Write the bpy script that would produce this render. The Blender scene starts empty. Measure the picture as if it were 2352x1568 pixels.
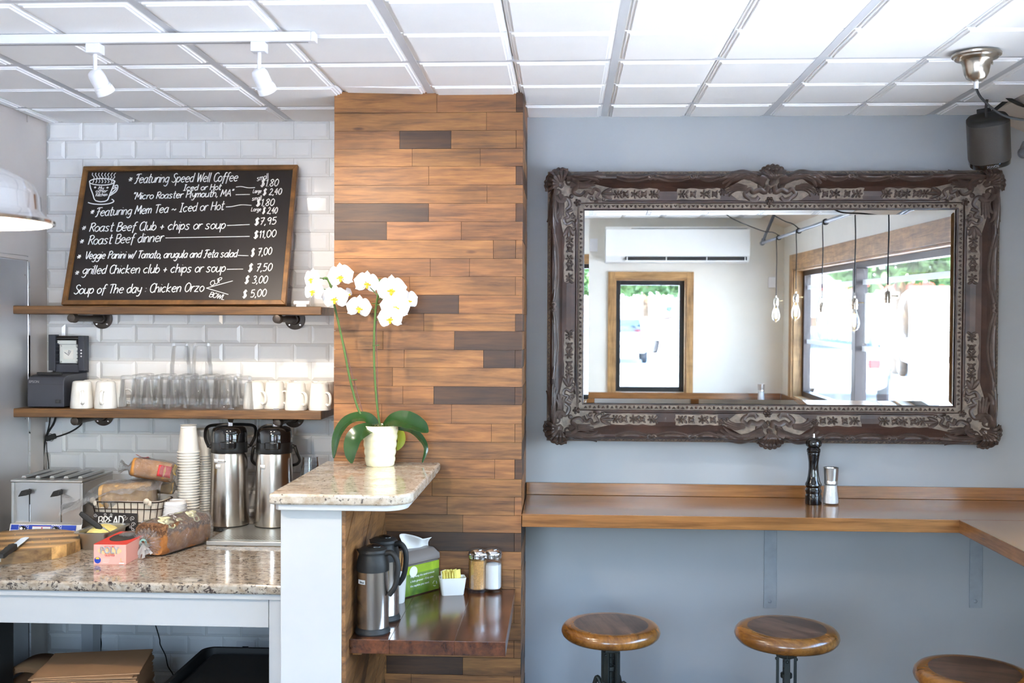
import bpy, bmesh, math, random
from mathutils import Vector, Matrix, noise as mnoise
R = math.radians
SC = bpy.context.scene
COL = SC.collection

# ------------------------------------------------------------------ camera
F_PX, CX, CY = 2363.0, 1176.0, 784.0
VPX, VPY, ROLL = 1295.0, 750.0, 0.005
CAM_Z = 1.75
cYv = Vector((VPX - CX, CY - VPY, -F_PX)).normalized()            # world +Y seen in the camera's frame
_z = Vector((ROLL, 1.0, 0.0)); _z -= cYv * _z.dot(cYv); cZv = _z.normalized()
cXv = cYv.cross(cZv)
CAM2W = Matrix((cXv, cYv, cZv))                                   # camera -> world rotation
cam_d = bpy.data.cameras.new('camera'); cam = bpy.data.objects.new('camera', cam_d); COL.objects.link(cam)
cam.matrix_world = Matrix.Translation((0, 0, CAM_Z)) @ CAM2W.to_4x4()
cam_d.sensor_width = 36.0; cam_d.lens = 36.0 * F_PX / 2352.0; cam_d.clip_start = 0.05; cam_d.clip_end = 500
cam_d.dof.use_dof = True; cam_d.dof.focus_distance = 4.1; cam_d.dof.aperture_fstop = 4.0
SC.camera = cam

# ------------------------------------------------------------------ view, world, sun
SC.view_settings.view_transform = 'Standard'; SC.view_settings.look = 'None'
SC.view_settings.gamma = 1.0; SC.view_settings.use_curve_mapping = False
SC.view_settings.exposure = 2.88
SC.cycles.max_bounces = 14; SC.cycles.diffuse_bounces = 7; SC.cycles.glossy_bounces = 6
SC.cycles.transmission_bounces = 12; SC.cycles.transparent_max_bounces = 64
SC.cycles.caustics_reflective = False; SC.cycles.caustics_refractive = False
SC.cycles.sample_clamp_indirect = 6.0
SC.cycles.use_denoising = True

SKY_STRENGTH = 3.9
w = bpy.data.worlds.new('sky'); SC.world = w; w.use_nodes = True
nt = w.node_tree; nt.nodes.clear()
_o = nt.nodes.new('ShaderNodeOutputWorld'); _b = nt.nodes.new('ShaderNodeBackground')
_tc = nt.nodes.new('ShaderNodeTexCoord'); _sx = nt.nodes.new('ShaderNodeSeparateXYZ'); _cr = nt.nodes.new('ShaderNodeValToRGB')
_mr = nt.nodes.new('ShaderNodeMapRange'); _mr.inputs[1].default_value = -0.2; _mr.inputs[2].default_value = 1.0
nt.links.new(_tc.outputs['Generated'], _sx.inputs[0]); nt.links.new(_sx.outputs[2], _mr.inputs[0]); nt.links.new(_mr.outputs[0], _cr.inputs[0])
e = _cr.color_ramp.elements
e[0].position = 0.10; e[0].color = (0.62, 0.66, 0.70, 1)
e[1].position = 0.75; e[1].color = (0.22, 0.48, 1.0, 1)
_n = e.new(0.22); _n.color = (0.68, 0.84, 1.0, 1)
nt.links.new(_cr.outputs[0], _b.inputs[0]); _b.inputs[1].default_value = SKY_STRENGTH
nt.links.new(_b.outputs[0], _o.inputs[0])

sun_d = bpy.data.lights.new('sun', 'SUN'); sun_d.energy = 15.0; sun_d.angle = R(1.0); sun_d.color = (1.0, 0.94, 0.85)
sun = bpy.data.objects.new('sun', sun_d); COL.objects.link(sun); sun.rotation_euler = (R(-17), R(-24), 0)   # high, from behind the building

def lamp(name, kind, loc, energy, color, parent=None, **kw):
    d = bpy.data.lights.new(name, kind); d.energy = energy; d.color = color
    for k, v in kw.items():
        setattr(d, k, v)
    o = bpy.data.objects.new(name, d); COL.objects.link(o); o.location = loc
    if parent: o.parent = parent
    return o

def portal(name, loc, rot, sx, sy):                                # guides sampling to the window openings, gives no light of its own
    d = bpy.data.lights.new(name, 'AREA'); d.shape = 'RECTANGLE'; d.size = sx; d.size_y = sy; d.cycles.is_portal = True
    o = bpy.data.objects.new(name, d); COL.objects.link(o); o.location = loc; o.rotation_euler = rot
    return o

# ------------------------------------------------------------------ from a photo pixel to a place on a plane of the room
def ray(px, py):
    return CAM2W @ Vector(((px - CX) / F_PX, -(py - CY) / F_PX, -1.0))
C0 = Vector((0, 0, CAM_Z))
def PY(px, py, Y): d = ray(px, py); return C0 + d * (Y / d.y)
def PZ(px, py, Z): d = ray(px, py); return C0 + d * ((Z - CAM_Z) / d.z)
def PP(px, py, p, n): d = ray(px, py); return C0 + d * ((p - C0).dot(n) / d.dot(n))

# ------------------------------------------------------------------ mesh building
def S(r, g, b):
    f = lambda c: (c / 255 / 12.92) if c <= 10.3 else ((c / 255 + 0.055) / 1.055) ** 2.4
    return (f(r), f(g), f(b), 1.0)

def cat(pts, n=6, closed=False):                                   # Catmull-Rom through the points
    P = [Vector(p) for p in pts]; m = len(P)
    if m < 3: return P
    out = []; rng = range(m if closed else m - 1)
    for i in rng:
        if closed: p0, p1, p2, p3 = P[i - 1], P[i], P[(i + 1) % m], P[(i + 2) % m]
        else: p0, p1, p2, p3 = P[max(i - 1, 0)], P[i], P[i + 1], P[min(i + 2, m - 1)]
        for k in range(n):
            t = k / n
            out.append(0.5 * ((2 * p1) + (p2 - p0) * t + (2 * p0 - 5 * p1 + 4 * p2 - p3) * t * t + (3 * p1 - p0 - 3 * p2 + p3) * t ** 3))
    if not closed: out.append(P[-1])
    return out

def T(x=0, y=0, z=0): return Matrix.Translation((x, y, z))
def RX(a): return Matrix.Rotation(R(a), 4, 'X')
def RY(a): return Matrix.Rotation(R(a), 4, 'Y')
def RZ(a): return Matrix.Rotation(R(a), 4, 'Z')
def SCL(x, y, z): return Matrix.Diagonal((x, y, z, 1))
I4 = Matrix.Identity(4)

class MB:
    def __init__(s): s.v = []; s.f = []; s.m = []; s.c = []
    def add(s, vs, fs, M=None, mi=0, col=None):
        o = len(s.v)
        s.v += [(M @ Vector(p)) if M else Vector(p) for p in vs]
        s.f += [tuple(o + i for i in f) for f in fs]; s.m += [mi] * len(fs); s.c += [col] * len(fs)
        return s
    def bx(s, x0, x1, y0, y1, z0, z1, M=None, mi=0, col=None):
        v = [(x, y, z) for z in (z0, z1) for y in (y0, y1) for x in (x0, x1)]
        return s.add(v, [(0, 2, 3, 1), (4, 5, 7, 6), (0, 1, 5, 4), (2, 6, 7, 3), (0, 4, 6, 2), (1, 3, 7, 5)], M, mi, col)
    def box(s, c, d, M=None, mi=0, col=None):
        return s.bx(c[0] - d[0] / 2, c[0] + d[0] / 2, c[1] - d[1] / 2, c[1] + d[1] / 2, c[2] - d[2] / 2, c[2] + d[2] / 2, M, mi, col)
    def lathe(s, prof, seg=32, M=None, mi=0, a0=0, a1=360, col=None):
        n = len(prof); full = abs(a1 - a0) >= 360; k = seg if full else seg + 1
        vs = []; fs = []
        for r, z in prof:
            for i in range(k):
                a = R(a0 + (a1 - a0) * i / seg); vs.append((r * math.cos(a), r * math.sin(a), z))
        for j in range(n - 1):
            for i in range(seg):
                i2 = (i + 1) % k
                q = (j * k + i, j * k + i2, (j + 1) * k + i2, (j + 1) * k + i)
                if prof[j][0] < 1e-7: q = (q[0], q[2], q[3])
                elif prof[j + 1][0] < 1e-7: q = (q[0], q[1], q[2])
                fs.append(q)
        return s.add(vs, fs, M, mi, col)
    def tube(s, pts, r, seg=8, closed=False, M=None, mi=0, caps=True, col=None, flat=1.0):
        P = [Vector(p) for p in pts]; n = len(P)
        rr = r if isinstance(r, (list, tuple)) else [r] * n
        vs = []; fs = []; up = None
        for i, p in enumerate(P):
            if closed: t = P[(i + 1) % n] - P[i - 1]
            else: t = P[min(i + 1, n - 1)] - P[max(i - 1, 0)]
            if t.length < 1e-9: t = Vector((0, 0, 1))
            t.normalize()
            if up is None:
                up = Vector((0, 0, 1)) if abs(t.z) < 0.9 else Vector((0, 1, 0))
            a = up - t * up.dot(t)
            if a.length < 1e-6: a = t.orthogonal()
            a.normalize(); up = a; b = t.cross(a)
            for k in range(seg):
                th = 2 * math.pi * k / seg
                vs.append(p + (a * math.cos(th) * flat + b * math.sin(th)) * rr[i])
        for i in range(n if closed else n - 1):
            j = (i + 1) % n
            for k in range(seg):
                k2 = (k + 1) % seg
                fs.append((i * seg + k, i * seg + k2, j * seg + k2, j * seg + k))
        if caps and not closed:
            fs.append(tuple(range(seg - 1, -1, -1))); fs.append(tuple((n - 1) * seg + k for k in range(seg)))
        return s.add(vs, fs, M, mi, col)
    def ell(s, c, r, seg=16, rings=10, M=None, mi=0, col=None, lo=-90, hi=90):
        vs = []; fs = []
        for j in range(rings + 1):
            ph = R(lo + (hi - lo) * j / rings)
            for i in range(seg):
                th = 2 * math.pi * i / seg
                vs.append((c[0] + r[0] * math.cos(ph) * math.cos(th), c[1] + r[1] * math.cos(ph) * math.sin(th), c[2] + r[2] * math.sin(ph)))
        for j in range(rings):
            for i in range(seg):
                i2 = (i + 1) % seg
                fs.append((j * seg + i, j * seg + i2, (j + 1) * seg + i2, (j + 1) * seg + i))
        return s.add(vs, fs, M, mi, col)
    def prism(s, poly, z0, z1, M=None, mi=0, col=None):            # poly: 2-D, counter-clockwise
        n = len(poly)
        vs = [(p[0], p[1], z0) for p in poly] + [(p[0], p[1], z1) for p in poly]
        fs = [tuple(range(n - 1, -1, -1)), tuple(range(n, 2 * n))] + [(i, (i + 1) % n, n + (i + 1) % n, n + i) for i in range(n)]
        return s.add(vs, fs, M, mi, col)
    def grid(s, fn, nu, nv, M=None, mi=0, wrap=False, col=None):
        vs = [fn(i / nu, j / nv) for j in range(nv + 1) for i in range(nu if wrap else nu + 1)]
        k = nu if wrap else nu + 1
        fs = [(j * k + i, j * k + (i + 1) % k, (j + 1) * k + (i + 1) % k, (j + 1) * k + i) for j in range(nv) for i in range(nu)]
        return s.add(vs, fs, M, mi, col)
    def loft(s, rings, M=None, mi=0, caps=True, col=None):
        k = len(rings[0]); vs = [p for r in rings for p in r]
        fs = [(j * k + i, j * k + (i + 1) % k, (j + 1) * k + (i + 1) % k, (j + 1) * k + i) for j in range(len(rings) - 1) for i in range(k)]
        if caps: fs += [tuple(range(k - 1, -1, -1)), tuple((len(rings) - 1) * k + i for i in range(k))]
        return s.add(vs, fs, M, mi, col)
    def text(s, body, size, M=None, mi=0, ext=0.0004, align='LEFT', width=None):
        c = bpy.data.curves.new('t', 'FONT'); c.body = body; c.size = size; c.extrude = ext; c.align_x = align; c.resolution_u = 3
        o = bpy.data.objects.new('t', c); COL.objects.link(o)
        dg = bpy.context.evaluated_depsgraph_get(); dg.update()
        me = bpy.data.meshes.new_from_object(o.evaluated_get(dg))
        vs = [v.co.copy() for v in me.vertices]; fs = [tuple(p.vertices) for p in me.polygons]
        if width and vs:
            lo = min(v.x for v in vs); hi = max(v.x for v in vs); k = width / max(hi - lo, 1e-6)
            mid = {'LEFT': lo, 'CENTER': (lo + hi) / 2, 'RIGHT': hi}[align]
            for v in vs: v.x = (v.x - mid) * k
        bpy.data.objects.remove(o); bpy.data.curves.remove(c); bpy.data.meshes.remove(me)
        return s.add(vs, fs, M, mi)

def obj(name, mb, mats, parent=None, loc=None, rot=None, bevel=None, sub=0, solid=0, angle=38, recalc=True):
    me = bpy.data.meshes.new(name)
    me.from_pydata([tuple(v) for v in mb.v], [], mb.f)
    for m in (mats if isinstance(mats, (list, tuple)) else [mats]): me.materials.append(m)
    for p, mi in zip(me.polygons, mb.m): p.material_index = mi; p.use_smooth = True
    if any(c is not None for c in mb.c):
        at = me.color_attributes.new('tone', 'FLOAT_COLOR', 'CORNER')
        for p, c in zip(me.polygons, mb.c):
            for li in p.loop_indices: at.data[li].color = c if c else (1, 1, 1, 1)
    if recalc:
        b = bmesh.new(); b.from_mesh(me); bmesh.ops.recalc_face_normals(b, faces=b.faces); b.to_mesh(me); b.free()
    me.update(); me.set_sharp_from_angle(angle=R(angle))
    o = bpy.data.objects.new(name, me); COL.objects.link(o)
    if parent: o.parent = parent
    if loc is not None: o.location = loc
    if rot is not None: o.rotation_euler = rot
    if solid:
        m = o.modifiers.new('solid', 'SOLIDIFY'); m.thickness = solid; m.offset = 0
    if bevel:
        m = o.modifiers.new('bevel', 'BEVEL'); m.width = bevel if not isinstance(bevel, tuple) else bevel[0]
        m.segments = 2 if not isinstance(bevel, tuple) else bevel[1]; m.limit_method = 'ANGLE'; m.angle_limit = R(40); m.harden_normals = True
    if sub:
        m = o.modifiers.new('sub', 'SUBSURF'); m.levels = sub; m.render_levels = sub
    return o

def tag(o, label=None, cat_=None, group=None, kind=None):
    if label: o['label'] = label
    if cat_: o['category'] = cat_
    if group: o['group'] = group
    if kind: o['kind'] = kind
    return o
def thing(name, label, cat_, loc=(0, 0, 0), rz=0, group=None, rot=None):
    o = bpy.data.objects.new(name, None); COL.objects.link(o); o.location = loc
    o.rotation_euler = rot if rot else (0, 0, R(rz)); o.empty_display_size = 0.05
    return tag(o, label, cat_, group)
def struct(name, mb, mats, parent=None, **kw):
    o = obj(name, mb, mats, parent, **kw)
    if not parent: o['kind'] = 'structure'
    return o
def dup(root, loc=None, rz=None, label=None, group=None, rot=None, scale=None):
    def rec(o, par):
        c = o.copy(); COL.objects.link(c); c.parent = par
        for ch in o.children: rec(ch, c)
        return c
    r = rec(root, None)
    if loc is not None: r.location = loc
    if rz is not None: r.rotation_euler = (0, 0, R(rz))
    if rot is not None: r.rotation_euler = rot
    if scale is not None: r.scale = scale
    if label: r['label'] = label
    if group: r['group'] = group
    return r
# ------------------------------------------------------------------ materials
class NT:
    def __init__(s, name):
        s.m = bpy.data.materials.new(name); s.m.use_nodes = True; s.t = s.m.node_tree; s.t.nodes.clear()
        s.out = s.t.nodes.new('ShaderNodeOutputMaterial')
    def n(s, typ, **kw):
        n = s.t.nodes.new('ShaderNode' + typ)
        for k, v in kw.items():
            if k.startswith('i_'):
                key = k[2:]; key = int(key) if key.isdigit() else key.replace('_', ' ')
                n.inputs[key].default_value = v
            else: setattr(n, k, v)
        return n
    def l(s, a, b): s.t.links.new(a, b)
    def coord(s, scale=(1, 1, 1), kind='Object', rot=(0, 0, 0)):
        c = s.n('TexCoord'); m = s.n('Mapping'); m.inputs['Scale'].default_value = scale; m.inputs['Rotation'].default_value = rot
        s.l(c.outputs[kind], m.inputs[0]); return m.outputs[0]
    def noise(s, vec, scale, detail=4, rough=0.55, dist=0.0):
        n = s.n('TexNoise'); n.inputs['Scale'].default_value = scale; n.inputs['Detail'].default_value = detail
        n.inputs['Roughness'].default_value = rough; n.inputs['Distortion'].default_value = dist
        s.l(vec, n.inputs['Vector']); return n.outputs['Fac']
    def ramp(s, fac, stops, interp='LINEAR'):
        r = s.n('ValToRGB'); e = r.color_ramp.elements; r.color_ramp.interpolation = interp
        while len(e) > 1: e.remove(e[0])
        e[0].position = stops[0][0]; e[0].color = stops[0][1]
        for p, c in stops[1:]: x = e.new(p); x.color = c
        s.l(fac, r.inputs[0]); return r.outputs[0]
    def mix(s, fac, a, b, mode='MIX'):
        m = s.n('Mix'); m.data_type = 'RGBA'; m.blend_type = mode
        for v, i in ((fac, 0), (a, 6), (b, 7)):
            if hasattr(v, 'is_linked') or hasattr(v, 'node'): s.l(v, m.inputs[i])
            else: m.inputs[i].default_value = v
        return m.outputs[2]
    def math(s, op, a, b=0.0):
        m = s.n('Math'); m.operation = op
        for v, i in ((a, 0), (b, 1)):
            if hasattr(v, 'node'): s.l(v, m.inputs[i])
            else: m.inputs[i].default_value = v
        return m.outputs[0]
    def bump(s, h, strength=0.3, dist=0.002):
        b = s.n('Bump'); b.inputs['Strength'].default_value = strength; b.inputs['Distance'].default_value = dist
        s.l(h, b.inputs['Height']); return b.outputs[0]
    def bsdf(s, col, rough=0.5, metal=0.0, normal=None, **kw):
        p = s.n('BsdfPrincipled')
        if hasattr(col, 'node'): s.l(col, p.inputs['Base Color'])
        else: p.inputs['Base Color'].default_value = col
        if hasattr(rough, 'node'): s.l(rough, p.inputs['Roughness'])
        else: p.inputs['Roughness'].default_value = rough
        p.inputs['Metallic'].default_value = metal
        if normal is not None: s.l(normal, p.inputs['Normal'])
        for k, v in kw.items(): p.inputs[k.replace('_', ' ')].default_value = v
        s.l(p.outputs[0], s.out.inputs[0]); s.p = p; return s.m

def plain(name, col, rough=0.5, metal=0.0, var=0.06, vs=6.0, bump=0.0, bs=60.0, **kw):
    t = NT(name); v = t.coord()
    f = t.noise(v, vs, 3)
    dk = tuple(c * (1 - var) for c in col[:3]) + (1,); lt = tuple(min(1, c * (1 + var)) for c in col[:3]) + (1,)
    c = t.ramp(f, [(0.3, dk), (0.7, lt)])
    nrm = t.bump(t.noise(v, bs, 2), bump, 0.001) if bump else None
    return t.bsdf(c, rough, metal, nrm, **kw)

def wood(name, dark, light, scale=(2.2, 30, 30), rough=0.4, blotch=0.35, coat=0.0, knots=False, attr=False, bumps=0.15):
    t = NT(name); v = t.coord(scale)
    vb = t.coord((1.4, 6, 6))
    g = t.noise(v, 1.6, 6, 0.62, 0.6)
    g2 = t.noise(v, 6.0, 3, 0.6, 0.2)
    gg = t.math('ADD', t.math('MULTIPLY', g, 0.72), t.math('MULTIPLY', g2, 0.28))
    c = t.ramp(gg, [(0.33, dark), (0.5, tuple((a * 0.45 + b * 0.55) for a, b in zip(dark, light))), (0.66, light)])
    bl = t.noise(vb, 2.3, 3, 0.6, 0.4)
    shade = t.ramp(bl, [(0.3, (1 - blotch,) * 3 + (1,)), (0.62, (1, 1, 1, 1))])
    c = t.mix(1.0, c, shade, 'MULTIPLY')
    if knots:
        vo = t.n('TexVoronoi'); vo.inputs['Scale'].default_value = 1.0; t.l(t.coord((2.6, 9, 9)), vo.inputs['Vector'])
        k = t.ramp(vo.outputs['Distance'], [(0.0, (0.28, 0.2, 0.17, 1)), (0.035, (0.45, 0.36, 0.3, 1)), (0.07, (1, 1, 1, 1))])
        c = t.mix(1.0, c, k, 'MULTIPLY')
    if attr:
        a = t.n('VertexColor', layer_name='tone'); c = t.mix(1.0, c, a.outputs[0], 'MULTIPLY')
    return t.bsdf(c, rough, 0, t.bump(gg, bumps, 0.001), Coat_Weight=coat, Coat_Roughness=0.12)

def thin_film(name, tint=(1, 1, 1, 1), gloss=0.1, rough=0.05, wrinkle=0.0, ws=20.0, milky=0.0):   # glass or plastic that light passes straight through
    t = NT(name); tr = t.n('BsdfTransparent'); tr.inputs[0].default_value = tint
    gl = t.n('BsdfGlossy'); gl.inputs['Roughness'].default_value = rough
    lw = t.n('LayerWeight'); lw.inputs[0].default_value = 0.25
    f = t.math('ADD', t.math('MULTIPLY', lw.outputs['Fresnel'], 0.55), gloss)
    if wrinkle:
        nz = t.noise(t.coord(), ws, 5, 0.6, 1.2); nb = t.bump(nz, wrinkle, 0.02); t.l(nb, gl.inputs['Normal']); t.l(nb, lw.inputs['Normal'])
    m = t.n('MixShader'); t.l(f, m.inputs[0]); t.l(tr.outputs[0], m.inputs[1]); t.l(gl.outputs[0], m.inputs[2]); last = m
    if milky:
        d = t.n('BsdfDiffuse'); d.inputs[0].default_value = (0.85, 0.85, 0.85, 1); m2 = t.n('MixShader'); m2.inputs[0].default_value = milky
        t.l(m.outputs[0], m2.inputs[1]); t.l(d.outputs[0], m2.inputs[2]); last = m2
    t.l(last.outputs[0], t.out.inputs[0]); return t.m

def glow(name, col, strength):
    t = NT(name); e = t.n('Emission'); e.inputs[0].default_value = col; e.inputs[1].default_value = strength
    t.l(e.outputs[0], t.out.inputs[0]); return t.m

def granite(name, k=1.0, lo=0.585):
    t = NT(name); v = t.coord((1, 1, 1)); vd = t.coord((22, 42, 30), rot=(0, 0, 0.3)); D = lambda r, g, b: S(r * k, g * k, b * k)
    big = t.noise(t.coord((6, 11, 11), rot=(0, 0, 0.3)), 1.6, 5, 0.6, 0.8)
    base = t.ramp(big, [(0.25, D(140, 122, 102)), (0.42, D(190, 170, 146)), (0.58, D(216, 204, 188)), (0.75, D(234, 228, 220))])
    gl = t.noise(v, 55, 3, 0.7); base = t.mix(0.35, base, t.ramp(gl, [(0.35, D(150, 130, 108)), (0.65, D(238, 232, 222))]))
    sp = t.noise(vd, 1.7, 5, 0.7, 0.7); m = t.ramp(sp, [(lo, (0, 0, 0, 1)), (lo + 0.05, (1, 1, 1, 1))])
    base = t.mix(m, base, S(56, 48, 46))
    sp2 = t.noise(v, 75, 2, 0.6); m2 = t.ramp(sp2, [(lo + 0.045, (0, 0, 0, 1)), (lo + 0.09, (1, 1, 1, 1))])
    base = t.mix(m2, base, S(84, 74, 70))
    return t.bsdf(base, 0.08, 0, None, Coat_Weight=0.3, Coat_Roughness=0.03)

def brushed(name, col, rough=0.28, scale=(1, 1, 120), amount=0.12):
    t = NT(name); n = t.noise(t.coord(scale), 3, 3, 0.7)
    r = t.math('ADD', t.math('MULTIPLY', n, amount * 2), rough - amount)
    return t.bsdf(col, r, 1.0, t.bump(n, 0.06, 0.0005))

M = {}
M['gray_wall'] = plain('gray_wall_paint', S(166, 170, 173), 0.38, var=0.03, vs=2.2, bump=0.12, bs=35)
M['white_wall'] = plain('white_wall_paint', S(226, 222, 212), 0.6, var=0.02, bump=0.05, bs=40)
M['beige_wall'] = plain('beige_plaster', S(205, 195, 184), 0.7, var=0.05, bump=0.2, bs=25)
M['table_paint'] = plain('pale_gray_gloss_paint', S(186, 188, 190), 0.35, var=0.015)
M['fridge_steel'] = plain('satin_fridge_steel', S(206, 206, 208), 0.36, 0.7, var=0.05, vs=3)
M['white_paint'] = plain('white_gloss_paint', S(198, 198, 198), 0.35, var=0.015)
M['tile'] = plain('white_glazed_tile', S(243, 243, 242), 0.06, var=0.012, vs=5, bump=0.05, bs=9)
M['grout'] = plain('pale_grout', S(206, 204, 200), 0.9)
M['ceil_panel'] = plain('ceiling_panel', S(248, 248, 247), 0.9, var=0.012, bump=0.5, bs=130)
M['ceil_grid'] = plain('ceiling_grid_metal', S(205, 207, 210), 0.5, var=0.02)
M['floor'] = wood('floor_boards', S(96, 84, 72), S(150, 136, 120), (3, 14, 14), 0.4)
M['plank'] = wood('reclaimed_planks', S(92, 56, 30), S(172, 118, 66), (2.0, 24, 24), 0.5, 0.36, knots=True, attr=True)
M['plank_y'] = wood('reclaimed_planks_side', S(92, 60, 34), S(168, 120, 72), (24, 2.0, 24), 0.5, 0.36, attr=True)
M['shelf_wood'] = wood('dark_stained_shelf_board', S(52, 34, 20), S(138, 98, 56), (1.6, 34, 34), 0.45, 0.45)
M['seat_top'] = wood('worn_stool_seat_top', S(66, 47, 36), S(126, 97, 78), (16, 2.2, 16), 0.3, 0.3, coat=0.25, attr=True)
M['bar_wood'] = wood('varnished_bar_wood', S(108, 68, 36), S(164, 112, 62), (1.3, 26, 26), 0.22, 0.14, coat=0.5)
M['bar_wood_y'] = wood('varnished_bar_wood_side', S(108, 68, 36), S(164, 112, 62), (26, 1.3, 26), 0.22, 0.14, coat=0.5)
M['niche_wood'] = wood('mahogany_stained_board', S(48, 24, 12), S(116, 66, 36), (20, 1.8, 20), 0.2, 0.3, coat=0.5)
M['seat_wood'] = wood('stool_seat_wood', S(96, 56, 18), S(172, 114, 50), (16, 2.2, 16), 0.26, 0.3, coat=0.45, attr=True)
M['trim_wood'] = wood('window_trim_wood', S(128, 92, 52), S(198, 154, 100), (16, 16, 1.8), 0.5, 0.3)
M['trim_wood_h'] = wood('window_trim_wood_flat', S(128, 92, 52), S(198, 154, 100), (2, 2, 22), 0.5, 0.3)
M['board_wood'] = wood('chalkboard_frame_wood', S(58, 36, 16), S(156, 108, 54), (3, 3, 26), 0.5, 0.4)
M['cut_wood'] = wood('acacia_board_wood', S(88, 52, 24), S(214, 168, 104), (1.5, 16, 10), 0.45, 0.25)
M['granite'] = granite('speckled_granite_brown', 0.78, 0.555)
M['granite_pale'] = granite('speckled_granite_pale', 0.92, 0.60)
M['steel'] = brushed('brushed_steel', S(196, 194, 192), 0.3, (500, 500, 6), 0.06)
M['steel_h'] = brushed('brushed_steel_flat', S(190, 188, 184), 0.33, (6, 500, 500), 0.06)
M['steel_wall'] = plain('steel_wall_panel', S(214, 206, 200), 0.5, 0.45, var=0.04, vs=2.5)
M['airpot_steel'] = brushed('airpot_steel', S(192, 184, 176), 0.24, (400, 400, 5), 0.05)
M['chrome'] = plain('chrome', S(226, 226, 228), 0.07, 1.0, var=0.01)
M['nickel'] = plain('brushed_nickel', S(188, 180, 168), 0.26, 1.0, var=0.03)
M['brass'] = plain('aged_brass', S(180, 160, 120), 0.28, 1.0)
M['black'] = plain('black_plastic', S(24, 23, 23), 0.32, var=0.1)
M['black_soft'] = plain('black_matt_plastic', S(30, 29, 28), 0.6, var=0.1)
M['black_gloss'] = plain('black_gloss_lacquer', S(16, 15, 16), 0.1, var=0.1, Coat_Weight=0.5)
M['iron'] = plain('dark_iron_pipe', S(78, 70, 64), 0.45, 0.75, var=0.2, vs=14, bump=0.12, bs=90)
M['graypipe'] = plain('gray_steel_pipe', S(104, 106, 110), 0.4, 0.7, var=0.12)
M['castiron'] = plain('cast_iron_green_black', S(58, 62, 60), 0.42, 0.6, var=0.15, bump=0.15)
M['printer'] = plain('dark_slate_plastic', S(56, 58, 66), 0.5, var=0.03, bump=0.08, bs=300)
M['gray_metal'] = plain('zinc_plate', S(176, 178, 172), 0.35, 0.8)
M['ceramic'] = plain('white_ceramic', S(236, 233, 226), 0.12, var=0.008)
M['paper_cup'] = plain('white_paper_cup', S(226, 221, 212), 0.55, var=0.015)
M['white_plastic'] = plain('white_plastic', S(236, 236, 238), 0.3, var=0.01)
M['ac_white'] = plain('white_appliance_shell', S(230, 230, 226), 0.35, var=0.008)
M['slate'] = plain('chalkboard_slate', S(38, 32, 30), 0.42, var=0.14, vs=3.5)
M['chalk'] = plain('white_chalk_ink', S(240, 240, 238), 0.8, var=0.02)
M['white_print'] = plain('white_print', S(232, 232, 232), 0.5)
M['gray_print'] = plain('gray_print', S(150, 150, 152), 0.5)
M['black_print'] = plain('black_print', S(28, 28, 30), 0.5)
M['red_print'] = plain('red_print', S(196, 44, 44), 0.5)
M['blue_print'] = plain('blue_panel_print', S(24, 62, 168), 0.35, var=0.03)
M['pot'] = plain('cream_glazed_pot', S(246, 242, 206), 0.22, var=0.01)
M['moss'] = plain('dry_moss', S(96, 92, 56), 0.9, var=0.35, vs=60, bump=0.8, bs=120)
M['petal'] = plain('white_petal', S(248, 246, 244), 0.5, var=0.01, Subsurface_Weight=0.15)
M['petal_yellow'] = plain('yellow_orchid_lip', S(240, 200, 40), 0.5, var=0.15, vs=90)
M['orchid_leaf'] = plain('dark_green_leaf', S(34, 68, 28), 0.25, var=0.22, vs=9, Coat_Weight=0.2)
M['leaf_old'] = plain('yellow_green_leaf', S(150, 160, 40), 0.4, var=0.2)
M['stem'] = plain('green_stem', S(74, 102, 46), 0.5, var=0.2, vs=20)
M['stake'] = plain('thin_brown_stake', S(112, 74, 70), 0.6)
M['frame_brown'] = wood('carved_frame_brown', S(30, 22, 20), S(80, 54, 43), (3, 3, 3), 0.38, 0.35)
M['frame_wash'] = plain('gray_limewash', S(126, 114, 102), 0.75, var=0.34, vs=45)
M['frame_orn'] = plain('carved_ornament_brown', S(76, 62, 55), 0.36, var=0.4, vs=30)
M['mirror'] = plain('silver_mirror', (0.94, 0.95, 0.95, 1), 0.0, 1.0, var=0.0)
M['bread'] = plain('brown_bread_crust', S(142, 86, 42), 0.7, var=0.3, vs=22, bump=0.4, bs=60)
M['bread_lt'] = plain('pale_bread', S(206, 164, 104), 0.8, var=0.2, vs=26, bump=0.4)
M['liner'] = plain('cotton_liner', S(214, 202, 184), 0.9, var=0.06, vs=12, bump=0.3, bs=80)
M['rust_wire'] = plain('rusty_dark_wire', S(58, 40, 30), 0.6, 0.4, var=0.25, vs=40)
M['butter'] = plain('butter', S(240, 222, 138), 0.5, var=0.08, vs=30)
M['kraft'] = plain('kraft_paper', S(158, 118, 82), 0.8, var=0.08, vs=8)
M['kraft_red'] = plain('pink_red_card', S(244, 176, 164), 0.5, var=0.03)
M['red_card'] = plain('red_card', S(206, 60, 48), 0.5, var=0.04)
M['label_green'] = plain('pale_green_paper_label', S(214, 214, 178), 0.6)
M['oval_peach'] = plain('peach_print', S(238, 196, 146), 0.5)
M['pack_bread'] = plain('golden_crust', S(196, 134, 62), 0.6, var=0.25, vs=20, bump=0.3)
M['film_loose'] = thin_film('crinkled_loose_film', (0.94, 0.93, 0.92, 1), 0.24, 0.10, 1.0, 50.0, milky=0.10)
M['film_white'] = thin_film('gathered_white_film', (0.9, 0.9, 0.9, 1), 0.18, 0.15, 1.0, 60.0, milky=0.42)
M['cream_print'] = plain('cream_print', S(244, 214, 178), 0.5)
M['yellow_print'] = plain('yellow_print', S(240, 196, 60), 0.5)
M['packet'] = plain('yellow_sweetener_packet', S(238, 222, 120), 0.6, var=0.05)
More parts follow.
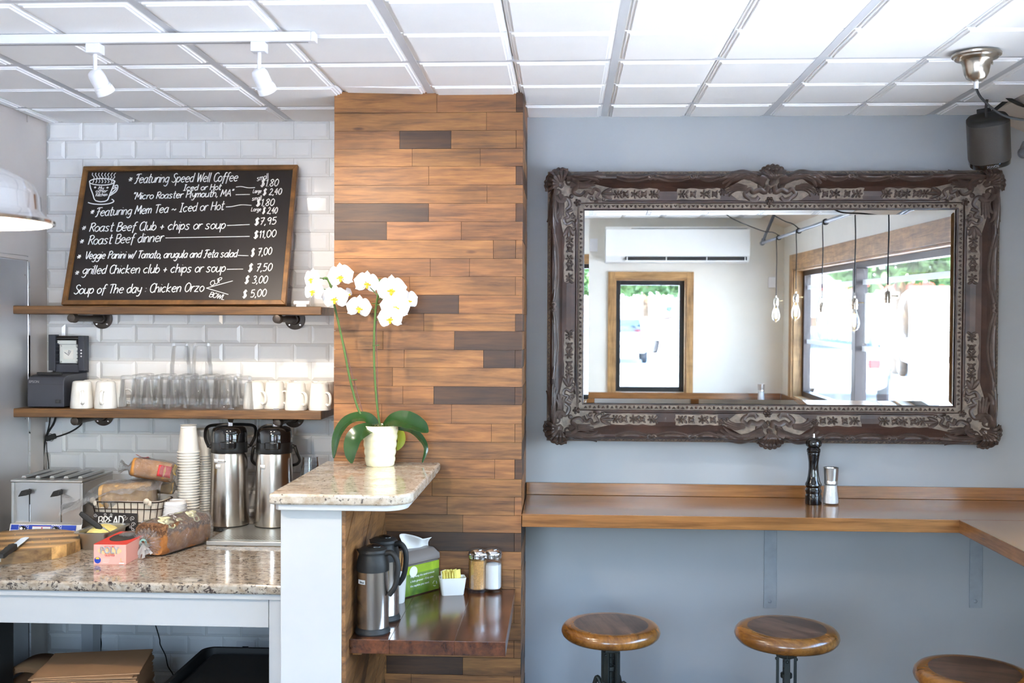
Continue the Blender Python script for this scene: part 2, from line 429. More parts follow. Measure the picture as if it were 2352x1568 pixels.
M['packet_white'] = plain('white_sugar_packet', S(238, 236, 228), 0.6, var=0.03)
M['stick'] = plain('birch_stirrer', S(212, 170, 112), 0.7, var=0.1, vs=30)
M['napkin'] = plain('white_tissue', S(238, 236, 232), 0.9, var=0.03, bump=0.3, bs=50)
M['disp_gray'] = plain('warm_gray_plastic', S(124, 114, 108), 0.32, var=0.04)
M['raw_sugar'] = plain('raw_sugar', S(204, 150, 84), 0.8, var=0.2, vs=160, bump=0.6, bs=300)
M['white_sugar'] = plain('white_sugar', S(242, 240, 236), 0.8, var=0.03, vs=160, bump=0.4, bs=300)
M['salt'] = plain('coarse_salt', S(238, 236, 234), 0.6, var=0.08, vs=160, bump=0.8, bs=260)
M['speaker_cloth'] = plain('charcoal_speaker_grille', S(72, 68, 64), 0.45, 0.35, var=0.12, vs=400)
M['bracket'] = plain('painted_bracket', S(152, 159, 165), 0.4, var=0.08, vs=30, bump=0.2)  # toned darker than the wall paint, standing in for edge shadows
M['dark_frame'] = plain('dark_bronze_window_frame', S(66, 56, 52), 0.4, 0.3, var=0.08)
M['black_frame'] = plain('black_window_frame', S(30, 30, 30), 0.4, var=0.05)
M['cord'] = plain('black_cloth_cord', S(26, 25, 25), 0.7)
M['concrete'] = plain('sunlit_concrete', S(206, 200, 190), 0.9, var=0.08, vs=0.7)
M['asphalt'] = plain('pale_asphalt', S(176, 176, 178), 0.95, var=0.06, vs=0.5)
M['foliage'] = plain('tree_foliage', S(62, 92, 42), 0.7, var=0.35, vs=1.5)
M['bark'] = plain('tree_bark', S(96, 78, 62), 0.9, var=0.2, bump=0.5)
M['car_white'] = plain('white_car_paint', S(196, 196, 198), 0.25, Coat_Weight=0.6)
M['car_silver'] = plain('silver_car_paint', S(122, 127, 134), 0.28, 0.4, Coat_Weight=0.6)
M['car_glass'] = plain('dark_car_glass', S(34, 42, 48), 0.08)
M['tyre'] = plain('tyre_rubber', S(36, 36, 38), 0.8)
M['tail_light'] = plain('red_tail_light', S(190, 30, 30), 0.25)
M['timber'] = plain('weathered_timber', S(86, 70, 58), 0.9, var=0.15, vs=8)
M['glass_win'] = thin_film('window_pane', (0.97, 0.985, 0.98, 1), 0.02, 0.0)
M['film'] = thin_film('clear_bag_plastic', (0.95, 0.94, 0.93, 1), 0.16, 0.08, 1.0, 42.0, milky=0.05)
M['clear_cup'] = thin_film('clear_plastic_cup', (0.93, 0.94, 0.95, 1), 0.05, 0.06)
M['frost'] = thin_film('frosted_window_vinyl', (0.75, 0.75, 0.75, 1), 0.02, 0.4, milky=0.55)
M['bulb_glass'] = thin_film('clear_bulb_glass', (0.98, 0.96, 0.92, 1), 0.03, 0.02)
def _crust():
    t = NT('seeded_dark_crust'); v = t.coord(); sx = t.n('SeparateXYZ'); t.l(v, sx.inputs[0])
    side = t.ramp(t.noise(v, 26, 4), [(0.3, S(158, 96, 44)), (0.7, S(206, 144, 80))])
    top = t.ramp(t.noise(v, 95, 4, 0.7), [(0.35, S(66, 46, 30)), (0.55, S(122, 84, 54)), (0.72, S(186, 146, 104))])
    edge = t.math('ADD', t.math('MULTIPLY', sx.outputs[2], 20.0), t.math('MULTIPLY', t.noise(v, 30, 2), 0.8))
    c = t.mix(t.ramp(edge, [(0.0, (0, 0, 0, 1)), (0.2, (0, 0, 0, 1)), (1.0, (1, 1, 1, 1))]), side, top)
    f = t.math('MULTIPLY', edge, 0.5); c = t.mix(t.ramp(f, [(0.92, (0, 0, 0, 1)), (1.0, (1, 1, 1, 1))]), side, top)
    return t.bsdf(c, 0.7, 0, t.bump(t.noise(v, 120, 3), 0.5, 0.002))
M['bread_dark'] = _crust()
def _glass():                                                        # clear glass that also lets light straight through, so that it throws no black shadow
    t = NT('drinking_glass'); g = t.n('BsdfGlass'); g.inputs['IOR'].default_value = 1.35; g.inputs['Roughness'].default_value = 0.0
    lw = t.n('LayerWeight'); lw.inputs[0].default_value = 0.35
    tint = t.ramp(lw.outputs['Facing'], [(0.0, (1, 1, 1, 1)), (0.7, (0.992, 0.993, 0.991, 1)), (0.84, (0.94, 0.945, 0.94, 1)), (0.93, (0.62, 0.63, 0.62, 1)), (0.98, (0.25, 0.26, 0.25, 1))])  # grazing faces darkened in the tint, in place of refracted dark edges
    tr = t.n('BsdfTransparent'); t.l(tint, tr.inputs[0])
    gl = t.n('BsdfGlossy'); gl.inputs['Roughness'].default_value = 0.02
    m = t.n('MixShader'); t.l(t.math('MULTIPLY', lw.outputs['Fresnel'], 0.42), m.inputs[0]); t.l(tr.outputs[0], m.inputs[1]); t.l(gl.outputs[0], m.inputs[2])
    m2 = t.n('MixShader'); m2.inputs[0].default_value = 0.008; t.l(m.outputs[0], m2.inputs[1]); t.l(g.outputs[0], m2.inputs[2])
    t.l(m2.outputs[0], t.out.inputs[0]); return t.m
M['glass'] = _glass()
M['filament'] = glow('glowing_filament', (1.0, 0.72, 0.36, 1), 40.0)
M['lamp_lens'] = glow('lit_lamp_lens', (1.0, 0.88, 0.7, 1), 14.0)
M['lamp_inside'] = plain('white_enamel_inside', S(245, 244, 240), 0.4)
# ------------------------------------------------------------------ the room
XL, XR, YB, YT, YF, ZC = -2.29, 1.946, 4.40, 4.455, -0.50, 2.64
YP = 3.946                                                           # front of the plank pillar
PXL = PY(767, 640, YP).x; PXR = PY(1200, 640, YP).x

def slab_with_holes(mb, plane, a0, a1, z0, z1, t0, t1, holes):       # plane 'x': wall runs along Y at x in t0..t1; 'y': runs along X
    As = sorted({a0, a1} | {h[0] for h in holes} | {h[1] for h in holes}); Zs = sorted({z0, z1} | {h[2] for h in holes} | {h[3] for h in holes})
    for i in range(len(As) - 1):
        for j in range(len(Zs) - 1):
            ca, cz = (As[i] + As[i + 1]) / 2, (Zs[j] + Zs[j + 1]) / 2
            if any(h[0] < ca < h[1] and h[2] < cz < h[3] for h in holes): continue
            if plane == 'x': mb.bx(t0, t1, As[i], As[i + 1], Zs[j], Zs[j + 1])
            else: mb.bx(As[i], As[i + 1], t0, t1, Zs[j], Zs[j + 1])
    return mb

struct('floor', MB().bx(-3.2, 2.2, -0.75, 4.65, -0.1, 0.0), M['floor'])
struct('wall_back', MB().bx(PXR - 0.05, 2.2, YB, YB + 0.2, 0, 2.9), M['gray_wall'])

# tiled part of the back wall: real bevelled tiles
mb = MB(); mb.bx(-3.2, PXR - 0.05, YT, YT + 0.15, 0, 2.9, mi=1)
TW, TH, G = 0.1573, 0.0809, 0.0012
ax = PY(271, 808, YT).x; az = PY(300, 786.6, YT).z
r0 = -int(az / TH) - 1; nr = int((2.66 - az) / TH) + 1
def tile(x0, x1, z0, z1):
    b, h = 0.0125, 0.007
    y0, y1, y2 = YT + 0.001, YT - 0.0025, YT - 0.0025 - h
    o = [(x0, z0), (x1, z0), (x1, z1), (x0, z1)]
    bi = min(b, (x1 - x0) / 3)
    i = [(x0 + bi, z0 + b), (x1 - bi, z0 + b), (x1 - bi, z1 - b), (x0 + bi, z1 - b)]
    vs = [(x, y0, z) for x, z in o] + [(x, y1, z) for x, z in o] + [(x, y2, z) for x, z in i]
    fs = [(k, (k + 1) % 4, 4 + (k + 1) % 4, 4 + k) for k in range(4)] + [(4 + k, 4 + (k + 1) % 4, 8 + (k + 1) % 4, 8 + k) for k in range(4)] + [(8, 9, 10, 11)]
    mb.add(vs, fs)
for r in range(r0, nr):
    z0, z1 = az + r * TH, az + (r + 1) * TH
    if z0 < 0.02: continue
    z1 = min(z1, 2.66)
    off = 0.0 if r % 2 else TW / 2
    if z1 - z0 < 0.03: continue
    for k in range(-12, 14):
        x0, x1 = ax + off + k * TW, ax + off + (k + 1) * TW
        x0, x1 = max(x0, XL), min(x1, PXL + 0.01)
        if x1 - x0 > 0.03: tile(x0 + G, x1 - G, z0 + G, z1 - G)
struct('wall_back_tiled', mb, [M['tile'], M['grout']], angle=5)

# windows in the right and front walls
WR = (-0.10, 3.62, 1.085, 2.17)                                      # right wall: y0 y1 z0 z1
W1 = (0.455, 1.091, 1.075, 2.10)                                     # behind the camera
W3 = (-1.45, -0.20, 1.00, 2.25)
mb = MB(); slab_with_holes(mb, 'x', -0.75, YB + 0.1, 0, 2.9, XR, XR + 0.14, [WR]); struct('wall_right', mb, M['white_wall'])
mb = MB(); slab_with_holes(mb, 'y', -3.2, XR + 0.14, 0, 2.9, YF - 0.14, YF, [W1, W3]); struct('wall_front', mb, M['white_wall'])
struct('wall_left', MB().bx(XL - 0.14, XL, YF - 0.14, 4.6, 0, 2.9), M['steel_wall'])
struct('trim_soffit', MB().prism([(1.752, 2.70), (1.752, 2.637), (XR + 0.01, 2.548), (XR + 0.01, 2.70)], -4.42, 0.52, M=RX(90)), M['beige_wall'])

def window(name, plane, a0, a1, z0, z1, face, mull, casing, mats, out, cw=0.062, fw=0.055, sill=False):
    """casing on the wall, reveal, frame with posts and panes; face: wall surface, out: +1/-1 towards outdoors"""
    wm, wmh, fm = mats
    def B(mb, A0, A1, d0, d1, Z0, Z1):
        lo, hi = sorted((face + out * d0, face + out * d1))
        if plane == 'x': mb.bx(lo, hi, A0, A1, Z0, Z1)
        else: mb.bx(A0, A1, lo, hi, Z0, Z1)
    fr = MB(); dd0, dd1 = 0.075, 0.135
    B(fr, a0, a0 + fw, dd0, dd1, z0, z1); B(fr, a1 - fw, a1, dd0, dd1, z0, z1); B(fr, a0 + fw, a1 - fw, dd0, dd1, z1 - fw, z1); B(fr, a0 + fw, a1 - fw, dd0, dd1, z0, z0 + fw)
    for m in mull: B(fr, m - 0.045, m + 0.045, dd0 - 0.02, dd1, z0 + fw, z1 - fw)
    root = struct(name, fr, fm, bevel=0.003)
    cs = MB(); B(cs, a0 - cw, a0, -0.018, 0.0, z0 - casing[1], z1 + casing[0]); B(cs, a1, a1 + cw, -0.018, 0.0, z0 - casing[1], z1 + casing[0])
    B(cs, a0 - 0.0, a0 + 0.012, 0.0, 0.075, z0, z1); B(cs, a1 - 0.012, a1, 0.0, 0.075, z0, z1)
    obj('window_casing', cs, wm, root, bevel=0.002)
    ch = MB(); B(ch, a0, a1, -0.018, 0.0, z1, z1 + casing[0]); B(ch, a0 + 0.012, a1 - 0.012, 0.0, 0.075, z1 - 0.014, z1)
    if casing[1] > 0.01: B(ch, a0, a1, -0.018, 0.0, z0 - casing[1], z0)
    B(ch, a0 + 0.012, a1 - 0.012, 0.0, 0.075, z0, z0 + 0.012)
    obj('window_header', ch, wmh, root, bevel=0.002)
    edges = [a0 + fw] + [v for m in mull for v in (m - 0.045, m + 0.045)] + [a1 - fw]
    for k in range(0, len(edges), 2):
        g = MB(); B(g, edges[k], edges[k + 1], 0.104, 0.110, z0 + fw, z1 - fw); obj('window_pane', g, M['glass_win'], root)
    return root
win_r = window('window_2', 'x', WR[0], WR[1], WR[2], WR[3], XR, (1.52,), (0.125, 0.0), (M['trim_wood'], M['trim_wood_h'], M["dark_frame"]), 1, cw=0.1)
window('window_1', 'y', W1[0], W1[1], W1[2], W1[3], YF, (), (0.062, 0.0), (M['trim_wood'], M['trim_wood_h'], M['black_frame']), -1)
window('window_3', 'y', W3[0], W3[1], W3[2], W3[3], YF, (), (0.07, 0.07), (M['trim_wood'], M['trim_wood_h'], M['black_frame']), -1)
portal('portal_right', (XR + 0.16, (WR[0] + WR[1]) / 2, (WR[2] + WR[3]) / 2), (0, R(90), 0), WR[3] - WR[2], WR[1] - WR[0])
portal('portal_front', ((W1[0] + W1[1]) / 2, YF - 0.16, (W1[2] + W1[3]) / 2), (R(90), 0, 0), W1[1] - W1[0], W1[3] - W1[2])
portal('portal_front_wide', ((W3[0] + W3[1]) / 2, YF - 0.16, (W3[2] + W3[3]) / 2), (R(90), 0, 0), W3[1] - W3[0], W3[3] - W3[2])
# frosted vinyl name on the right window, to be read from the street
mb = MB(); wx = XR + 0.1005
Mt = Matrix(((0, 0, 1, wx), (1, 0, 0, 0), (0, 1, 0, 0), (0, 0, 0, 1)))
mb.text('OTHER', 0.50, Mt @ T(0.28, 1.60, 0), ext=0.0006, width=1.12); mb.text("KITCHEN", 0.50, Mt @ T(1.62, 1.60, 0), ext=0.0006, width=1.86)
for z in (1.545, 2.00):
    for a, b in ((-0.04, 1.47), (1.57, 3.55)): mb.bx(wx - 0.0006, wx + 0.0006, a, b, z, z + 0.035)
obj('window_lettering', mb, M['frost'], win_r)

# ceiling: grid bars and stepped panels
TT = 0.341; x_l = -0.516; y_l = 3.476
mb = MB(); gb = MB(); mb.bx(-3.2, XR + 0.14, -0.75, 4.65, ZC + 0.02, 2.92)
def stepped(x0, x1, y0, y1, M_=None):
    rings = [];
    for ins, z in ((0.0, ZC + 0.019), (0.0, ZC + 0.005), (0.008, ZC + 0.005), (0.009, ZC + 0.001), (0.017, ZC + 0.001), (0.0185, ZC - 0.003)):
        rings.append([(x0 + ins, y0 + ins, z), (x1 - ins, y0 + ins, z), (x1 - ins, y1 - ins, z), (x0 + ins, y1 - ins, z)])
    mb.loft(rings, M_)
def lines(start, lo, hi):
    k0 = int(math.floor((lo - start) / TT)); out = []
    for k in range(k0, k0 + 40):
        if start + k * TT > hi: break
        out.append((start + k * TT, k % 2 == 0))
    return out
LX = lines(x_l, -2.6, 1.9); LY = lines(y_l, -0.9, 4.6)
for i in range(len(LX) - 1):
    for j in range(len(LY) - 1):
        hx0 = 0.013 if LX[i][1] else 0.003; hx1 = 0.013 if LX[i + 1][1] else 0.003
        hy0 = 0.013 if LY[j][1] else 0.003; hy1 = 0.013 if LY[j + 1][1] else 0.003
        x0, x1 = max(LX[i][0] + hx0, XL + 0.002), min(LX[i + 1][0] - hx1, 1.75)
        y0, y1 = max(LY[j][0] + hy0, YF), min(LY[j + 1][0] - hy1, YT if LX[i][0] < PXL else YB)
        if x1 - x0 < 0.05 or y1 - y0 < 0.05: continue
        tilt = None
        if abs(LX[i][0] - (x_l - TT)) < 0.01 and abs(LY[j][0] - (y_l + TT)) < 0.01:      # one panel has lifted out of its corner
            c = Vector((x1, y0, ZC)); tilt = T(*c) @ RY(1.6) @ RX(1.4) @ T(*(-c))
        stepped(x0, x1, y0, y1, tilt)
ceil = struct('ceiling', mb, M['ceil_panel'], angle=20)
for x, t in LX:
    if t and XL < x < 1.75: gb.bx(x - 0.013, x + 0.013, YF, YB, ZC + 0.004, ZC + 0.019)
for y, t in LY:
    if t and YF < y < YB: gb.bx(XL, 1.75, y - 0.013, y + 0.013, ZC + 0.0045, ZC + 0.0185)
obj('ceiling_grid', gb, M['ceil_grid'], ceil)

# pillar clad in planks
rows = [216.6, 258.7, 300, 341.6, 382, 425, 467, 509, 551, 593.6, 635, 677.5, 720, 760, 803, 844, 887, 928, 972, 1014, 1053, 1098, 1139, 1181, 1221, 1264, 1305, 1346, 1386, 1427, 1467, 1507, 1548]
joints = {0: [1002], 1: [1116], 2: [917, 1035], 3: [946, 1102], 4: [984], 5: [1118], 6: [984], 7: [888, 1059], 8: [1133], 9: [988, 1078], 10: [941], 11: [900, 1054], 12: [974], 13: [880, 1044],
          14: [929, 1111], 15: [902], 16: [926, 997], 17: [877, 1038], 18: [900, 1130], 19: [905], 20: [840, 1138], 21: [994], 22: [1029], 23: [1065], 24: [890], 25: [1010], 26: [930, 1098], 27: [1060], 28: [960], 29: [1080], 30: [1000], 31: [890, 1066]}
DARK = {(2, 1), (6, 0), (7, 0), (11, 1), (13, 2), (14, 2), (16, 2), (24, 1), (31, 1)}
MID = {(8, 1): 0.62, (14, 0): 0.72, (12, 0): 0.8, (15, 0): 0.8, (20, 1): 0.85, (19, 1): 0.82, (23, 0): 0.8, (22, 0): 0.8, (16, 0): 0.8}
random.seed(4)
mb = MB()
mb.bx(PXL + 0.004, PXR - 0.013, YP + 0.013, YT + 0.02, 0, ZC + 0.015, col=(0.3, 0.25, 0.2, 1))
zs = [PY(985, r, YP).z for r in rows]
while zs[-1] > 0.07: zs.append(zs[-1] - 0.0695)
zs[0] = ZC + 0.012
def tone_of(key):
    if key in DARK: b = 0.20 + random.uniform(-0.02, 0.03); return (b, b * 0.95, b * 1.02, 1)
    k = MID.get(key, 1.0) * random.uniform(0.84, 1.08)
    return (k, k * random.uniform(0.95, 1.02), k * random.uniform(0.88, 1.02), 1)
for r in range(len(zs) - 1):
    z1, z0 = zs[r], zs[r + 1]
    end = PXR if r % 2 else PY(1184, 640, YP).x
    js = [PY(p, 640, YP).x for p in joints.get(r, [random.randint(860, 1100)])]
    xs = [PXL] + js + [end]
    for k in range(len(xs) - 1):
        d = random.uniform(0, 0.0022)
        mb.bx(xs[k] + 0.0006, xs[k + 1] - 0.0006, YP - 0.001 + d, YP + 0.0145, z0 + 0.0006, z1 - 0.0006, col=tone_of((r, k)))
    # right side face of the pillar; every other row its plank end shows on the front
    f0 = YP - 0.0006 if r % 2 == 0 else YP + 0.0148
    ys = [f0, YP + random.uniform(0.15, 0.32), YB + 0.02]
    for k in range(2):
        key = ('s', r, k); t = tone_of(key)
        if random.random() < 0.22: t = (0.25, 0.23, 0.24, 1)
        if r % 2 == 0 and k == 0 and r in (0, 6, 16): t = (0.3, 0.27, 0.25, 1)
        mb.bx((PY(1184, 640, YP).x + 0.0008) if (r % 2 == 0 and k == 0) else PXR - 0.0145, PXR + random.uniform(-0.001, 0.001), ys[k] + 0.0006, ys[k + 1] - 0.0006, z0 + 0.0006, z1 - 0.0006, col=t)
    mb.bx(PXL, PXL + 0.0145, YP + 0.0148, YT, z0 + 0.0006, z1 - 0.0006, col=tone_of(('l', r, 0)))
struct('pillar', mb, M['plank'], angle=30)

# half wall in front of the pillar: white drywall, planks on its right side laid on the slant
HX0, HX1, HY0 = -0.895, -0.700, 3.215
SLAB_B = 1.2315 - 0.034
part = struct('partition', MB().bx(HX0, HX1, HY0, YP + 0.01, 0, SLAB_B - 0.018), M['white_paint'], bevel=0.003)
mb = MB(); random.seed(9)
def clip(poly, f):
    out = []
    for i in range(len(poly)):
        a, b = poly[i], poly[(i + 1) % len(poly)]; fa, fb = f(a), f(b)
        if fa >= 0: out.append(a)
        if fa * fb < 0: t = fa / (fa - fb); out.append((a[0] + (b[0] - a[0]) * t, a[1] + (b[1] - a[1]) * t))
    return out
for k in range(-14, 26):
    z = k * 0.07
    poly = [(HY0 + 0.006, z), (YP, z + 0.52), (YP, z + 0.588), (HY0 + 0.006, z + 0.068)]
    for f in (lambda p: p[1] - 0.0, lambda p: SLAB_B - 0.020 - p[1]): poly = clip(poly, f) if poly else poly
    if len(poly) < 3: continue
    b = random.choice([0.95, 0.8, 0.7, 0.9, 0.3, 0.6])
    mb.prism(poly, HX1, HX1 + 0.013 + random.uniform(-0.001, 0.001), M=Matrix(((0, 0, 1, 0), (1, 0, 0, 0), (0, 1, 0, 0), (0, 0, 0, 1))), col=(b, b * 0.95, b * 0.9, 1))
obj('plank_cladding', mb, M['plank_y'], part)
# ------------------------------------------------------------------ the big carved mirror
GW, GH, FWD = 1.540, 0.8165, 0.155                                   # glass size, frame width
mcx = (PY(1352, 710, 4.385).x + PY(2179, 710, 4.385).x) / 2
mz0 = PY(1765, 1014, 4.29).z
mroot = thing('wall_mirror', 'large wall mirror in a dark carved frame of shells, scrolls and flower sprays', 'mirror', (mcx, YB, mz0), rot=(R(0.47), 0, 0))
GY, ZG0 = -0.018, (1.111 - GH) / 2                                   # glass plane, its lower edge
PROF = [(0, 0.010), (0.003, 0.018), (0.006, 0.0195), (0.021, 0.0195), (0.0225, 0.016), (0.026, 0.016), (0.029, 0.024), (0.034, 0.026), (0.038, 0.021), (0.055, 0.023), (0.075, 0.031),
        (0.092, 0.047), (0.106, 0.068), (0.116, 0.086), (0.122, 0.094), (0.128, 0.098), (0.134, 0.096), (0.1385, 0.088), (0.142, 0.080), (0.1545, 0.062), (FWD, 0.058), (FWD, -0.0)]
def prof(u):
    u = max(0.0, min(FWD, u))
    for (a, wa), (b, wb) in zip(PROF, PROF[1:]):
        if a <= u <= b and b > a: return wa + (wb - wa) * (u - a) / (b - a)
    return PROF[-2][1]
hw, hh = GW / 2, GH / 2; zc = ZG0 + hh
def loc(x, z, wv): return (x, GY - wv, zc + z)                       # mirror-local point, wv = height above the glass
mb = MB()
for a, b in zip(PROF, PROF[1:]):
    mi = 1 if (0.005 < a[0] < 0.026 or 0.141 < a[0] < 0.15) else 0
    q = []
    for u, wv in (a, b): q.append([loc(sx * (hw + u), sz * (hh + u), wv) for sx, sz in ((-1, -1), (1, -1), (1, 1), (-1, 1))])
    mb.add(q[0] + q[1], [(k, (k + 1) % 4, 4 + (k + 1) % 4, 4 + k) for k in range(4)], mi=mi)
frame = obj('frame_moulding', mb, [M['frame_brown'], M['frame_wash']], mroot, angle=50)
o = obj('backing_panel', MB().bx(-hw - 0.14, hw + 0.14, GY + 0.004, -0.002, zc - hh - 0.13, zc + hh + 0.13), M['black_soft'], mroot)
mb = MB(); bv, bd = 0.020, 0.0013
q = [[(sx * (hw + 0.003), GY - 0.004, zc + sz * (hh + 0.003)) for sx, sz in ((-1, -1), (1, -1), (1, 1), (-1, 1))],
     [(sx * (hw - bv), GY - 0.004 - bd, zc + sz * (hh - bv)) for sx, sz in ((-1, -1), (1, -1), (1, 1), (-1, 1))]]
mb.add(q[0] + q[1], [(k, (k + 1) % 4, 4 + (k + 1) % 4, 4 + k) for k in range(4)] + [(4, 5, 6, 7)])
obj('mirror_glass', mb, M['mirror'], mroot, angle=0.2)

# a strip coordinate for each side: s along the side from its middle, u outwards from the glass
SIDES = {'top': (lambda s, u: (s, hh + u)), 'bottom': (lambda s, u: (-s, -hh - u)), 'left': (lambda s, u: (-hw - u, s)), 'right': (lambda s, u: (hw + u, -s))}
def drape(mb, mapf, vs_fs, mi=0):                                    # vs in (s, u, h)
    vs, fs = vs_fs
    out = []
    for s_, u, h in vs:
        x, z = mapf(s_, u)
        uu = max(abs(x) - hw, abs(z) - hh)
        out.append(loc(x, z, prof(uu) + h))
    mb.add(out, fs, mi=mi)
def dome(c, a, b, h, ang=0, seg=10, rings=3):
    m = MB(); m.ell((0, 0, 0), (a, b, h), seg, rings, lo=-12); ca, sa = math.cos(ang), math.sin(ang)
    return [(c[0] + v.x * ca - v.y * sa, c[1] + v.x * sa + v.y * ca, v.z) for v in m.v], m.f
def rope(pts, r, seg=6, n=5):
    P = cat([(p[0], p[1], (p[2] if len(p) > 2 else 0.0)) for p in pts], n); k = len(P)
    rr = [(r[0] + (r[1] - r[0]) * i / (k - 1)) if isinstance(r, tuple) else r for i in range(k)]
    m = MB(); m.tube(P, rr, seg); return [tuple(v) for v in m.v], m.f
def spiral(c, r0, turns, start, sgn=1, n=16):
    return [(c[0] + r0 * (1 - 0.8 * i / n) * math.cos(start + sgn * turns * 2 * math.pi * i / n), c[1] + r0 * (1 - 0.8 * i / n) * math.sin(start + sgn * turns * 2 * math.pi * i / n), 0.002 + 0.004 * i / n) for i in range(n + 1)]
def flower(c, r, rot=0):
    out = [dome((c[0] + r * 0.62 * math.cos(rot + k * math.pi / 3), c[1] + r * 0.62 * math.sin(rot + k * math.pi / 3)), r * 0.42, r * 0.26, 0.007, rot + k * math.pi / 3) for k in range(6)]
    out.append(dome(c, r * 0.26, r * 0.26, 0.011)); return out
def leaf(c, l, w_, ang): return dome((c[0] + l * 0.5 * math.cos(ang), c[1] + l * 0.5 * math.sin(ang)), l * 0.52, w_, 0.006, ang)
def bud(c, r, ang): return [dome(c, r * 0.95, r * 0.75, 0.011, ang), leaf(c, r * 1.5, r * 0.4, ang + 0.9), leaf(c, r * 1.5, r * 0.4, ang - 0.9), leaf(c, r * 1.3, r * 0.4, ang + 2.4), leaf(c, r * 1.3, r * 0.4, ang - 2.4)]
def patch(pts, h=0.0016):                                            # flat limewashed ground behind a spray
    m = MB(); n = len(pts); c = (sum(p[0] for p in pts) / n, sum(p[1] for p in pts) / n)
    vs = [(c[0], c[1], h)]; fs = []
    K = 5
    for k in range(1, K + 1):
        for p in pts: t = k / K; vs.append((c[0] + (p[0] - c[0]) * t, c[1] + (p[1] - c[1]) * t, h if k < K else 0.0))
    for i in range(n): fs.append((0, 1 + i, 1 + (i + 1) % n))
    for k in range(K - 1):
        for i in range(n): a = 1 + k * n; fs.append((a + i, a + n + i, a + n + (i + 1) % n, a + (i + 1) % n))
    return vs, fs
def rectpatch(s0, s1, u0, u1, n=10):
    random.seed(int(s0 * 977) + 3); P = []
    for i in range(n): P.append((s0 + (s1 - s0) * i / n, u0 + random.uniform(-0.002, 0.002)))
    for i in range(4): P.append((s1 + random.uniform(-0.003, 0.003), u0 + (u1 - u0) * i / 4))
    for i in range(n): P.append((s1 + (s0 - s1) * i / n, u1 + random.uniform(-0.003, 0.003)))
    for i in range(4): P.append((s0 + random.uniform(-0.003, 0.003), u1 + (u0 - u1) * i / 4))
    return P
def acanthus(mb, mapf, base, tip, bend, n=5, r=0.009, spread=0.030):
    """a fan of tapering ribs sweeping from base to tip"""
    bx_, bu = base; tx, tu = tip; dx, du = tx - bx_, tu - bu; L = math.hypot(dx, du); px_, pu = -du / L, dx / L
    for k in range(n):
        o = (k - (n - 1) / 2) / max(n - 1, 1)
        pts = [(bx_ + px_ * spread * o * 0.3, bu + pu * spread * o * 0.3, 0.006), (bx_ + dx * 0.4 + px_ * (bend + spread * o * 0.9), bu + du * 0.4 + pu * (bend + spread * o * 0.9), 0.010 - abs(o) * 0.006),
               (bx_ + dx * (0.75 - abs(o) * 0.18) + px_ * (bend * 0.6 + spread * o * 1.3), bu + du * (0.75 - abs(o) * 0.18) + pu * (bend * 0.6 + spread * o * 1.3), 0.006), (tx - dx * abs(o) * 0.42 + px_ * spread * o * 2.1, tu - du * abs(o) * 0.42 + pu * spread * o * 2.1, 0.001)]
        drape(mb, mapf, rope(pts, (r, r * 0.30)))
def shell(mb, mapf, c, ang, r, n=7, fan=1.9, lift=0.0):
    for k in range(n):
        a = ang + fan * (k / (n - 1) - 0.5)
        pts = [(c[0] + r * t * math.cos(a), c[1] + r * t * math.sin(a), lift + 0.004 + 0.016 * t) for t in (0.12, 0.45, 0.8, 1.0)]
        drape(mb, mapf, rope(pts, (r * 0.07, r * 0.19), 7))
    rim = [(c[0] + r * (1.06 + 0.05 * math.cos(n * fan * 3.2 * (t - 0.5))) * math.cos(ang + fan * 1.05 * (t - 0.5)), c[1] + r * (1.06 + 0.05 * math.cos(n * fan * 3.2 * (t - 0.5))) * math.sin(ang + fan * 1.05 * (t - 0.5)), lift + 0.016) for t in [i / 20 for i in range(21)]]
    drape(mb, mapf, rope(rim, r * 0.10, 6, 2))
    drape(mb, mapf, dome(c, r * 0.24, r * 0.24, 0.016 + lift))

def spray(side, s_from, s_to, u):                                    # garland of flowers and buds between two places of a side
    mp = SIDES[side]; g = MB(); d = 1 if s_to > s_from else -1; L = abs(s_to - s_from)
    drape(g, mp, patch(rectpatch(min(s_from, s_to), max(s_from, s_to), u - 0.021, u + 0.022)), 1)
    items = max(3, round(L / 0.042)); a0 = 0 if d > 0 else math.pi
    for k in range(items):
        c = (s_from + d * L * (k + 0.5) / items, u)
        if k % 2 == 0:
            for q in flower(c, 0.0185, 0.3 * k): drape(g, mp, q)
            for a in (0.95, -0.95): drape(g, mp, leaf((c[0] + d * 0.014, u), 0.020, 0.0065, a0 + a * d))
        else:
            for q in bud(c, 0.0135, a0): drape(g, mp, q)
    obj('flower_spray', g, [M['frame_orn'], M['frame_wash']], mroot, angle=60)
for sd in ('top', 'bottom'):
    for a, b in ((-0.655, -0.465), (-0.385, -0.205), (0.655, 0.465), (0.385, 0.205)): spray(sd, a, b, 0.064)
for sd in ('left', 'right'):
    for a, b in ((0.300, 0.105), (-0.300, -0.105)): spray(sd, a, b, 0.062)

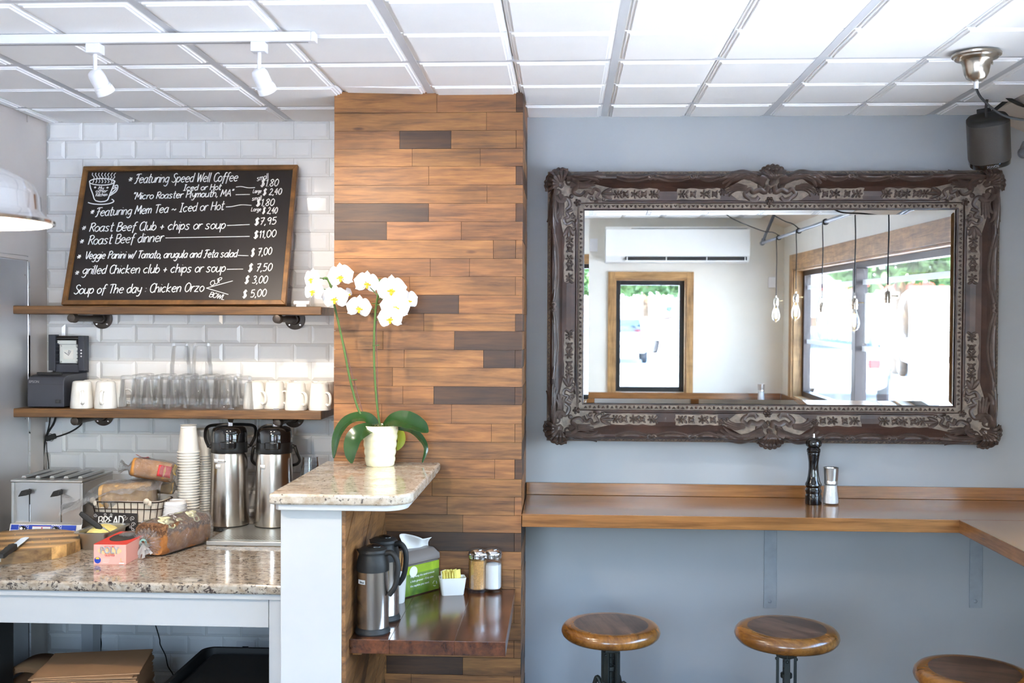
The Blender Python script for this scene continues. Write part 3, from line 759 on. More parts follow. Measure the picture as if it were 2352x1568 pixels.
# corners
for sx in (-1, 1):
    for sz in (-1, 1):
        g = MB(); mp = lambda s_, u, sx=sx, sz=sz: (sx * (hw + s_), sz * (hh + u))       # s, u both outwards from the glass corner
        ground = [(0.028, 0.030), (-0.075, 0.032), (-0.115, 0.05), (-0.11, 0.088), (-0.03, 0.104), (0.03, 0.128), (0.110, 0.134), (0.134, 0.110), (0.128, 0.03), (0.104, -0.03), (0.088, -0.11), (0.05, -0.115), (0.032, -0.075)]
        drape(g, mp, patch(ground, 0.003), 1)
        shell(g, mp, (0.098, 0.098), math.pi / 4, 0.062, 7, 2.3, 0.004)
        for fl in (0, 1):
            mq = mp if not fl else (lambda s_, u, mp=mp: mp(u, s_))
            acanthus(g, mq, (0.076, 0.124), (-0.092, 0.136), -0.004, 6, 0.0115, 0.022); acanthus(g, mq, (0.060, 0.098), (-0.050, 0.104), 0.004, 4, 0.0085, 0.015)
            drape(g, mq, rope(spiral((0.070, 0.112), 0.020, 1.2, 0.6), (0.0065, 0.003)))
            drape(g, mq, rope([(0.055, 0.125, .004), (0.03, 0.100, .008), (0.048, 0.075, .008), (0.02, 0.060, .005), (0.0, 0.078, .002)], (0.0125, 0.006)))
            drape(g, mq, rope([(0.0, 0.052, .004), (-0.012, 0.074, .006), (-0.030, 0.066, .006), (-0.04, 0.084, .005), (-0.062, 0.074, .004), (-0.05, 0.052, .005), (-0.066, 0.040, .003), (-0.04, 0.034, .004)], 0.0072))
            drape(g, mq, rope(spiral((-0.028, 0.046), 0.0125, 1.1, 0), (0.0055, 0.003)))
            for a, l in ((2.7, 0.055), (3.1, 0.062), (3.5, 0.05)): drape(g, mq, dome((-0.066 + 0.5 * l * math.cos(a), 0.064 + 0.5 * l * math.sin(a)), l * 0.5, 0.0095, 0.011, a))
            drape(g, mq, rope(spiral((-0.078, 0.044), 0.011, 1.1, 1.0), (0.004, 0.002)))
        drape(g, mp, dome((0.056, 0.056), 0.011, 0.011, 0.011))
        for k in range(5): drape(g, mp, dome((0.030 + 0.0105 * math.cos(k * 1.257), 0.030 + 0.0105 * math.sin(k * 1.257)), 0.0066, 0.0066, 0.010))
        drape(g, mp, dome((0.03, 0.03), 0.005, 0.005, 0.012))
        obj('corner_shell', g, [M['frame_orn'], M['frame_wash']], mroot, angle=60)
# crests in the middle of the long sides
for sd in ('top', 'bottom'):
    g = MB(); mp = SIDES[sd]
    drape(g, mp, patch([(-0.19, 0.082), (-0.13, 0.040), (-0.05, 0.030), (0.05, 0.030), (0.13, 0.040), (0.19, 0.082), (0.12, 0.118), (0.05, 0.142), (0, 0.150), (-0.05, 0.142), (-0.12, 0.118)], 0.003), 1)
    shell(g, mp, (0, 0.108), math.pi / 2, 0.062, 7, 1.7, 0.006)
    for d in (-1, 1):
        mq = lambda s_, u, d=d, mp=mp: mp(d * s_, u)
        acanthus(g, mq, (0.030, 0.105), (0.225, 0.122), 0.026, 6, 0.0135, 0.026)
        drape(g, mq, rope(spiral((0.038, 0.098), 0.017, 1.2, 1.4, -1), (0.007, 0.003)))
        drape(g, mq, rope([(0.012, 0.092, .006), (0.022, 0.07, .01), (0.045, 0.078, .008), (0.07, 0.07, .006), (0.085, 0.082, .004), (0.105, 0.064, .004), (0.085, 0.046, .004), (0.06, 0.040, .004), (0.045, 0.052, .004)], 0.0100))
        acanthus(g, mq, (0.10, 0.085), (0.19, 0.070), 0.010, 4, 0.009, 0.018)
        for q in flower((0.196, 0.072), 0.016): drape(g, mq, q)
        drape(g, mq, rope(spiral((0.196, 0.072), 0.010, 1.3, 0), (0.0035, 0.002)))
        drape(g, mq, leaf((0.012, 0.062), 0.02, 0.006, 1.0))
    for k in range(6): drape(g, mp, dome((0.012 * math.cos(k * 1.047), 0.036 + 0.012 * math.sin(k * 1.047)), 0.0068, 0.0068, 0.012))
    drape(g, mp, dome((0, 0.036), 0.008, 0.008, 0.016)); drape(g, mp, dome((0, 0.075), 0.009, 0.012, 0.014))
    obj('crest_shell', g, [M['frame_orn'], M['frame_wash']], mroot, angle=60)
# swags with paired scrolls along the outer roll
for sd, knots in (('top', (-0.60, -0.43, -0.205, 0.205, 0.43, 0.60)), ('bottom', (-0.60, -0.43, -0.205, 0.205, 0.43, 0.60)), ('left', (-0.28, 0.0, 0.28)), ('right', (-0.28, 0.0, 0.28))):
    g = MB(); mp = SIDES[sd]
    kk = list(knots)
    inner = kk[1:-1] if sd in ('left', 'right') else [k for k in kk if abs(abs(k) - 0.43) < 0.01] + []
    allk = {'top': [-0.63, -0.49, -0.30, -0.16], 'left': [-0.30, 0.0, 0.30]}
    seq = [(-0.64, -0.505), (-0.475, -0.335), (-0.305, -0.215), (0.215, 0.305), (0.335, 0.475), (0.505, 0.64)] if sd in ('top', 'bottom') else [(-0.30, -0.018), (0.018, 0.30)]
    sc = (-0.49, -0.32, 0.32, 0.49) if sd in ('top', 'bottom') else (0.0,)
    for a, b in seq:
        for off, rr in ((0.0, 0.0062), (-0.010, 0.0034)):
            sag = 0.011 if sd in ('top', 'bottom') else 0.014
            pts = [(a + (b - a) * t, 0.132 + off - sag * math.sin(math.pi * t), 0.002) for t in (0, 0.15, 0.3, 0.5, 0.7, 0.85, 1)]
            drape(g, mp, rope(pts, rr))
    for c in sc:
        for d in (-1, 1): drape(g, mp, rope(spiral((c + d * 0.0115, 0.130), 0.0135, 1.4, math.pi / 2, d), (0.0058, 0.004)))
        drape(g, mp, dome((c, 0.139), 0.004, 0.007, 0.01))
    for half_ in ((-1, 1) if sd in ('top', 'bottom') else (0,)):
        gg = MB(); vs_ = [i for i, v in enumerate(g.v) if half_ == 0 or (v.x < 0) == (half_ < 0)]; mp_ = {i: k for k, i in enumerate(vs_)}
        gg.v = [g.v[i] for i in vs_]; gg.f = [tuple(mp_[i] for i in f) for f in g.f if all(i in mp_ for i in f)]; gg.m = [0] * len(gg.f); gg.c = [None] * len(gg.f)
        obj('scroll_swag', gg, M['frame_orn'], mroot, angle=60)
# small leaf-and-dart border beside the glass and lattice on the outer edge
for sd, half in (('top', hw), ('bottom', hw), ('left', hh), ('right', hh)):
    g = MB(); mp = SIDES[sd]; n = int(half * 2 / 0.0185)
    for k in range(n):
        s_ = -half + (k + 0.5) * 2 * half / n
        if k % 2: drape(g, mp, dome((s_, 0.0135), 0.0052, 0.0070, 0.0065, 0, 8, 2))
        else:
            for a in (0.9, math.pi - 0.9): drape(g, mp, dome((s_ + 0.0035 * math.cos(a), 0.0125 + 0.003), 0.0072, 0.0026, 0.0055, a, 6, 2))
    obj('carved_border', g, M['frame_orn'], mroot, angle=60)
    g = MB(); n = int((half + 0.1) * 2 / 0.016)
    for k in range(n):
        s_ = -half - 0.1 + (k + 0.5) * 2 * (half + 0.1) / n
        drape(g, mp, dome((s_, 0.1475), 0.0075, 0.0024, 0.0045, 0.8 if k % 2 else -0.8, 6, 2))
    obj('lattice_border', g, M['frame_orn'], mroot, angle=60)
# ------------------------------------------------------------------ wooden bar along the gray wall, the right wall and the front wall
CZ, CYF, CXI, CT = 1.033, 3.925, 1.483, 0.050                        # top height, front edge, inner edge of the right leg, thickness
bar = thing('bar_counter', 'varnished brown wooden bar counter running under the mirror and round the corner', 'counter', (0, 0, 0))
obj('counter_top', MB().prism([(PXR + 0.003, CYF), (CXI, CYF), (XR - 0.001, CYF), (XR - 0.001, YB - 0.001), (PXR + 0.003, YB - 0.001)], CZ - CT, CZ), M['bar_wood'], bar, bevel=0.002)
obj('counter_top', MB().bx(CXI, XR - 0.001, YF + 0.46, CYF - 0.0008, CZ - CT, CZ), M['bar_wood_y'], bar, bevel=0.002)
obj('counter_top', MB().bx(0.12, XR - 0.001, YF + 0.001, YF + 0.4592, CZ - CT, CZ), M['bar_wood'], bar, bevel=0.002)
obj('backsplash', MB().bx(PXR + 0.003, XR - 0.019, YB - 0.019, YB - 0.001, CZ + 0.0004, CZ + 0.052), M['bar_wood'], bar, bevel=0.0015)
obj('backsplash', MB().bx(XR - 0.0185, XR - 0.001, YF + 0.02, YB - 0.001, CZ + 0.0004, CZ + 0.052), M['bar_wood_y'], bar, bevel=0.0015)
obj('backsplash', MB().bx(0.12, XR - 0.019, YF + 0.001, YF + 0.019, CZ + 0.0004, CZ + 0.052), M['bar_wood'], bar, bevel=0.0015)
for x in (0.2, 1.1): obj('support_post', MB().bx(x, x + 0.07, YF + 0.30, YF + 0.37, 0, CZ - CT), M['bar_wood'], bar)

def bracket(px, label):
    x = PY(px, 1300, YB).x; zt, zb = CZ - CT, PY(px, 1395, YB).z
    b = thing('shelf_bracket', label, 'bracket', (x, YB, zb), group='steel brackets under the bar')
    mb = MB(); h = zt - zb
    mb.bx(-0.026, 0.026, -0.006, -0.0005, 0, h - 0.0005); mb.bx(-0.026, 0.026, -0.36, -0.0005, h - 0.0065, h - 0.0005)
    mb.add([(0.018, -0.006, h - 0.006), (0.018, -0.10, h - 0.006), (0.018, -0.006, h - 0.08), (0.026, -0.006, h - 0.006), (0.026, -0.10, h - 0.006), (0.026, -0.006, h - 0.08)],
           [(0, 1, 2), (5, 4, 3), (0, 3, 4, 1), (1, 4, 5, 2), (2, 5, 3, 0)])
    obj('bracket_plate', mb, M['bracket'], b, bevel=0.001)
    for z in (0.028, h - 0.062):
        s = MB().lathe([(0.0, 0.0035), (0.0045, 0.003), (0.0075, 0.0012), (0.0085, 0.0)], 16, T(-0.002, -0.006, z) @ RX(90))
        s.bx(-0.004, 0.0, -0.0103, -0.009, z - 0.001, z + 0.001); obj('screw', s, M['bracket'], b)
bracket(1769, 'painted flat steel bracket under the bar straight below the pepper mill')
bracket(2241, 'painted flat steel bracket on the gray wall below the corner of the bar')

# pepper and salt mills
p = PY(1868, 1141, 4.235)
pm = thing('pepper_mill', 'tall turned black pepper mill on the bar in front of the mirror', 'pepper mill', (p.x, p.y, CZ))
k = 0.285 / 0.29
obj('mill_body', MB().lathe([(0, 0), (0.031, 0), (0.0325, 0.003), (0.0325, 0.036), (0.030, 0.040), (0.0295, 0.044), (0.0325, 0.052), (0.0325, 0.058), (0.029, 0.064), (0.0285, 0.068), (0.033, 0.077), (0.0325, 0.084), (0.027, 0.094), (0.0225, 0.115), (0.0195, 0.145), (0.020, 0.170), (0.0235, 0.196), (0.0255, 0.205), (0.025, 0.209), (0.021, 0.2105), (0, 0.2105)], 40), M['black_gloss'], pm, angle=30)
obj('mill_head', MB().lathe([(0, 0.2108), (0.026, 0.2108), (0.0275, 0.214), (0.0275, 0.222), (0.0235, 0.228), (0.024, 0.231), (0.031, 0.238), (0.0325, 0.247), (0.030, 0.258), (0.022, 0.267), (0.009, 0.2715), (0, 0.272)], 40), M['black_gloss'], pm, angle=30)
obj('finial_knob', MB().lathe([(0, 0.2718), (0.006, 0.2718), (0.006, 0.276), (0.0045, 0.278), (0.0048, 0.284), (0.003, 0.2875), (0, 0.288)], 20), M['chrome'], pm)
def salt_mill(loc, label):
    sm = thing('salt_mill', label, 'salt mill', loc)
    obj('glass_jar', MB().lathe([(0, 0.0), (0.031, 0.0), (0.033, 0.003), (0.0325, 0.02), (0.0285, 0.055), (0.026, 0.084), (0.0235, 0.084), (0.0262, 0.055), (0.0302, 0.02), (0.0302, 0.006), (0, 0.005)], 40), M['glass'], sm)
    obj('salt', MB().lathe([(0, 0.0056), (0.0298, 0.0064), (0.0298, 0.02), (0.0258, 0.055), (0.0236, 0.078), (0, 0.080)], 32), M['salt'], sm)
    obj('metal_cap', MB().lathe([(0, 0.0845), (0.028, 0.0845), (0.028, 0.096), (0.0272, 0.0975), (0.0312, 0.148), (0.0302, 0.1495), (0.026, 0.1475), (0.024, 0.138), (0, 0.138)], 40), M['steel'], sm, angle=30)
    return sm
p = PY(1908, 1140, 4.235); salt_mill((p.x, p.y, CZ), 'glass salt mill with a steel cap beside the black pepper mill')
salt_mill((1.72, -0.30, CZ + 0.0005), 'glass salt mill in the far corner of the bar, seen in the mirror')

# swivel stools
def make_stool(name_label):
    st = thing('bar_stool', name_label, 'stool', (0, 0, 0), group='swivel stools along the bar')
    r, h = 0.180, 0.052; prof_ = [(0, 0.0), (0.150, 0.0), (0.166, 0.004), (0.176, 0.014), (0.180, 0.026), (0.177, 0.038), (0.168, 0.048), (0.156, 0.0508), (0.148, 0.0515), (0.1352, 0.0515), (0, 0.0515)]
    mb = MB(); seg = 64; random.seed(3)
    tones = [random.uniform(0.62, 1.12) for _ in range(8)]
    mb.lathe(prof_, seg)
    mb.c = []
    for f in mb.f:
        x = sum(mb.v[i].x for i in f) / len(f); y = sum(mb.v[i].y for i in f) / len(f)
        q = tones[int((x * 0.97 + 0.2) / 0.05) % 8]; mb.c.append((q, q, q * 0.98, 1))
    # cut the flat middle into staves so that each keeps its own tone
    n = len(prof_)
    keep = [i for i, f in enumerate(mb.f) if not (len(f) == 3 and min(mb.v[i_].z for i_ in f) > 0.05)]
    mb.f = [mb.f[i] for i in keep]; mb.m = [mb.m[i] for i in keep]; mb.c = [mb.c[i] for i in keep]
    ri, zi = 0.1352, 0.0515
    ring = [(ri * math.cos(2 * math.pi * i / seg), ri * math.sin(2 * math.pi * i / seg)) for i in range(seg)]
    for s_ in range(6):
        x0, x1 = -0.15 + s_ * 0.05, -0.10 + s_ * 0.05
        poly = clip(clip(ring, lambda p_: p_[0] - x0), lambda p_: x1 - p_[0])
        if len(poly) > 2: q = tones[int(((x0 + x1) / 2 + 0.2) / 0.05) % 8]; mb.add([(a, b, zi) for a, b in poly], [tuple(range(len(poly)))], mi=1, col=(q, q, q, 1))
    obj('seat', mb, [M['seat_wood'], M['seat_top']], st, angle=50)
    mb = MB(); pts = []
    for i in range(9 * 14 + 1):
        a = 2 * math.pi * i / 14; pts.append((0.0095 * math.cos(a), 0.0095 * math.sin(a), -0.004 - 0.22 * i / 126))
    mb.lathe([(0, 0.0), (0.0095, 0.0), (0.0095, -0.235), (0, -0.235)], 16); mb.tube(pts, 0.0022, 5)
    obj('threaded_rod', mb, M['castiron'], st)
    mb = MB(); mb.lathe([(0, -0.024), (0.030, -0.028), (0.036, -0.034), (0.036, -0.048), (0.028, -0.052), (0, -0.052)], 4, M=RZ(45)); mb.lathe([(0.0, -0.0245), (0.019, -0.0245), (0.021, -0.032), (0, -0.033)], 20)
    for a in (45, 135, 225, 315): mb.bx(0.0255, 0.0345, -0.010, 0.010, -0.20, -0.046, M=RZ(a))
    for a in range(4): mb.lathe([(0, 0.0045), (0.004, 0.0035), (0.0055, 0.0), (0.0055, -0.003)], 12, M=RZ(45 + 90 * a) @ T(0.0345, 0, -0.056) @ RY(90))
    mb.lathe([(0.012, -0.10), (0.020, -0.104), (0.020, -0.118), (0.012, -0.122)], 20); mb.lathe([(0, -0.195), (0.040, -0.195), (0.044, -0.202), (0.044, -0.225), (0.036, -0.234), (0, -0.234)], 8, M=RZ(22.5))
    obj('yoke', mb, M['castiron'], st, bevel=0.0012)
    for a in (45, 135, 225, 315):
        mb = MB(); c, s_ = math.cos(R(a)), math.sin(R(a))
        pts = cat([(0.028, 0, -0.215), (0.052, 0, -0.158), (0.068, 0, -0.185), (0.10, 0, -0.31), (0.15, 0, -0.47), (0.185, 0, -0.618)], 5)
        mb.tube([(p_.x * c, p_.x * s_, p_.z) for p_ in pts], 0.0085, 8); mb.lathe([(0, -0.6245), (0.014, -0.6245), (0.014, -0.612), (0.008, -0.606)], 12, M=T(0.185 * c, 0.185 * s_, 0))
        obj('leg', mb, M['castiron'], st)
    obj('footrest_ring', MB().tube([(0.148 * math.cos(2 * math.pi * i / 40), 0.148 * math.sin(2 * math.pi * i / 40), -0.43) for i in range(40)], 0.0075, 8, closed=True), M['castiron'], st)
    return st
stool0 = None
for (px, py, Y, zs_, rz, lab) in ((1403, 1432, 3.75, 0.668, 12, 'round wooden swivel stool standing nearest the plank pillar'),
                                 (1807, 1432, 3.63, 0.700, 38, 'round wooden swivel stool below the pepper mill, in the middle of the three'),
                                 (2238, 1530, 3.27, 0.682, 70, 'round wooden swivel stool before the bar corner, closest to the camera')):
    p = PY(px, py, Y); zt = zs_ - 0.0515
    if stool0 is None: stool0 = make_stool(lab); o = stool0
    else: o = dup(stool0, label=lab)
    s_ = zt / 0.6245
    o.location = (p.x, Y, zt); o.rotation_euler = (0, 0, R(rz)); o.scale = (1, 1, s_) if abs(s_ - 1) > 0.002 else (1, 1, 1)

# loudspeaker high in the corner
sp = thing('loudspeaker', 'small charcoal loudspeaker hanging in the upper corner above the mirror', 'speaker', (1.630, 4.06, 2.478), rot=(R(27), R(-7), R(-14)))
sp.scale = (0.92, 0.92, 0.92)
def rrect(w_, d_, r, n=6):
    P = []
    for cx_, cy_, a0 in ((w_ / 2 - r, d_ / 2 - r, 0), (-w_ / 2 + r, d_ / 2 - r, 90), (-w_ / 2 + r, -d_ / 2 + r, 180), (w_ / 2 - r, -d_ / 2 + r, 270)):
        for i in range(n + 1): a = R(a0 + 90 * i / n); P.append((cx_ + r * math.cos(a), cy_ + r * math.sin(a)))
    return P
def rring(w_, d_, r, z, n=6): return [(x, y, z) for x, y in rrect(w_, d_, r, n)]
obj('speaker_body', MB().loft([rring(0.160, 0.150, 0.055, -0.085), rring(0.162, 0.152, 0.056, -0.08), rring(0.162, 0.152, 0.056, 0.078)]), M['speaker_cloth'], sp, angle=60)
obj('top_cap', MB().loft([rring(0.162, 0.152, 0.056, 0.0782), rring(0.160, 0.150, 0.055, 0.088), rring(0.146, 0.136, 0.05, 0.097), rring(0.11, 0.10, 0.04, 0.099), rring(0.10, 0.09, 0.036, 0.096)]), M['black_soft'], sp, angle=60)
obj('base_band', MB().loft([rring(0.150, 0.140, 0.05, -0.108), rring(0.158, 0.148, 0.054, -0.104), rring(0.159, 0.149, 0.054, -0.0852)]), M['black_gloss'], sp, angle=60)
obj('lettering', MB().text('SONOS', 0.014, T(0.0, -0.0757, -0.100) @ RX(90), align='CENTER', ext=0.0012), M['gray_print'], sp)
mb = MB(); mb.bx(-0.028, 0.028, 0.076, 0.088, -0.03, 0.11); obj('mount_plate', mb, M['black_soft'], sp, bevel=0.003)
obj('mount_arm', MB().tube(cat([(0, 0.085, 0.04), (0.03, 0.12, 0.07), (0.12, 0.185, 0.105)], 5), 0.008, 8), M['black_soft'], sp)
mb = MB(); mb.box((0, 0, 0), (0.115, 0.05, 0.012), M=T(0.115, 0.13, 0.112) @ RZ(20) @ RY(38)); obj('wall_plate', mb, M['black_soft'], sp, bevel=0.004)
obj('power_cable', MB().tube(cat([(-0.005, 0.0, 0.096), (-0.003, 0.012, 0.13), (0.004, 0.02, 0.165)], 4), 0.0055, 8), M['black_soft'], sp)

# nickel ceiling cup with its swagged cord
p = PZ(2243, 118, ZC)
cn = thing('ceiling_canopy', 'brushed nickel bell shaped ceiling canopy with a black cord', 'ceiling rose', (p.x, p.y, ZC - 0.006))
obj('canopy_cup', MB().lathe([(0, 0.0), (0.072, 0.0), (0.076, -0.004), (0.075, -0.010), (0.068, -0.013), (0.066, -0.018), (0.058, -0.021), (0.050, -0.024), (0.044, -0.032), (0.041, -0.048), (0.037, -0.066), (0.030, -0.080), (0.018, -0.088), (0.010, -0.091), (0, -0.092)], 48), M['nickel'], cn, angle=30)
for a in (200, 20): obj('mounting_screw', MB().lathe([(0, -0.032), (0.003, -0.031), (0.0035, -0.026), (0.002, -0.022), (0.002, -0.012), (0, -0.012)], 12, M=T(0.062 * math.cos(R(a)), 0.062 * math.sin(R(a)), 0)), M['nickel'], cn)
obj('cord_grip', MB().lathe([(0, -0.0915), (0.0075, -0.0915), (0.0075, -0.112), (0.006, -0.114), (0, -0.114)], 20), M['white_plastic'], cn)

# pipe rail before the right window with five bare-bulb pendants
PX_, PZ_ = 1.65, 2.383
pr = thing('pipe_rail', 'gray steel pipe rail on angled arms before the right window', 'pipe rail', (PX_, 0, PZ_))
obj('rail_pipe', MB().tube([(0, 0.04, 0), (0, 3.80, 0)], 0.0125, 14), M['graypipe'], pr)
for y in (0.04, 3.80):
    e_ = MB(); e_.ell((0, y, 0), (0.021, 0.021, 0.021), 16, 10); d_ = 1 if y < 1 else -1
    e_.tube([(0, y, 0), (0, y + d_ * 0.035, 0)], 0.0185, 14); e_.tube([(0, y, 0), (0.014, y, 0.034)], 0.0185, 14); obj('elbow_fitting', e_, M['graypipe'], pr)
    obj('arm_pipe', MB().tube([(0, y, 0), (0.096, y, 0.236)], 0.0125, 14), M['graypipe'], pr)
    obj('flange', MB().lathe([(0, 0), (0.032, 0), (0.032, 0.006), (0.018, 0.008), (0.017, 0.016), (0, 0.016)], 20, M=T(0.099, y, 0.250) @ RX(180)), M['graypipe'], pr)
def make_pendant():
    pd = thing('pendant_bulb', 'x', 'pendant light', (0, 0, 0), group='bare bulb pendants on the pipe rail')
    mb = MB(); pts = []
    for i in range(49): a = 2 * math.pi * i / 16; pts.append((0.0165 * math.cos(a), -0.014 + 0.028 * i / 48, 0.0165 * math.sin(a)))
    mb.tube(pts, 0.0036, 6); obj('cord_wrap', mb, M['cord'], pd)
    obj('cord', MB().tube(cat([(-0.017, 0, 0.0), (-0.018, 0, -0.03), (-0.014, 0, -0.15), (-0.016, 0, -0.30), (-0.015, 0, -0.43)], 5), 0.0036, 6), M['cord'], pd)
    obj('socket', MB().lathe([(0, -0.428), (0.0055, -0.428), (0.0055, -0.440), (0.015, -0.446), (0.018, -0.456), (0.018, -0.474), (0.0195, -0.476), (0.0195, -0.482), (0.0175, -0.484), (0.0175, -0.502), (0, -0.502)], 24, M=T(-0.015, 0, 0)), M['nickel'], pd, angle=30)
    obj('switch_key', MB().tube([(0.003, 0, -0.466), (0.030, 0, -0.466)], 0.0022, 6).box((0.030, 0, -0.466), (0.012, 0.004, 0.006)), M['brass'], pd)
    b = obj('bulb', MB().lathe([(0.0125, -0.503), (0.0135, -0.512), (0.019, -0.53), (0.0275, -0.556), (0.031, -0.580), (0.0285, -0.602), (0.019, -0.619), (0.006, -0.627), (0.0025, -0.637), (0, -0.639)], 24, M=T(-0.015, 0, 0)), M['bulb_glass'], pd)
    pts = []
    for k in range(5):
        a = 2 * math.pi * k / 5
        for z in ((-0.53, -0.60) if k % 2 == 0 else (-0.60, -0.53)): rr_ = 0.006 if z < -0.55 else 0.009; pts.append((-0.015 + rr_ * math.cos(a), rr_ * math.sin(a), z))
    obj('filament', MB().tube(pts, 0.0006, 5), M['filament'], b)
    return pd
pend0 = None
plabels = ['bare bulb pendant hanging nearest the corner in the mirror', 'bare bulb pendant seen in the mirror against the wooden window casing', 'bare bulb pendant reflected before the first window pane',
           'bare bulb pendant reflected just beside the window mullion', 'bare bulb pendant on the rail closest to the mirror']
for y, lab, dz, rz in ((0.71, plabels[0], -0.02, 0), (1.385, plabels[1], 0.02, 0), (2.125, plabels[2], -0.05, 160), (2.855, plabels[3], -0.03, 200), (3.45, plabels[4], 0.0, 0)):
    if pend0 is None: pend0 = make_pendant(); o = pend0
    else: o = dup(pend0)
    o['label'] = lab; o.location = (PX_, y, PZ_)
    for ch in o.children:
        if ch.name.startswith(('cord_wrap',)): continue
        if ch.name.split('.')[0] == 'cord': ch.scale = (1, 1, (0.43 - dz) / 0.43)
        else: ch.location.z += dz
def swag(y0, y1, canopy):
    a = Vector(canopy); b = Vector((PX_ - 0.004, y1, PZ_ + 0.018))
    return cat([a, a + Vector((0.02, -0.0, -0.055)), a.lerp(b, 0.30) + Vector((0, 0, -0.045)), a.lerp(b, 0.62) + Vector((0, 0, -0.012)), b], 7)
c0 = cn.location + Vector((0, 0, -0.112)); 
mb = MB().tube([v - cn.location for v in cat([c0, c0 + Vector((0.02, 0.0, -0.035)), c0 + Vector((0.09, 0.01, -0.085)), c0 + Vector((0.20, 0.04, -0.10)), Vector((PX_ - 0.01, 3.45, PZ_ + 0.017))], 7)], 0.0042, 8); obj('swag_cord', mb, M['cord'], cn)
mb = MB()
sw = tag(obj('swag_cable', MB().tube(cat([(1.12, 0.95, 2.632), (1.25, 0.9, 2.52), (1.5, 0.8, 2.43), (1.6, 0.74, 2.42), (1.645, 0.71, PZ_ + 0.019)], 6), 0.0038, 8), M['cord']), 'black cord swagged from the ceiling to the first pendant, seen in the mirror', 'cord')
sw = tag(obj('swag_cable', MB().tube(cat([(1.25, 1.6, 2.632), (1.36, 1.55, 2.53), (1.52, 1.47, 2.45), (1.6, 1.41, 2.43), (1.645, 1.385, PZ_ + 0.019)], 6), 0.0038, 8), M['cord']), 'black cord swagged from the ceiling to the second pendant, seen in the mirror', 'cord')

# on the wall behind the camera, seen in the mirror
ac = thing('air_conditioner', 'long white wall air conditioner above the framed window, seen in the mirror', 'air conditioner', (0.985, YF, 2.235))
poly = [(0, 0.03), (-0.0, 0.315), (0.175, 0.315), (0.205, 0.29), (0.212, 0.16), (0.205, 0.055), (0.16, 0.01), (0.05, 0.0)]
A90 = Matrix(((0, 0, 1, 0), (1, 0, 0, 0), (0, 1, 0, 0), (0, 0, 0, 1)))
obj('housing', MB().prism(poly, -0.625, 0.625, M=A90), M['ac_white'], ac, bevel=0.006)
mb = MB(); mb.bx(-0.45, 0.60, 0.1695, 0.206, 0.020, 0.052); obj('air_outlet', mb, M['black_soft'], ac)
mb = MB(); mb.bx(-0.45, 0.60, 0.15, 0.208, 0.012, 0.020, M=None)
for x in (-0.44, -0.1, 0.25, 0.58): mb.bx(x, x + 0.008, 0.17, 0.2075, 0.02, 0.05)
obj('louver', mb, M['ac_white'], ac)
obj('seam_line', MB().bx(-0.40, 0.60, 0.2005, 0.2040, 0.2955, 0.299), M['black_soft'], ac)
sw_ = thing('light_switch', 'white wall switch beside the air conditioner, seen in the mirror', 'switch', (0.262, YF, 2.40))
obj('cover_plate', MB().bx(-0.036, 0.036, 0.0, 0.006, -0.058, 0.058), M['white_plastic'], sw_, bevel=0.002); obj('toggle', MB().bx(-0.005, 0.005, 0.0062, 0.016, -0.012, 0.012), M['white_plastic'], sw_)
sn = thing('motion_sensor', 'small white sensor box near the corner, seen in the mirror', 'sensor', (1.84, YF, 2.07))
obj('sensor_case', MB().bx(-0.032, 0.032, 0.0, 0.035, -0.05, 0.05), M['white_plastic'], sn, bevel=0.008); obj('sensor_lens', MB().bx(-0.018, 0.018, 0.035, 0.038, -0.03, 0.0), M['white_plastic'], sn, bevel=0.001)
# ------------------------------------------------------------------ raised granite ledge with the orchid
LZ = PY(1012, 1061, YP).z                                            # top of the ledge
LX0 = PZ(620, 1131, LZ).x; LX1 = PY(1012, 1061, YP).x; LY0 = PZ(760, 1136, LZ).y
ledge = thing('granite_ledge', 'pale granite ledge with a rounded corner on top of the white half wall', 'countertop', (0, 0, LZ))
def ledge_poly(x0, x1, y0, y1, r):
    P = [(x0, y1), (x0, y0 + 0.012), (x0 + 0.012, y0)]
    for i in range(13): a = R(-90 + 90 * i / 12); P.append((x1 - r + r * math.cos(a), y0 + r + r * math.sin(a)))
    return P + [(x1, y1)]
obj('granite_slab', MB().prism(ledge_poly(LX0, LX1, LY0, YP - 0.003, 0.085), -0.034, 0), M['granite_pale'], ledge, bevel=(0.009, 4))
obj('sub_top', MB().prism(ledge_poly(LX0 + 0.018, LX1 - 0.018, LY0 + 0.016, YP - 0.003, 0.075), -0.0525, -0.0345), M['white_paint'], ledge, bevel=0.002)

OY = 3.835; OX = PY(873, 1070, OY).x
orch = thing('potted_orchid', 'white moth orchid in a cream ribbed pot on the granite ledge', 'potted plant', (OX, OY, LZ))
ph = 0.152; prof_ = [(0, 0), (0.050, 0), (0.053, 0.004)]
for k in range(5):
    z = 0.012 + k * 0.028; r_ = 0.054 + 0.0135 * (k + 0.5) / 5; prof_ += [(r_ - 0.0012, z), (r_ + 0.0012, z + 0.008), (r_ + 0.0016, z + 0.016), (r_, z + 0.024)]
prof_ += [(0.0675, ph - 0.003), (0.0665, ph), (0.0635, ph - 0.002), (0.061, ph - 0.02), (0.05, 0.02), (0, 0.018)]
obj('pot', MB().lathe(prof_, 48), M['pot'], orch, angle=60)
mb = MB(); mb.grid(lambda u, v: ((0.0605 * v) * math.cos(u * 6.283), (0.0605 * v) * math.sin(u * 6.283), ph - 0.012 + 0.012 * mnoise.noise(Vector((u * 9, v * 5, 1)))), 24, 6, wrap=True)
random.seed(2)
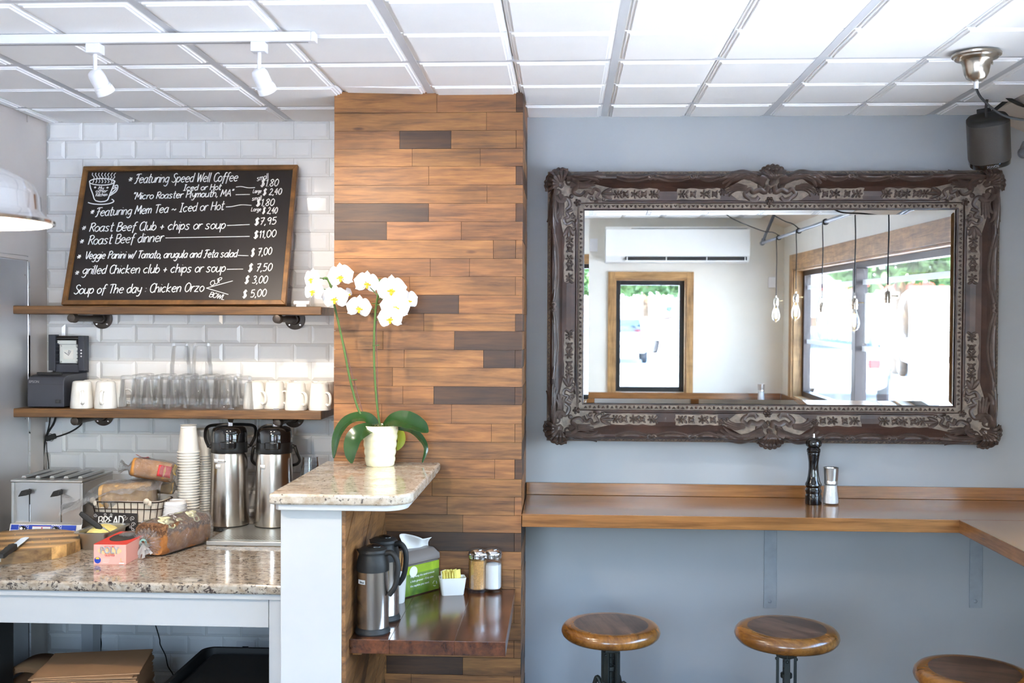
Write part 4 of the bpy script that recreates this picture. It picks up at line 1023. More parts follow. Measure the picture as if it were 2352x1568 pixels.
for _ in range(60):
    a = random.uniform(0, 6.28); r_ = random.uniform(0.01, 0.058); p_ = Vector((r_ * math.cos(a), r_ * math.sin(a), ph - 0.008))
    d_ = Vector((random.uniform(-1, 1), random.uniform(-1, 1), random.uniform(0.0, 0.7))) * 0.02; mb.tube([p_, p_ + d_ * 0.5 + Vector((0, 0, 0.004)), p_ + d_], 0.0009, 4)
obj('moss', mb, M['moss'], orch)

def opx(px, py, dy=0.0):                                             # photo pixel -> orchid-local point at depth OY + dy
    p_ = PY(px, py, OY + dy); return p_ - Vector((OX, OY, LZ))
def leaf_mesh(mid, widths, face, thick=0.0016, fold=0.18):          # face: the way the upper side looks
    P = cat(mid, 7); n = len(P); mb = MB(); top = []; bot = []; face = Vector(face)
    for i, p_ in enumerate(P):
        f_ = i / (n - 1) * (len(widths) - 1); k = min(int(f_), len(widths) - 2); w_ = widths[k] + (widths[k + 1] - widths[k]) * (f_ - k)
        t_ = (P[min(i + 1, n - 1)] - P[max(i - 1, 0)]).normalized(); side = face.cross(t_).normalized(); nrm = t_.cross(side).normalized()
        top.append([p_ + side * w_ * q + nrm * (abs(q) * w_ * fold) for q in (-1, -0.75, -0.4, 0, 0.4, 0.75, 1)])
        bot.append([v - nrm * thick for v in top[-1]][::-1])
    mb.loft([a + b for a, b in zip(top, bot)]); return mb
def curve(pts): return [opx(*q) for q in pts]
LW = [0.012, 0.030, 0.038, 0.040, 0.036, 0.024, 0.003]
obj('leaf', leaf_mesh(curve([(868, 976, 0), (838, 958, -0.01), (800, 966, -0.03), (775, 1000, -0.05), (766, 1052, -0.06)]), [0.010, 0.022, 0.028, 0.030, 0.026, 0.018, 0.003], (-0.35, -0.62, 0.7)), M['orchid_leaf'], orch)
obj('leaf', leaf_mesh(curve([(866, 984, -0.01), (840, 986, -0.06), (815, 1005, -0.095), (806, 1038, -0.11), (808, 1064, -0.112)]), [0.010, 0.026, 0.034, 0.036, 0.032, 0.02, 0.003], (-0.35, -0.9, 0.25)), M['orchid_leaf'], orch)
obj('leaf', leaf_mesh(curve([(880, 978, 0.0), (905, 964, -0.02), (935, 966, -0.03), (965, 978, -0.02), (984, 992, -0.01)]), [0.010, 0.030, 0.040, 0.042, 0.038, 0.026, 0.003], (0.1, -0.68, 0.72)), M['orchid_leaf'], orch)
obj('leaf', leaf_mesh(curve([(900, 980, 0.02), (940, 985, 0.04), (965, 1005, 0.045), (978, 1030, 0.04), (970, 1062, 0.03)]), [0.008, 0.015, 0.018, 0.018, 0.014, 0.008, 0.002], (0.75, -0.5, 0.4)), M['orchid_leaf'], orch)
tag(obj('leaf', leaf_mesh(curve([(895, 985, 0.04), (916, 992, 0.065), (922, 1012, 0.075), (912, 1034, 0.075)]), [0.008, 0.014, 0.017, 0.016, 0.012, 0.002], (0.2, -0.95, 0.1)), M['leaf_old'], orch), 'yellowing leaf')
stem1 = [(868, 985, 0.0), (828, 950, 0.0), (806, 880, 0.0), (790, 800, 0.0), (776, 735, 0.0), (768, 700, -0.01), (762, 665, -0.02), (752, 640, -0.03), (742, 640, -0.04)]
stem2 = [(874, 985, 0.0), (866, 930, 0.0), (860, 850, 0.0), (859, 780, 0.0), (862, 720, 0.0), (866, 690, -0.01), (872, 655, -0.02), (872, 640, -0.02)]
obj('stem', MB().tube(cat(curve(stem1), 6), 0.0042, 8), M['stem'], orch)
obj('stem', MB().tube(cat(curve(stem2), 6), 0.0042, 8), M['stem'], orch)
obj('stake', MB().tube(curve([(872, 1000, 0.006), (834, 950, 0.008), (806, 850, 0.008), (770, 712, 0.008)]), 0.0016, 6), M['stake'], orch)
obj('stake', MB().tube(curve([(872, 1000, 0.008), (868, 930, 0.008), (863, 690, 0.008)]), 0.0016, 6), M['stake'], orch)
for q in ((811, 872), (862, 793), (861, 697)):
    m_ = MB(); c = opx(q[0], q[1], 0.002)
    for d_ in (-0.004, 0.004): m_.tube([c + Vector((d_ + 0.0065 * math.cos(a), 0.0065 * math.sin(a), 0.0)) for a in [k * 0.5236 for k in range(12)]], 0.0016, 6, closed=True)
    m_.tube([c + Vector((0.008, -0.004, 0)), c + Vector((0.016, -0.006, 0.002))], 0.0018, 6); obj('stem_clip', m_, M['stem'], orch)
# flowers
def petal(mb, ang, l, w_, lift, cup=0.12, base=0.004, pw=0.9):
    ca, sa = math.cos(R(ang)), math.sin(R(ang))
    def fn(u, v):
        t_ = v; q = (u - 0.5) * 2
        ww = w_ * (math.sin(math.pi * min(1.0, (t_ * 0.93 + 0.05)) ** pw)) ** 0.7
        x = base + l * t_ * (1 - 0.08 * q * q * t_); y = q * ww
        z = lift * t_ + cup * ww * (q * q) * 1.0 - 0.10 * l * t_ * t_
        return (x * ca - y * sa, x * sa + y * ca, z)
    mb.grid(fn, 8, 9)
FL = {}
def make_flower(size):
    a = MB(); f_ = size
    for ang in (90, 214, 326): petal(a, ang, 0.046 * f_, 0.0165 * f_, -0.002, 0.15)
    for ang in (8, 172): petal(a, ang, 0.050 * f_, 0.036 * f_, 0.006, 0.10, pw=0.85)
    b = MB(); b.ell((0, -0.002, 0.010), (0.0055 * f_, 0.007 * f_, 0.006 * f_), 10, 6)
    for s_ in (-1, 1): b.ell((s_ * 0.0085 * f_, -0.006 * f_, 0.011), (0.0062 * f_, 0.0032 * f_, 0.005 * f_), 10, 6, M=I4)
    b.ell((0, -0.013 * f_, 0.010), (0.0052 * f_, 0.010 * f_, 0.004 * f_), 10, 6)
    c = MB(); c.ell((0, 0.003 * f_, 0.010), (0.0042 * f_, 0.0055 * f_, 0.0065 * f_), 10, 6)
    return a, b, c
def add_flower(px, py, dy, size, yaw, pitch, roll):
    a, b, c = make_flower(size); p_ = opx(px, py, dy)
    Mx = RZ(yaw) @ RX(90 + pitch) @ RZ(roll)
    fl = obj('flower', a, M['petal'], orch, loc=p_, angle=80, recalc=False, solid=0.0007); fl.rotation_euler = Mx.to_euler()
    obj('flower_lip', b, M['petal_yellow'], fl); obj('flower_column', c, M['petal'], fl)
    return fl
FLW = [(722, 668, -0.05, 0.92, -30, -6, -6), (718, 640, -0.04, 0.80, -35, 0, 4), (783, 634, -0.04, 1.02, -12, 4, 8), (770, 684, -0.05, 1.0, -8, 6, 0), (842, 650, -0.02, 0.95, 28, 0, -6), (824, 706, -0.03, 0.95, 26, 2, -6),
       (899, 664, -0.04, 1.10, 4, 2, 0), (936, 690, -0.01, 0.85, 40, 0, 10), (908, 704, -0.06, 1.10, 2, 4, 0), (897, 730, -0.075, 0.95, -10, 6, 4), (797, 676, 0.0, 0.5, 60, -10, 40)]
for q in FLW: add_flower(*q)
for a, b in (((762, 668, -0.02), (724, 664, -0.045)), ((752, 642, -0.03), (722, 640, -0.035)), ((760, 660, -0.02), (780, 640, -0.035)), ((768, 695, -0.01), (770, 684, -0.045)), ((868, 680, -0.012), (842, 655, -0.016)), ((861, 712, 0.0), (828, 706, -0.026)),
             ((866, 690, -0.01), (900, 668, -0.035)), ((862, 736, 0.0), (895, 730, -0.07)), ((864, 700, -0.005), (905, 705, -0.055)), ((866, 688, -0.01), (932, 690, -0.006)), ((764, 674, -0.02), (796, 676, -0.002))):
    obj('flower_stalk', MB().tube(cat([opx(*a), (opx(*a) + opx(*b)) / 2 + Vector((0, 0, 0.004)), opx(*b)], 4), 0.0018, 6), M['stem'], orch)

# ------------------------------------------------------------------ dark wooden shelf in the niche
NZ = PY(1100, 1350, YP).z
NX0, NX1 = HX1 + 0.0145, PY(1184, 1350, YP).x; NY0 = PZ(990, 1471, NZ).y
nsh = thing('niche_shelf', 'thick mahogany brown shelf fixed between the half wall and the plank pillar', 'shelf', (0, 0, NZ))
mb = MB(); xs = [NX0, NX0 + 0.13, NX0 + 0.34, NX1]
for k in range(3): mb.bx(xs[k], xs[k + 1] - 0.0002, NY0, YP - 0.002, -0.046, 0)
obj('shelf_board', mb, M['niche_wood'], nsh, bevel=0.0012)
obj('shelf_cleat', MB().bx(NX0, NX0 + 0.03, NY0 + 0.05, YP - 0.004, -0.066, -0.0463), M['bar_wood_y'], nsh)

def make_carafe(label):
    c = thing('thermal_carafe', label, 'coffee carafe', (0, 0, 0), group='steel thermal carafes on the dark shelf')
    obj('base_ring', MB().lathe([(0, 0), (0.056, 0), (0.0585, 0.005), (0.0565, 0.011), (0.0535, 0.015), (0.0535, 0.021), (0, 0.021)], 40), M['black_soft'], c, angle=40)
    obj('steel_body', MB().lathe([(0, 0.0212), (0.0525, 0.0212), (0.0525, 0.205), (0, 0.205)], 40), M['airpot_steel'], c)
    obj('neck', MB().lathe([(0, 0.2052), (0.0535, 0.2052), (0.0535, 0.226), (0.0525, 0.232), (0.0505, 0.243), (0.0465, 0.256), (0.046, 0.262), (0.048, 0.267), (0, 0.267)], 40), M['black_soft'], c, angle=40)
    mb = MB(); mb.lathe([(0.0485, 0.2672), (0.046, 0.275), (0.036, 0.281), (0, 0.283)], 40); mb.lathe([(0, 0.2672), (0.0485, 0.2672)], 40)
    mb.add([(-0.040, -0.018, 0.258), (-0.040, 0.018, 0.258), (-0.060, 0.0, 0.2705), (-0.036, -0.020, 0.2735), (-0.036, 0.020, 0.2735)], [(0, 2, 3), (1, 4, 2), (3, 2, 4), (0, 1, 2)])
    obj('pouring_lid', mb, M['black_soft'], c, angle=40)
    obj('thumb_button', MB().ell((0.004, 0, 0.283), (0.026, 0.017, 0.009), 20, 8, lo=-10), M['black_gloss'], c)
    pts = cat([(0.044, 0, 0.262), (0.066, 0, 0.266), (0.083, 0, 0.250), (0.089, 0, 0.222), (0.086, 0, 0.185), (0.078, 0, 0.155), (0.067, 0, 0.138), (0.059, 0, 0.128)], 6)
    obj('handle', MB().tube(pts, 0.0092, 10, flat=1.0), M['black_soft'], c)
    return c
p = PZ(862, 1436, NZ)
ca = make_carafe('front steel carafe with black lid and small white label on the dark shelf'); ca.location = (NX0 + 0.0605, NY0 + 0.083, NZ); ca.rotation_euler = (0, 0, R(-14))
obj('paper_label', MB().grid(lambda u, v: (0.0529 * math.cos(R(232 + 34 * u)), 0.0529 * math.sin(R(232 + 34 * u)), 0.168 + 0.014 * v), 8, 1), M['white_print'], ca)
mb = MB(); mb.text('decaf', 0.010, T(-0.0245, -0.0478, 0.172) @ RZ(-28) @ RX(90), ext=0.0003); obj('lettering', mb, M['black_print'], ca)
cb = make_carafe('rear steel carafe half hidden behind the front one on the dark shelf'); cb.location = (NX0 + 0.070, NY0 + 0.235, NZ); cb.rotation_euler = (0, 0, R(-22))

# stirrer cup
p = PZ(908, 1385, NZ); SCX, SCY = p.x + 0.004, p.y + 0.016
su = thing('stirrer_cup', 'tall white cup of wooden stirrers behind the carafes', 'cup', (SCX, SCY, NZ))
obj('cup_body', MB().lathe([(0, 0), (0.026, 0), (0.028, 0.003), (0.036, 0.118), (0.0375, 0.121), (0.0345, 0.121), (0.0265, 0.006), (0, 0.005)], 32), M['ceramic'], su)
random.seed(12); st0 = None
for k in range(14):
    m_ = MB().bx(-0.0028, 0.0028, -0.0008, 0.0008, 0, 0.178)
    a = random.uniform(0, 360); lean = random.uniform(3, 7.5)
    if st0 is None: st0 = tag(obj('wooden_stirrer', m_, M['stick']), 'thin wooden stirrer standing in the tall white cup behind the carafes', 'stirrer', 'wooden stirrers in the white cup'); o = st0
    else: o = dup(st0)
    Mx = T(SCX, SCY, NZ + 0.0075) @ RZ(a) @ T(0.003 + 0.0012 * k * 0.6, 0, 0) @ RY(lean) @ RZ(random.uniform(0, 180)); o.matrix_world = Mx

# napkin dispenser: its printed face looks to the lower right of the picture
pa = PZ(929, 1374, NZ); pb = PZ(1001, 1338, NZ)
d_ = Vector((pb.x - pa.x, pb.y - pa.y, 0)); wdt = 0.185; ang = math.degrees(math.atan2(d_.y, d_.x))
ang = 52
nd = thing('napkin_dispenser', 'gray napkin dispenser with a green printed front in the niche', 'napkin dispenser', (pa.x, pa.y - 0.002, NZ), ang)
W_, D_, H_ = wdt, 0.115, 0.118                                      # local: x along the printed face, y into the case (left)
obj('case', MB().bx(0.0, W_, 0.004, D_, 0.0, H_), M['disp_gray'], nd, bevel=0.006)
obj('hood', MB().loft([[(-0.003, -0.002, H_ + 0.0005), (W_ + 0.003, -0.002, H_ + 0.0005), (W_ + 0.003, D_ + 0.004, H_ + 0.0005), (-0.003, D_ + 0.004, H_ + 0.0005)], [(-0.003, 0.0, H_ + 0.022), (W_ + 0.003, 0.0, H_ + 0.022), (W_ + 0.003, D_ + 0.002, H_ + 0.022), (-0.003, D_ + 0.002, H_ + 0.022)],
     [(0.012, 0.022, H_ + 0.046), (W_ - 0.012, 0.022, H_ + 0.046), (W_ - 0.012, D_ - 0.02, H_ + 0.046), (0.012, D_ - 0.02, H_ + 0.046)]]), M['disp_gray'], nd, bevel=(0.006, 3))
t = NT('green_leaf_print'); v = t.coord((9, 9, 9)); f = t.noise(v, 1.2, 2, 0.5, 0.8)
g_ = t.n('SeparateXYZ'); t.l(t.coord((1, 1, 1)), g_.inputs[0])
base = t.ramp(f, [(0.35, S(84, 112, 44)), (0.5, S(120, 150, 40)), (0.66, S(168, 190, 60))]); band = t.ramp(t.math('MULTIPLY', g_.outputs[2], 8.0), [(0.12, S(52, 80, 36)), (0.3, S(96, 120, 74)), (0.66, S(104, 126, 82)), (0.68, S(176, 200, 60))])
t.bsdf(t.mix(0.55, base, band), 0.25); M['green_print'] = t.m
obj('printed_card', MB().bx(0.004, W_ - 0.004, 0.0, 0.0038, 0.004, H_ - 0.004), M['green_print'], nd)
mb = MB()
for k, l in enumerate(('Help keep the environment', 'a little greener - Only take', 'the napkins you need.')): mb.text(l, 0.0112, T(0.030, -0.0004, 0.070 - 0.0175 * k) @ RX(90), ext=0.0003)
obj('lettering', mb, M['white_print'], nd)
mb = MB(); 
for k in range(3): mb.tube([(0.158 + 0.010 * math.cos(R(a + 120 * k)), -0.0004, 0.028 + 0.010 * math.sin(R(a + 120 * k))) for a in range(100, 190, 15)], 0.0011, 4)
mb.lathe([(0.0, 0.0), (0.020, 0.0), (0.020, 0.0004), (0, 0.0004)], 24, M=T(0.046, -0.0001, 0.092) @ RX(90))
obj('printed_emblem', mb, M['white_print'], nd)
def nap(u, v):
    x = 0.035 + 0.135 * u + 0.012 * math.sin(v * 3 + u * 2); y = 0.055 + 0.012 * math.sin(u * 9) * (0.3 + v) + 0.014 * v * math.sin(u * 4 + 1) ; z = H_ + 0.030 + (0.062 + 0.012 * math.sin(u * 5 + 0.5)) * v
    return (x, y - 0.03 * v * v * u, z)
obj('napkin', MB().grid(nap, 18, 8), M['napkin'], nd, solid=0.0012, recalc=False)

# sweetener caddy with packets
p = PZ(1038, 1366, NZ); CRZ = 14
cd = thing('sugar_caddy', 'white ceramic caddy of yellow sweetener packets on the dark shelf', 'caddy', (p.x, p.y + 0.012, NZ), CRZ)
rings = []
for w_, dd, z, r_ in ((0.080, 0.040, 0.0, 0.008), (0.084, 0.044, 0.003, 0.009), (0.100, 0.058, 0.063, 0.011), (0.101, 0.059, 0.066, 0.011), (0.0955, 0.0535, 0.066, 0.009), (0.080, 0.040, 0.006, 0.006)):
    rg = []
    for x, y, zz in rring(w_, dd, r_, z, 5):
        dip = 0.013 * (1 if z > 0.05 else 0) * (1 if abs(x) > w_ * 0.36 else 0) * max(0, 1 - abs(y) / 0.022) ; rg.append((x, y, zz - dip))
    rings.append(rg)
obj('caddy_body', MB().loft(rings), M['ceramic'], cd, angle=50)
pk0 = None; random.seed(21)
for k in range(17):
    m_ = MB(); m_.grid(lambda u, v: ((u - 0.5) * 0.034, 0.0013 * math.sin(math.pi * u) * math.sin(math.pi * v), v * 0.080), 4, 6); m_.grid(lambda u, v: ((u - 0.5) * 0.034, -0.0013 * math.sin(math.pi * u) * math.sin(math.pi * v), v * 0.080), 4, 6)
    wht = k == 0
    if pk0 is None or wht or k == 1: o = tag(obj('sweetener_packet', m_, M['packet_white'] if wht else M['packet']), 'x', 'packet', None if wht else 'yellow packets in the ceramic caddy'); pk0 = o if k == 1 else pk0
    else: o = dup(pk0)
    o['label'] = 'white packet with a blue mark at the end of the ceramic caddy' if wht else 'yellow sweetener packet standing in the white ceramic caddy'
    o.matrix_world = Matrix.Translation(cd.location) @ RZ(CRZ) @ T(-0.028 + 0.0035 * k, random.uniform(-0.002, 0.002), 0.0085 + random.uniform(0, 0.004)) @ RZ(52) @ RX(-7 + random.uniform(-3, 3)) @ RY(random.uniform(-5, 5))
    if wht: 
        mk = MB().bx(-0.012, 0.008, -0.0022, -0.0016, 0.034, 0.058); obj('printed_mark', mk, M['blue_print'], o)

def shaker(loc, fill, label, level):
    s_ = thing('sugar_shaker', label, 'sugar shaker', loc)
    o_ = [(0, 0.0), (0.036, 0.0), (0.0395, 0.003), (0.0395, 0.009), (0.0355, 0.013)]
    obj('glass_jar', MB().lathe(o_ + [(0.0358, 0.125), (0.0345, 0.130), (0.0325, 0.130), (0.0332, 0.124), (0.0332, 0.016), (0.03, 0.012), (0, 0.011)], 16), M['glass'], s_, angle=12)
    obj('sugar', MB().lathe([(0, 0.0115), (0.0295, 0.0125), (0.0328, 0.0165), (0.0328, level), (0.02, level + 0.004), (0, level + 0.005)], 16), fill, s_)
    obj('metal_lid', MB().lathe([(0, 0.1302), (0.0372, 0.1302), (0.0378, 0.133), (0.0372, 0.137), (0.0386, 0.1385), (0.0386, 0.1415), (0.0372, 0.143), (0.0372, 0.146), (0.034, 0.153), (0.026, 0.160), (0.012, 0.1645), (0, 0.165)], 40), M['chrome'], s_, angle=30)
    obj('pour_flap', MB().box((0.014, 0, 0.1625), (0.020, 0.012, 0.003), M=RZ(-60)), M['chrome'], s_, bevel=0.001)
p = PZ(1097, 1358, NZ); shaker((p.x, p.y + 0.0, NZ), M['raw_sugar'], 'glass shaker of brown sugar with a shiny metal lid', 0.122)
shaker((PY(1131, 1340, 3.902).x, 3.902, NZ), M['white_sugar'], 'glass shaker of white sugar standing behind the brown sugar', 0.104)
# ------------------------------------------------------------------ wall shelves on pipe brackets
SYF = 4.15
Z2T = PY(400, 941, SYF).z; Z1B = PY(400, 722, SYF).z
def pipe_bracket(root, px, zb, front):
    """pipe stub with a cap under the shelf, screwed to a round flange on the wall; root-local coordinates"""
    x = PY(px, 730, YT - 0.01).x; z = -0.0165
    b = obj('pipe_bracket', MB().tube([(x, front, z), (x, YT - 0.014, z)], 0.0135, 14), M['iron'], root)
    obj('pipe_cap', MB().lathe([(0, -0.012), (0.010, -0.0125), (0.0165, -0.010), (0.018, -0.005), (0.018, 0.016), (0.0195, 0.018), (0.0195, 0.024), (0.0135, 0.025)], 24, M=T(x, front, z) @ RX(-90)), M['iron'], b, angle=40)
    f = MB().lathe([(0, 0.0), (0.045, 0.0), (0.045, 0.006), (0.040, 0.008), (0.024, 0.009), (0.021, 0.014), (0.0195, 0.024), (0.0135, 0.0245)], 32, M=T(x, YT - 0.0095, z) @ RX(90)); obj('flange', f, M['iron'], b, angle=40)
    for a in (225, 315):
        obj('screw', MB().lathe([(0, 0.0035), (0.0035, 0.003), (0.0055, 0.0)], 10, M=T(x + 0.033 * math.cos(R(a)), YT - 0.0178, z + 0.033 * math.sin(R(a))) @ RX(90)), M['chrome'], b)
def shelf(label, zt, zb, x0, x1, brackets):
    s_ = thing('wall_shelf', label, 'shelf', (0, 0, zb), group='dark wooden shelves on pipe brackets')
    obj('shelf_board', MB().bx(x0, x1, SYF, YT - 0.010, 0, zt - zb), M['shelf_wood'], s_, bevel=(0.004, 3))
    for px, fr in brackets: pipe_bracket(s_, px, zb, fr)
XS0 = PY(23, 712, SYF).x
XS1 = PY(738, 945, SYF).x
shelf('upper dark wooden wall shelf carrying the chalkboard', Z1B + 0.034, Z1B, XS0, XS1, ((236, SYF + 0.012), (678, SYF + 0.012)))
shelf('lower dark wooden wall shelf carrying the glasses and mugs', Z2T, Z2T - 0.036, XS0, XS1, ((238, SYF + 0.03), (676, SYF + 0.03)))

# ------------------------------------------------------------------ chalkboard
Z1T = Z1B + 0.034
bl, br, tl, tr = PY(147, 698, SYF + 0.045), PY(657, 701, SYF + 0.045), PY(193, 385, 4.40), PY(690, 385, 4.40)
BW = ((br.x - bl.x) + (tr.x - tl.x)) / 2 * 0.5 + (br.x - bl.x) * 0.5; zb_ = Z1T + 0.001
base = Vector(((bl.x + br.x) / 2, SYF + 0.045, zb_)); topc = Vector(((tl.x + tr.x) / 2, 4.40, (tl.z + tr.z) / 2))
BH = (topc - base).length; upv = (topc - base).normalized(); xv = Vector((1, 0, 0)); xv = (xv - upv * xv.dot(upv)).normalized(); nv = xv.cross(upv)   # nv looks into the room
cb_ = thing('chalkboard', 'framed black chalkboard menu leaning on the upper shelf', 'chalkboard', base)
cb_.matrix_world = Matrix((xv, upv, nv)).transposed().to_4x4(); cb_.location = base
FW = 0.020
mb = MB(); h = BW / 2
def bar(a, b, c, d): mb.add([(*p_, z) for z in (0.0, 0.022) for p_ in (a, b, c, d)], [(3, 2, 1, 0), (4, 5, 6, 7)] + [(k, (k + 1) % 4, 4 + (k + 1) % 4, 4 + k) for k in range(4)])
bar((-h, 0), (h, 0), (h - FW, FW), (-h + FW, FW)); bar((h, 0), (h, BH), (h - FW, BH - FW), (h - FW, FW)); bar((h, BH), (-h, BH), (-h + FW, BH - FW), (h - FW, BH - FW)); bar((-h, BH), (-h, 0), (-h + FW, FW), (-h + FW, BH - FW))
obj('board_frame', mb, M['board_wood'], cb_, bevel=0.002)
obj('slate_panel', MB().bx(-h + FW - 0.003, h - FW + 0.003, FW - 0.003, BH - FW + 0.003, 0.004, 0.0095), M['slate'], cb_)
# hand lettering: single strokes, 10 units = cap height, x-height 6
G = {
'a': '5,5.4 3,6 .6,4 .6,1.4 2.4,0 4.6,1.6 5.2,5.8;5.2,6 5,1 5.8,0', 'b': '0.6,10 .6,0;.6,3.6 3,6 5,4 5,2 3,0 .6,1.4', 'c': '5,5 3,6 .6,4 .6,2 2.6,0 5,1', 'd': '5,5.2 3,6 .6,4 .6,2 2.4,0 5,1.8;5,10 5,0',
'e': '.8,3.2 5,3.6 4.6,5.4 2.8,6 .8,4.4 .7,2 2.8,0 5.2,1', 'f': '5,9.4 3.6,10 2.4,8.4 2,3 1.8,-2.5;0.3,5.4 4.2,5.8', 'g': '5,5.2 2.8,6 .6,4 .6,2 2.4,.4 5,2.2;5,6 5,-1.5 3,-4 .6,-3', 'h': '.6,10 .6,0;.6,3.6 3,6 4.8,4.6 4.9,0',
'i': '.8,6 .8,0;.8,8.4 1,8.8', 'k': '.6,10 .6,0;4.8,6 .8,3 5,0', 'l': '.8,10 .8,.8 1.6,0', 'm': '.4,6 .4,0;.4,4 2.2,6 3.4,4.8 3.4,0;3.4,4 5.4,6 6.6,4.6 6.7,0', 'n': '.6,6 .6,0;.6,3.6 3,6 4.8,4.6 4.9,0',
'o': '3,6 .7,4.4 .7,1.6 2.8,0 5.1,1.6 5.1,4.4 3,6', 'p': '.6,6 .6,-4;.6,3.8 3,6 5,4.4 5,2 3,.2 .6,1.6', 'r': '.6,6 .6,0;.6,3.2 2.4,5.8 4.4,5.8', 's': '4.8,5.2 2.8,6 1,5 2.2,3.4 4.4,2 3.8,.4 2,0 .4,.9', 't': '1.9,10 1.7,1 2.8,0 4,.6;.2,6.4 4,6.8',
'u': '.6,6 .6,1.6 2.4,0 5,2;5,6 5,0', 'v': '.4,6 2.6,0 5,6', 'w': '.3,6 2,0;2,0 3.6,5;3.6,5 5.2,0;5.2,0 6.9,6', 'y': '.6,6 1,2.8 3,1.6 5,3;5,6 5,0 3.6,-3.6 1.2,-3.4', 'z': '.6,6 5,6;5,6 .6,0;.6,0 5.2,0', 'x': '.5,6 5,0;5,6 .5,0',
'A': '.2,0 3.4,10;3.4,10 6.6,0;1.4,3.6 5.6,3.6', 'B': '.8,10 .8,0;.4,9.6 4,10 5.4,8 3.8,5.6 .9,5.2;.9,5.2 5,5 6,2.4 4,0 .8,0', 'C': '6.2,8.6 4,10 1.2,8 .7,4 2,.8 4.4,0 6.4,1.6', 'D': '.8,10 .8,0;.3,10 4,9.4 6.2,6.4 5.8,2.4 3.4,.2 .8,0', 'E': '5,9.4 2.6,10 1,8 2.6,5.4 4,5.2;2.6,5.4 .6,3.4 1.2,.8 3.4,0 5.4,1',
'F': '.6,8.6 2,9.8 7,10;3.6,9.8 3,4 2.2,0 .4,-.6;1.4,5 5.2,5.4', 'G': '6.2,8.6 4,10 1,7.6 .8,3 3,0 5.8,1.4 6,4.4;3.8,4.4 6.6,4.6', 'H': '.8,10 .8,0;6,10 6,0;.8,5 6,5.4', 'I': '1,10 4,10;2.5,10 2.3,0;.6,0 4,0', 'K': '.8,10 .8,0;6,10 .9,4.6;2.4,6 6.2,0', 'L': '.8,10 .7,0;.7,0 5.2,.2', 'M': '.4,0 1.4,10;1.4,10 4,3;4,3 6.8,10;6.8,10 7.6,0',
'O': '3.4,10 .8,7.6 .7,2.6 3.2,0 6.2,2.6 6.2,7.6 3.4,10', 'P': '1.2,10 1,0;.2,9 3.4,10 5.8,8.4 4.8,5.8 1.2,4.8', 'R': '1.2,10 .8,0;.1,8.8 3.4,10 5.6,8.2 4.4,5.8 1.2,5;2.2,5.2 6.2,0', 'S': '6,8.8 4,10 1.6,8.6 2.4,6 5,4 5.2,1.4 2.8,0 .4,1.2', 'T': '.2,9.4 3,10 6.6,9.8;3.4,9.9 3,0', 'U': '.8,10 .8,2.4 3,0 5.6,2.2 5.8,10', 'V': '.4,10 3,0 6,10', 'W': '.3,10 2,0;2,0 4,8;4,8 6,0;6,0 8,10',
'0': '2.8,10 .8,7.4 .8,2.6 2.8,0 5,2.6 5,7.4 2.8,10', '1': '.6,7.6 2.2,10;2.2,10 2.1,0', '2': '.8,8 2.8,10 4.8,8 3.6,4.6 .6,0;.6,0 5.2,.2', '3': '.8,9 3,10 4.6,8 2.4,5.4;2.4,5.4 5,3.6 4,.6 .6,.6', '4': '3.6,10 .5,4;.5,4 5.6,4.2;4.2,7 4,0', '5': '4.8,10 1.2,9.8;1.2,9.8 .9,5.6;.9,5.6 3.4,6.2 5,3.6 3.6,.4 .6,.6', '7': '.5,9.6 5,10;5,10 2.2,0;1.6,5.2 4.8,5.4', '8': '3,10 1,8 3,5.4 5,2.4 3,0 .9,2.4 3.2,5.4 4.8,8 3,10', '9': '4.8,8.4 2.8,10 .8,7.4 2.6,5.2 4.8,7.6;4.9,9 4.4,0',
'$': '5,8.4 3,9.4 1,8 2,5.6 4.6,4.2 4.4,1.6 2.4,.6 .4,1.6;2.3,10.8 2,-.8;3.4,10.8 3.1,-.8', '*': '.4,5 5,5;1.5,7.4 4,2.6;4,7.4 1.5,2.6', '+': '.6,3.2 5,3.2;2.8,5.6 2.8,.8', ':': '1,5 1.1,4.6;1,1.4 1.1,1', ',': '1.2,.8 .4,-1.6', '.': '.8,.3 1,0', '~': '.4,2.6 2,4 4.2,2.4 5.8,3.8', '/': '.2,-.6 3.4,10.4', '"': '1,10.5 .6,8;2.4,10.5 2,8', ' ': ''}
ADV = {'m': 7.6, 'w': 7.6, 'W': 8.6, 'M': 8.4, 'i': 2.0, 'l': 2.4, ' ': 3.6, ',': 2.2, '.': 2.0, ':': 2.2, '1': 3.4, 'I': 4.8, 't': 4.4, 'r': 4.6, 'f': 4.8, 'F': 6.0, 'T': 6.2, '"': 3.4, '/': 4.0, '~': 6.8, '*': 6.4, 'o': 6.0, 'A': 7.0, 'K': 7.0, 'H': 7.2, 'O': 7.4}
def strokes(text):
    x = 0.0; out = []
    for ch in text:
        for st in G[ch].split(';') if G[ch] else []:
            out.append([(x + float(a), float(b)) for a, b in (q.split(',') for q in st.split())])
        x += ADV.get(ch, 6.2)
    return out, x
def b2(px, py):                                                       # photo pixel -> board plane (x, up)
    p_ = PP(px, py, base + nv * 0.0095, nv) - base; return Vector((p_.dot(xv), p_.dot(upv)))
def zb2(zx, zy): return b2(130 + zx / 3.675, 360 + zy / 3.675)
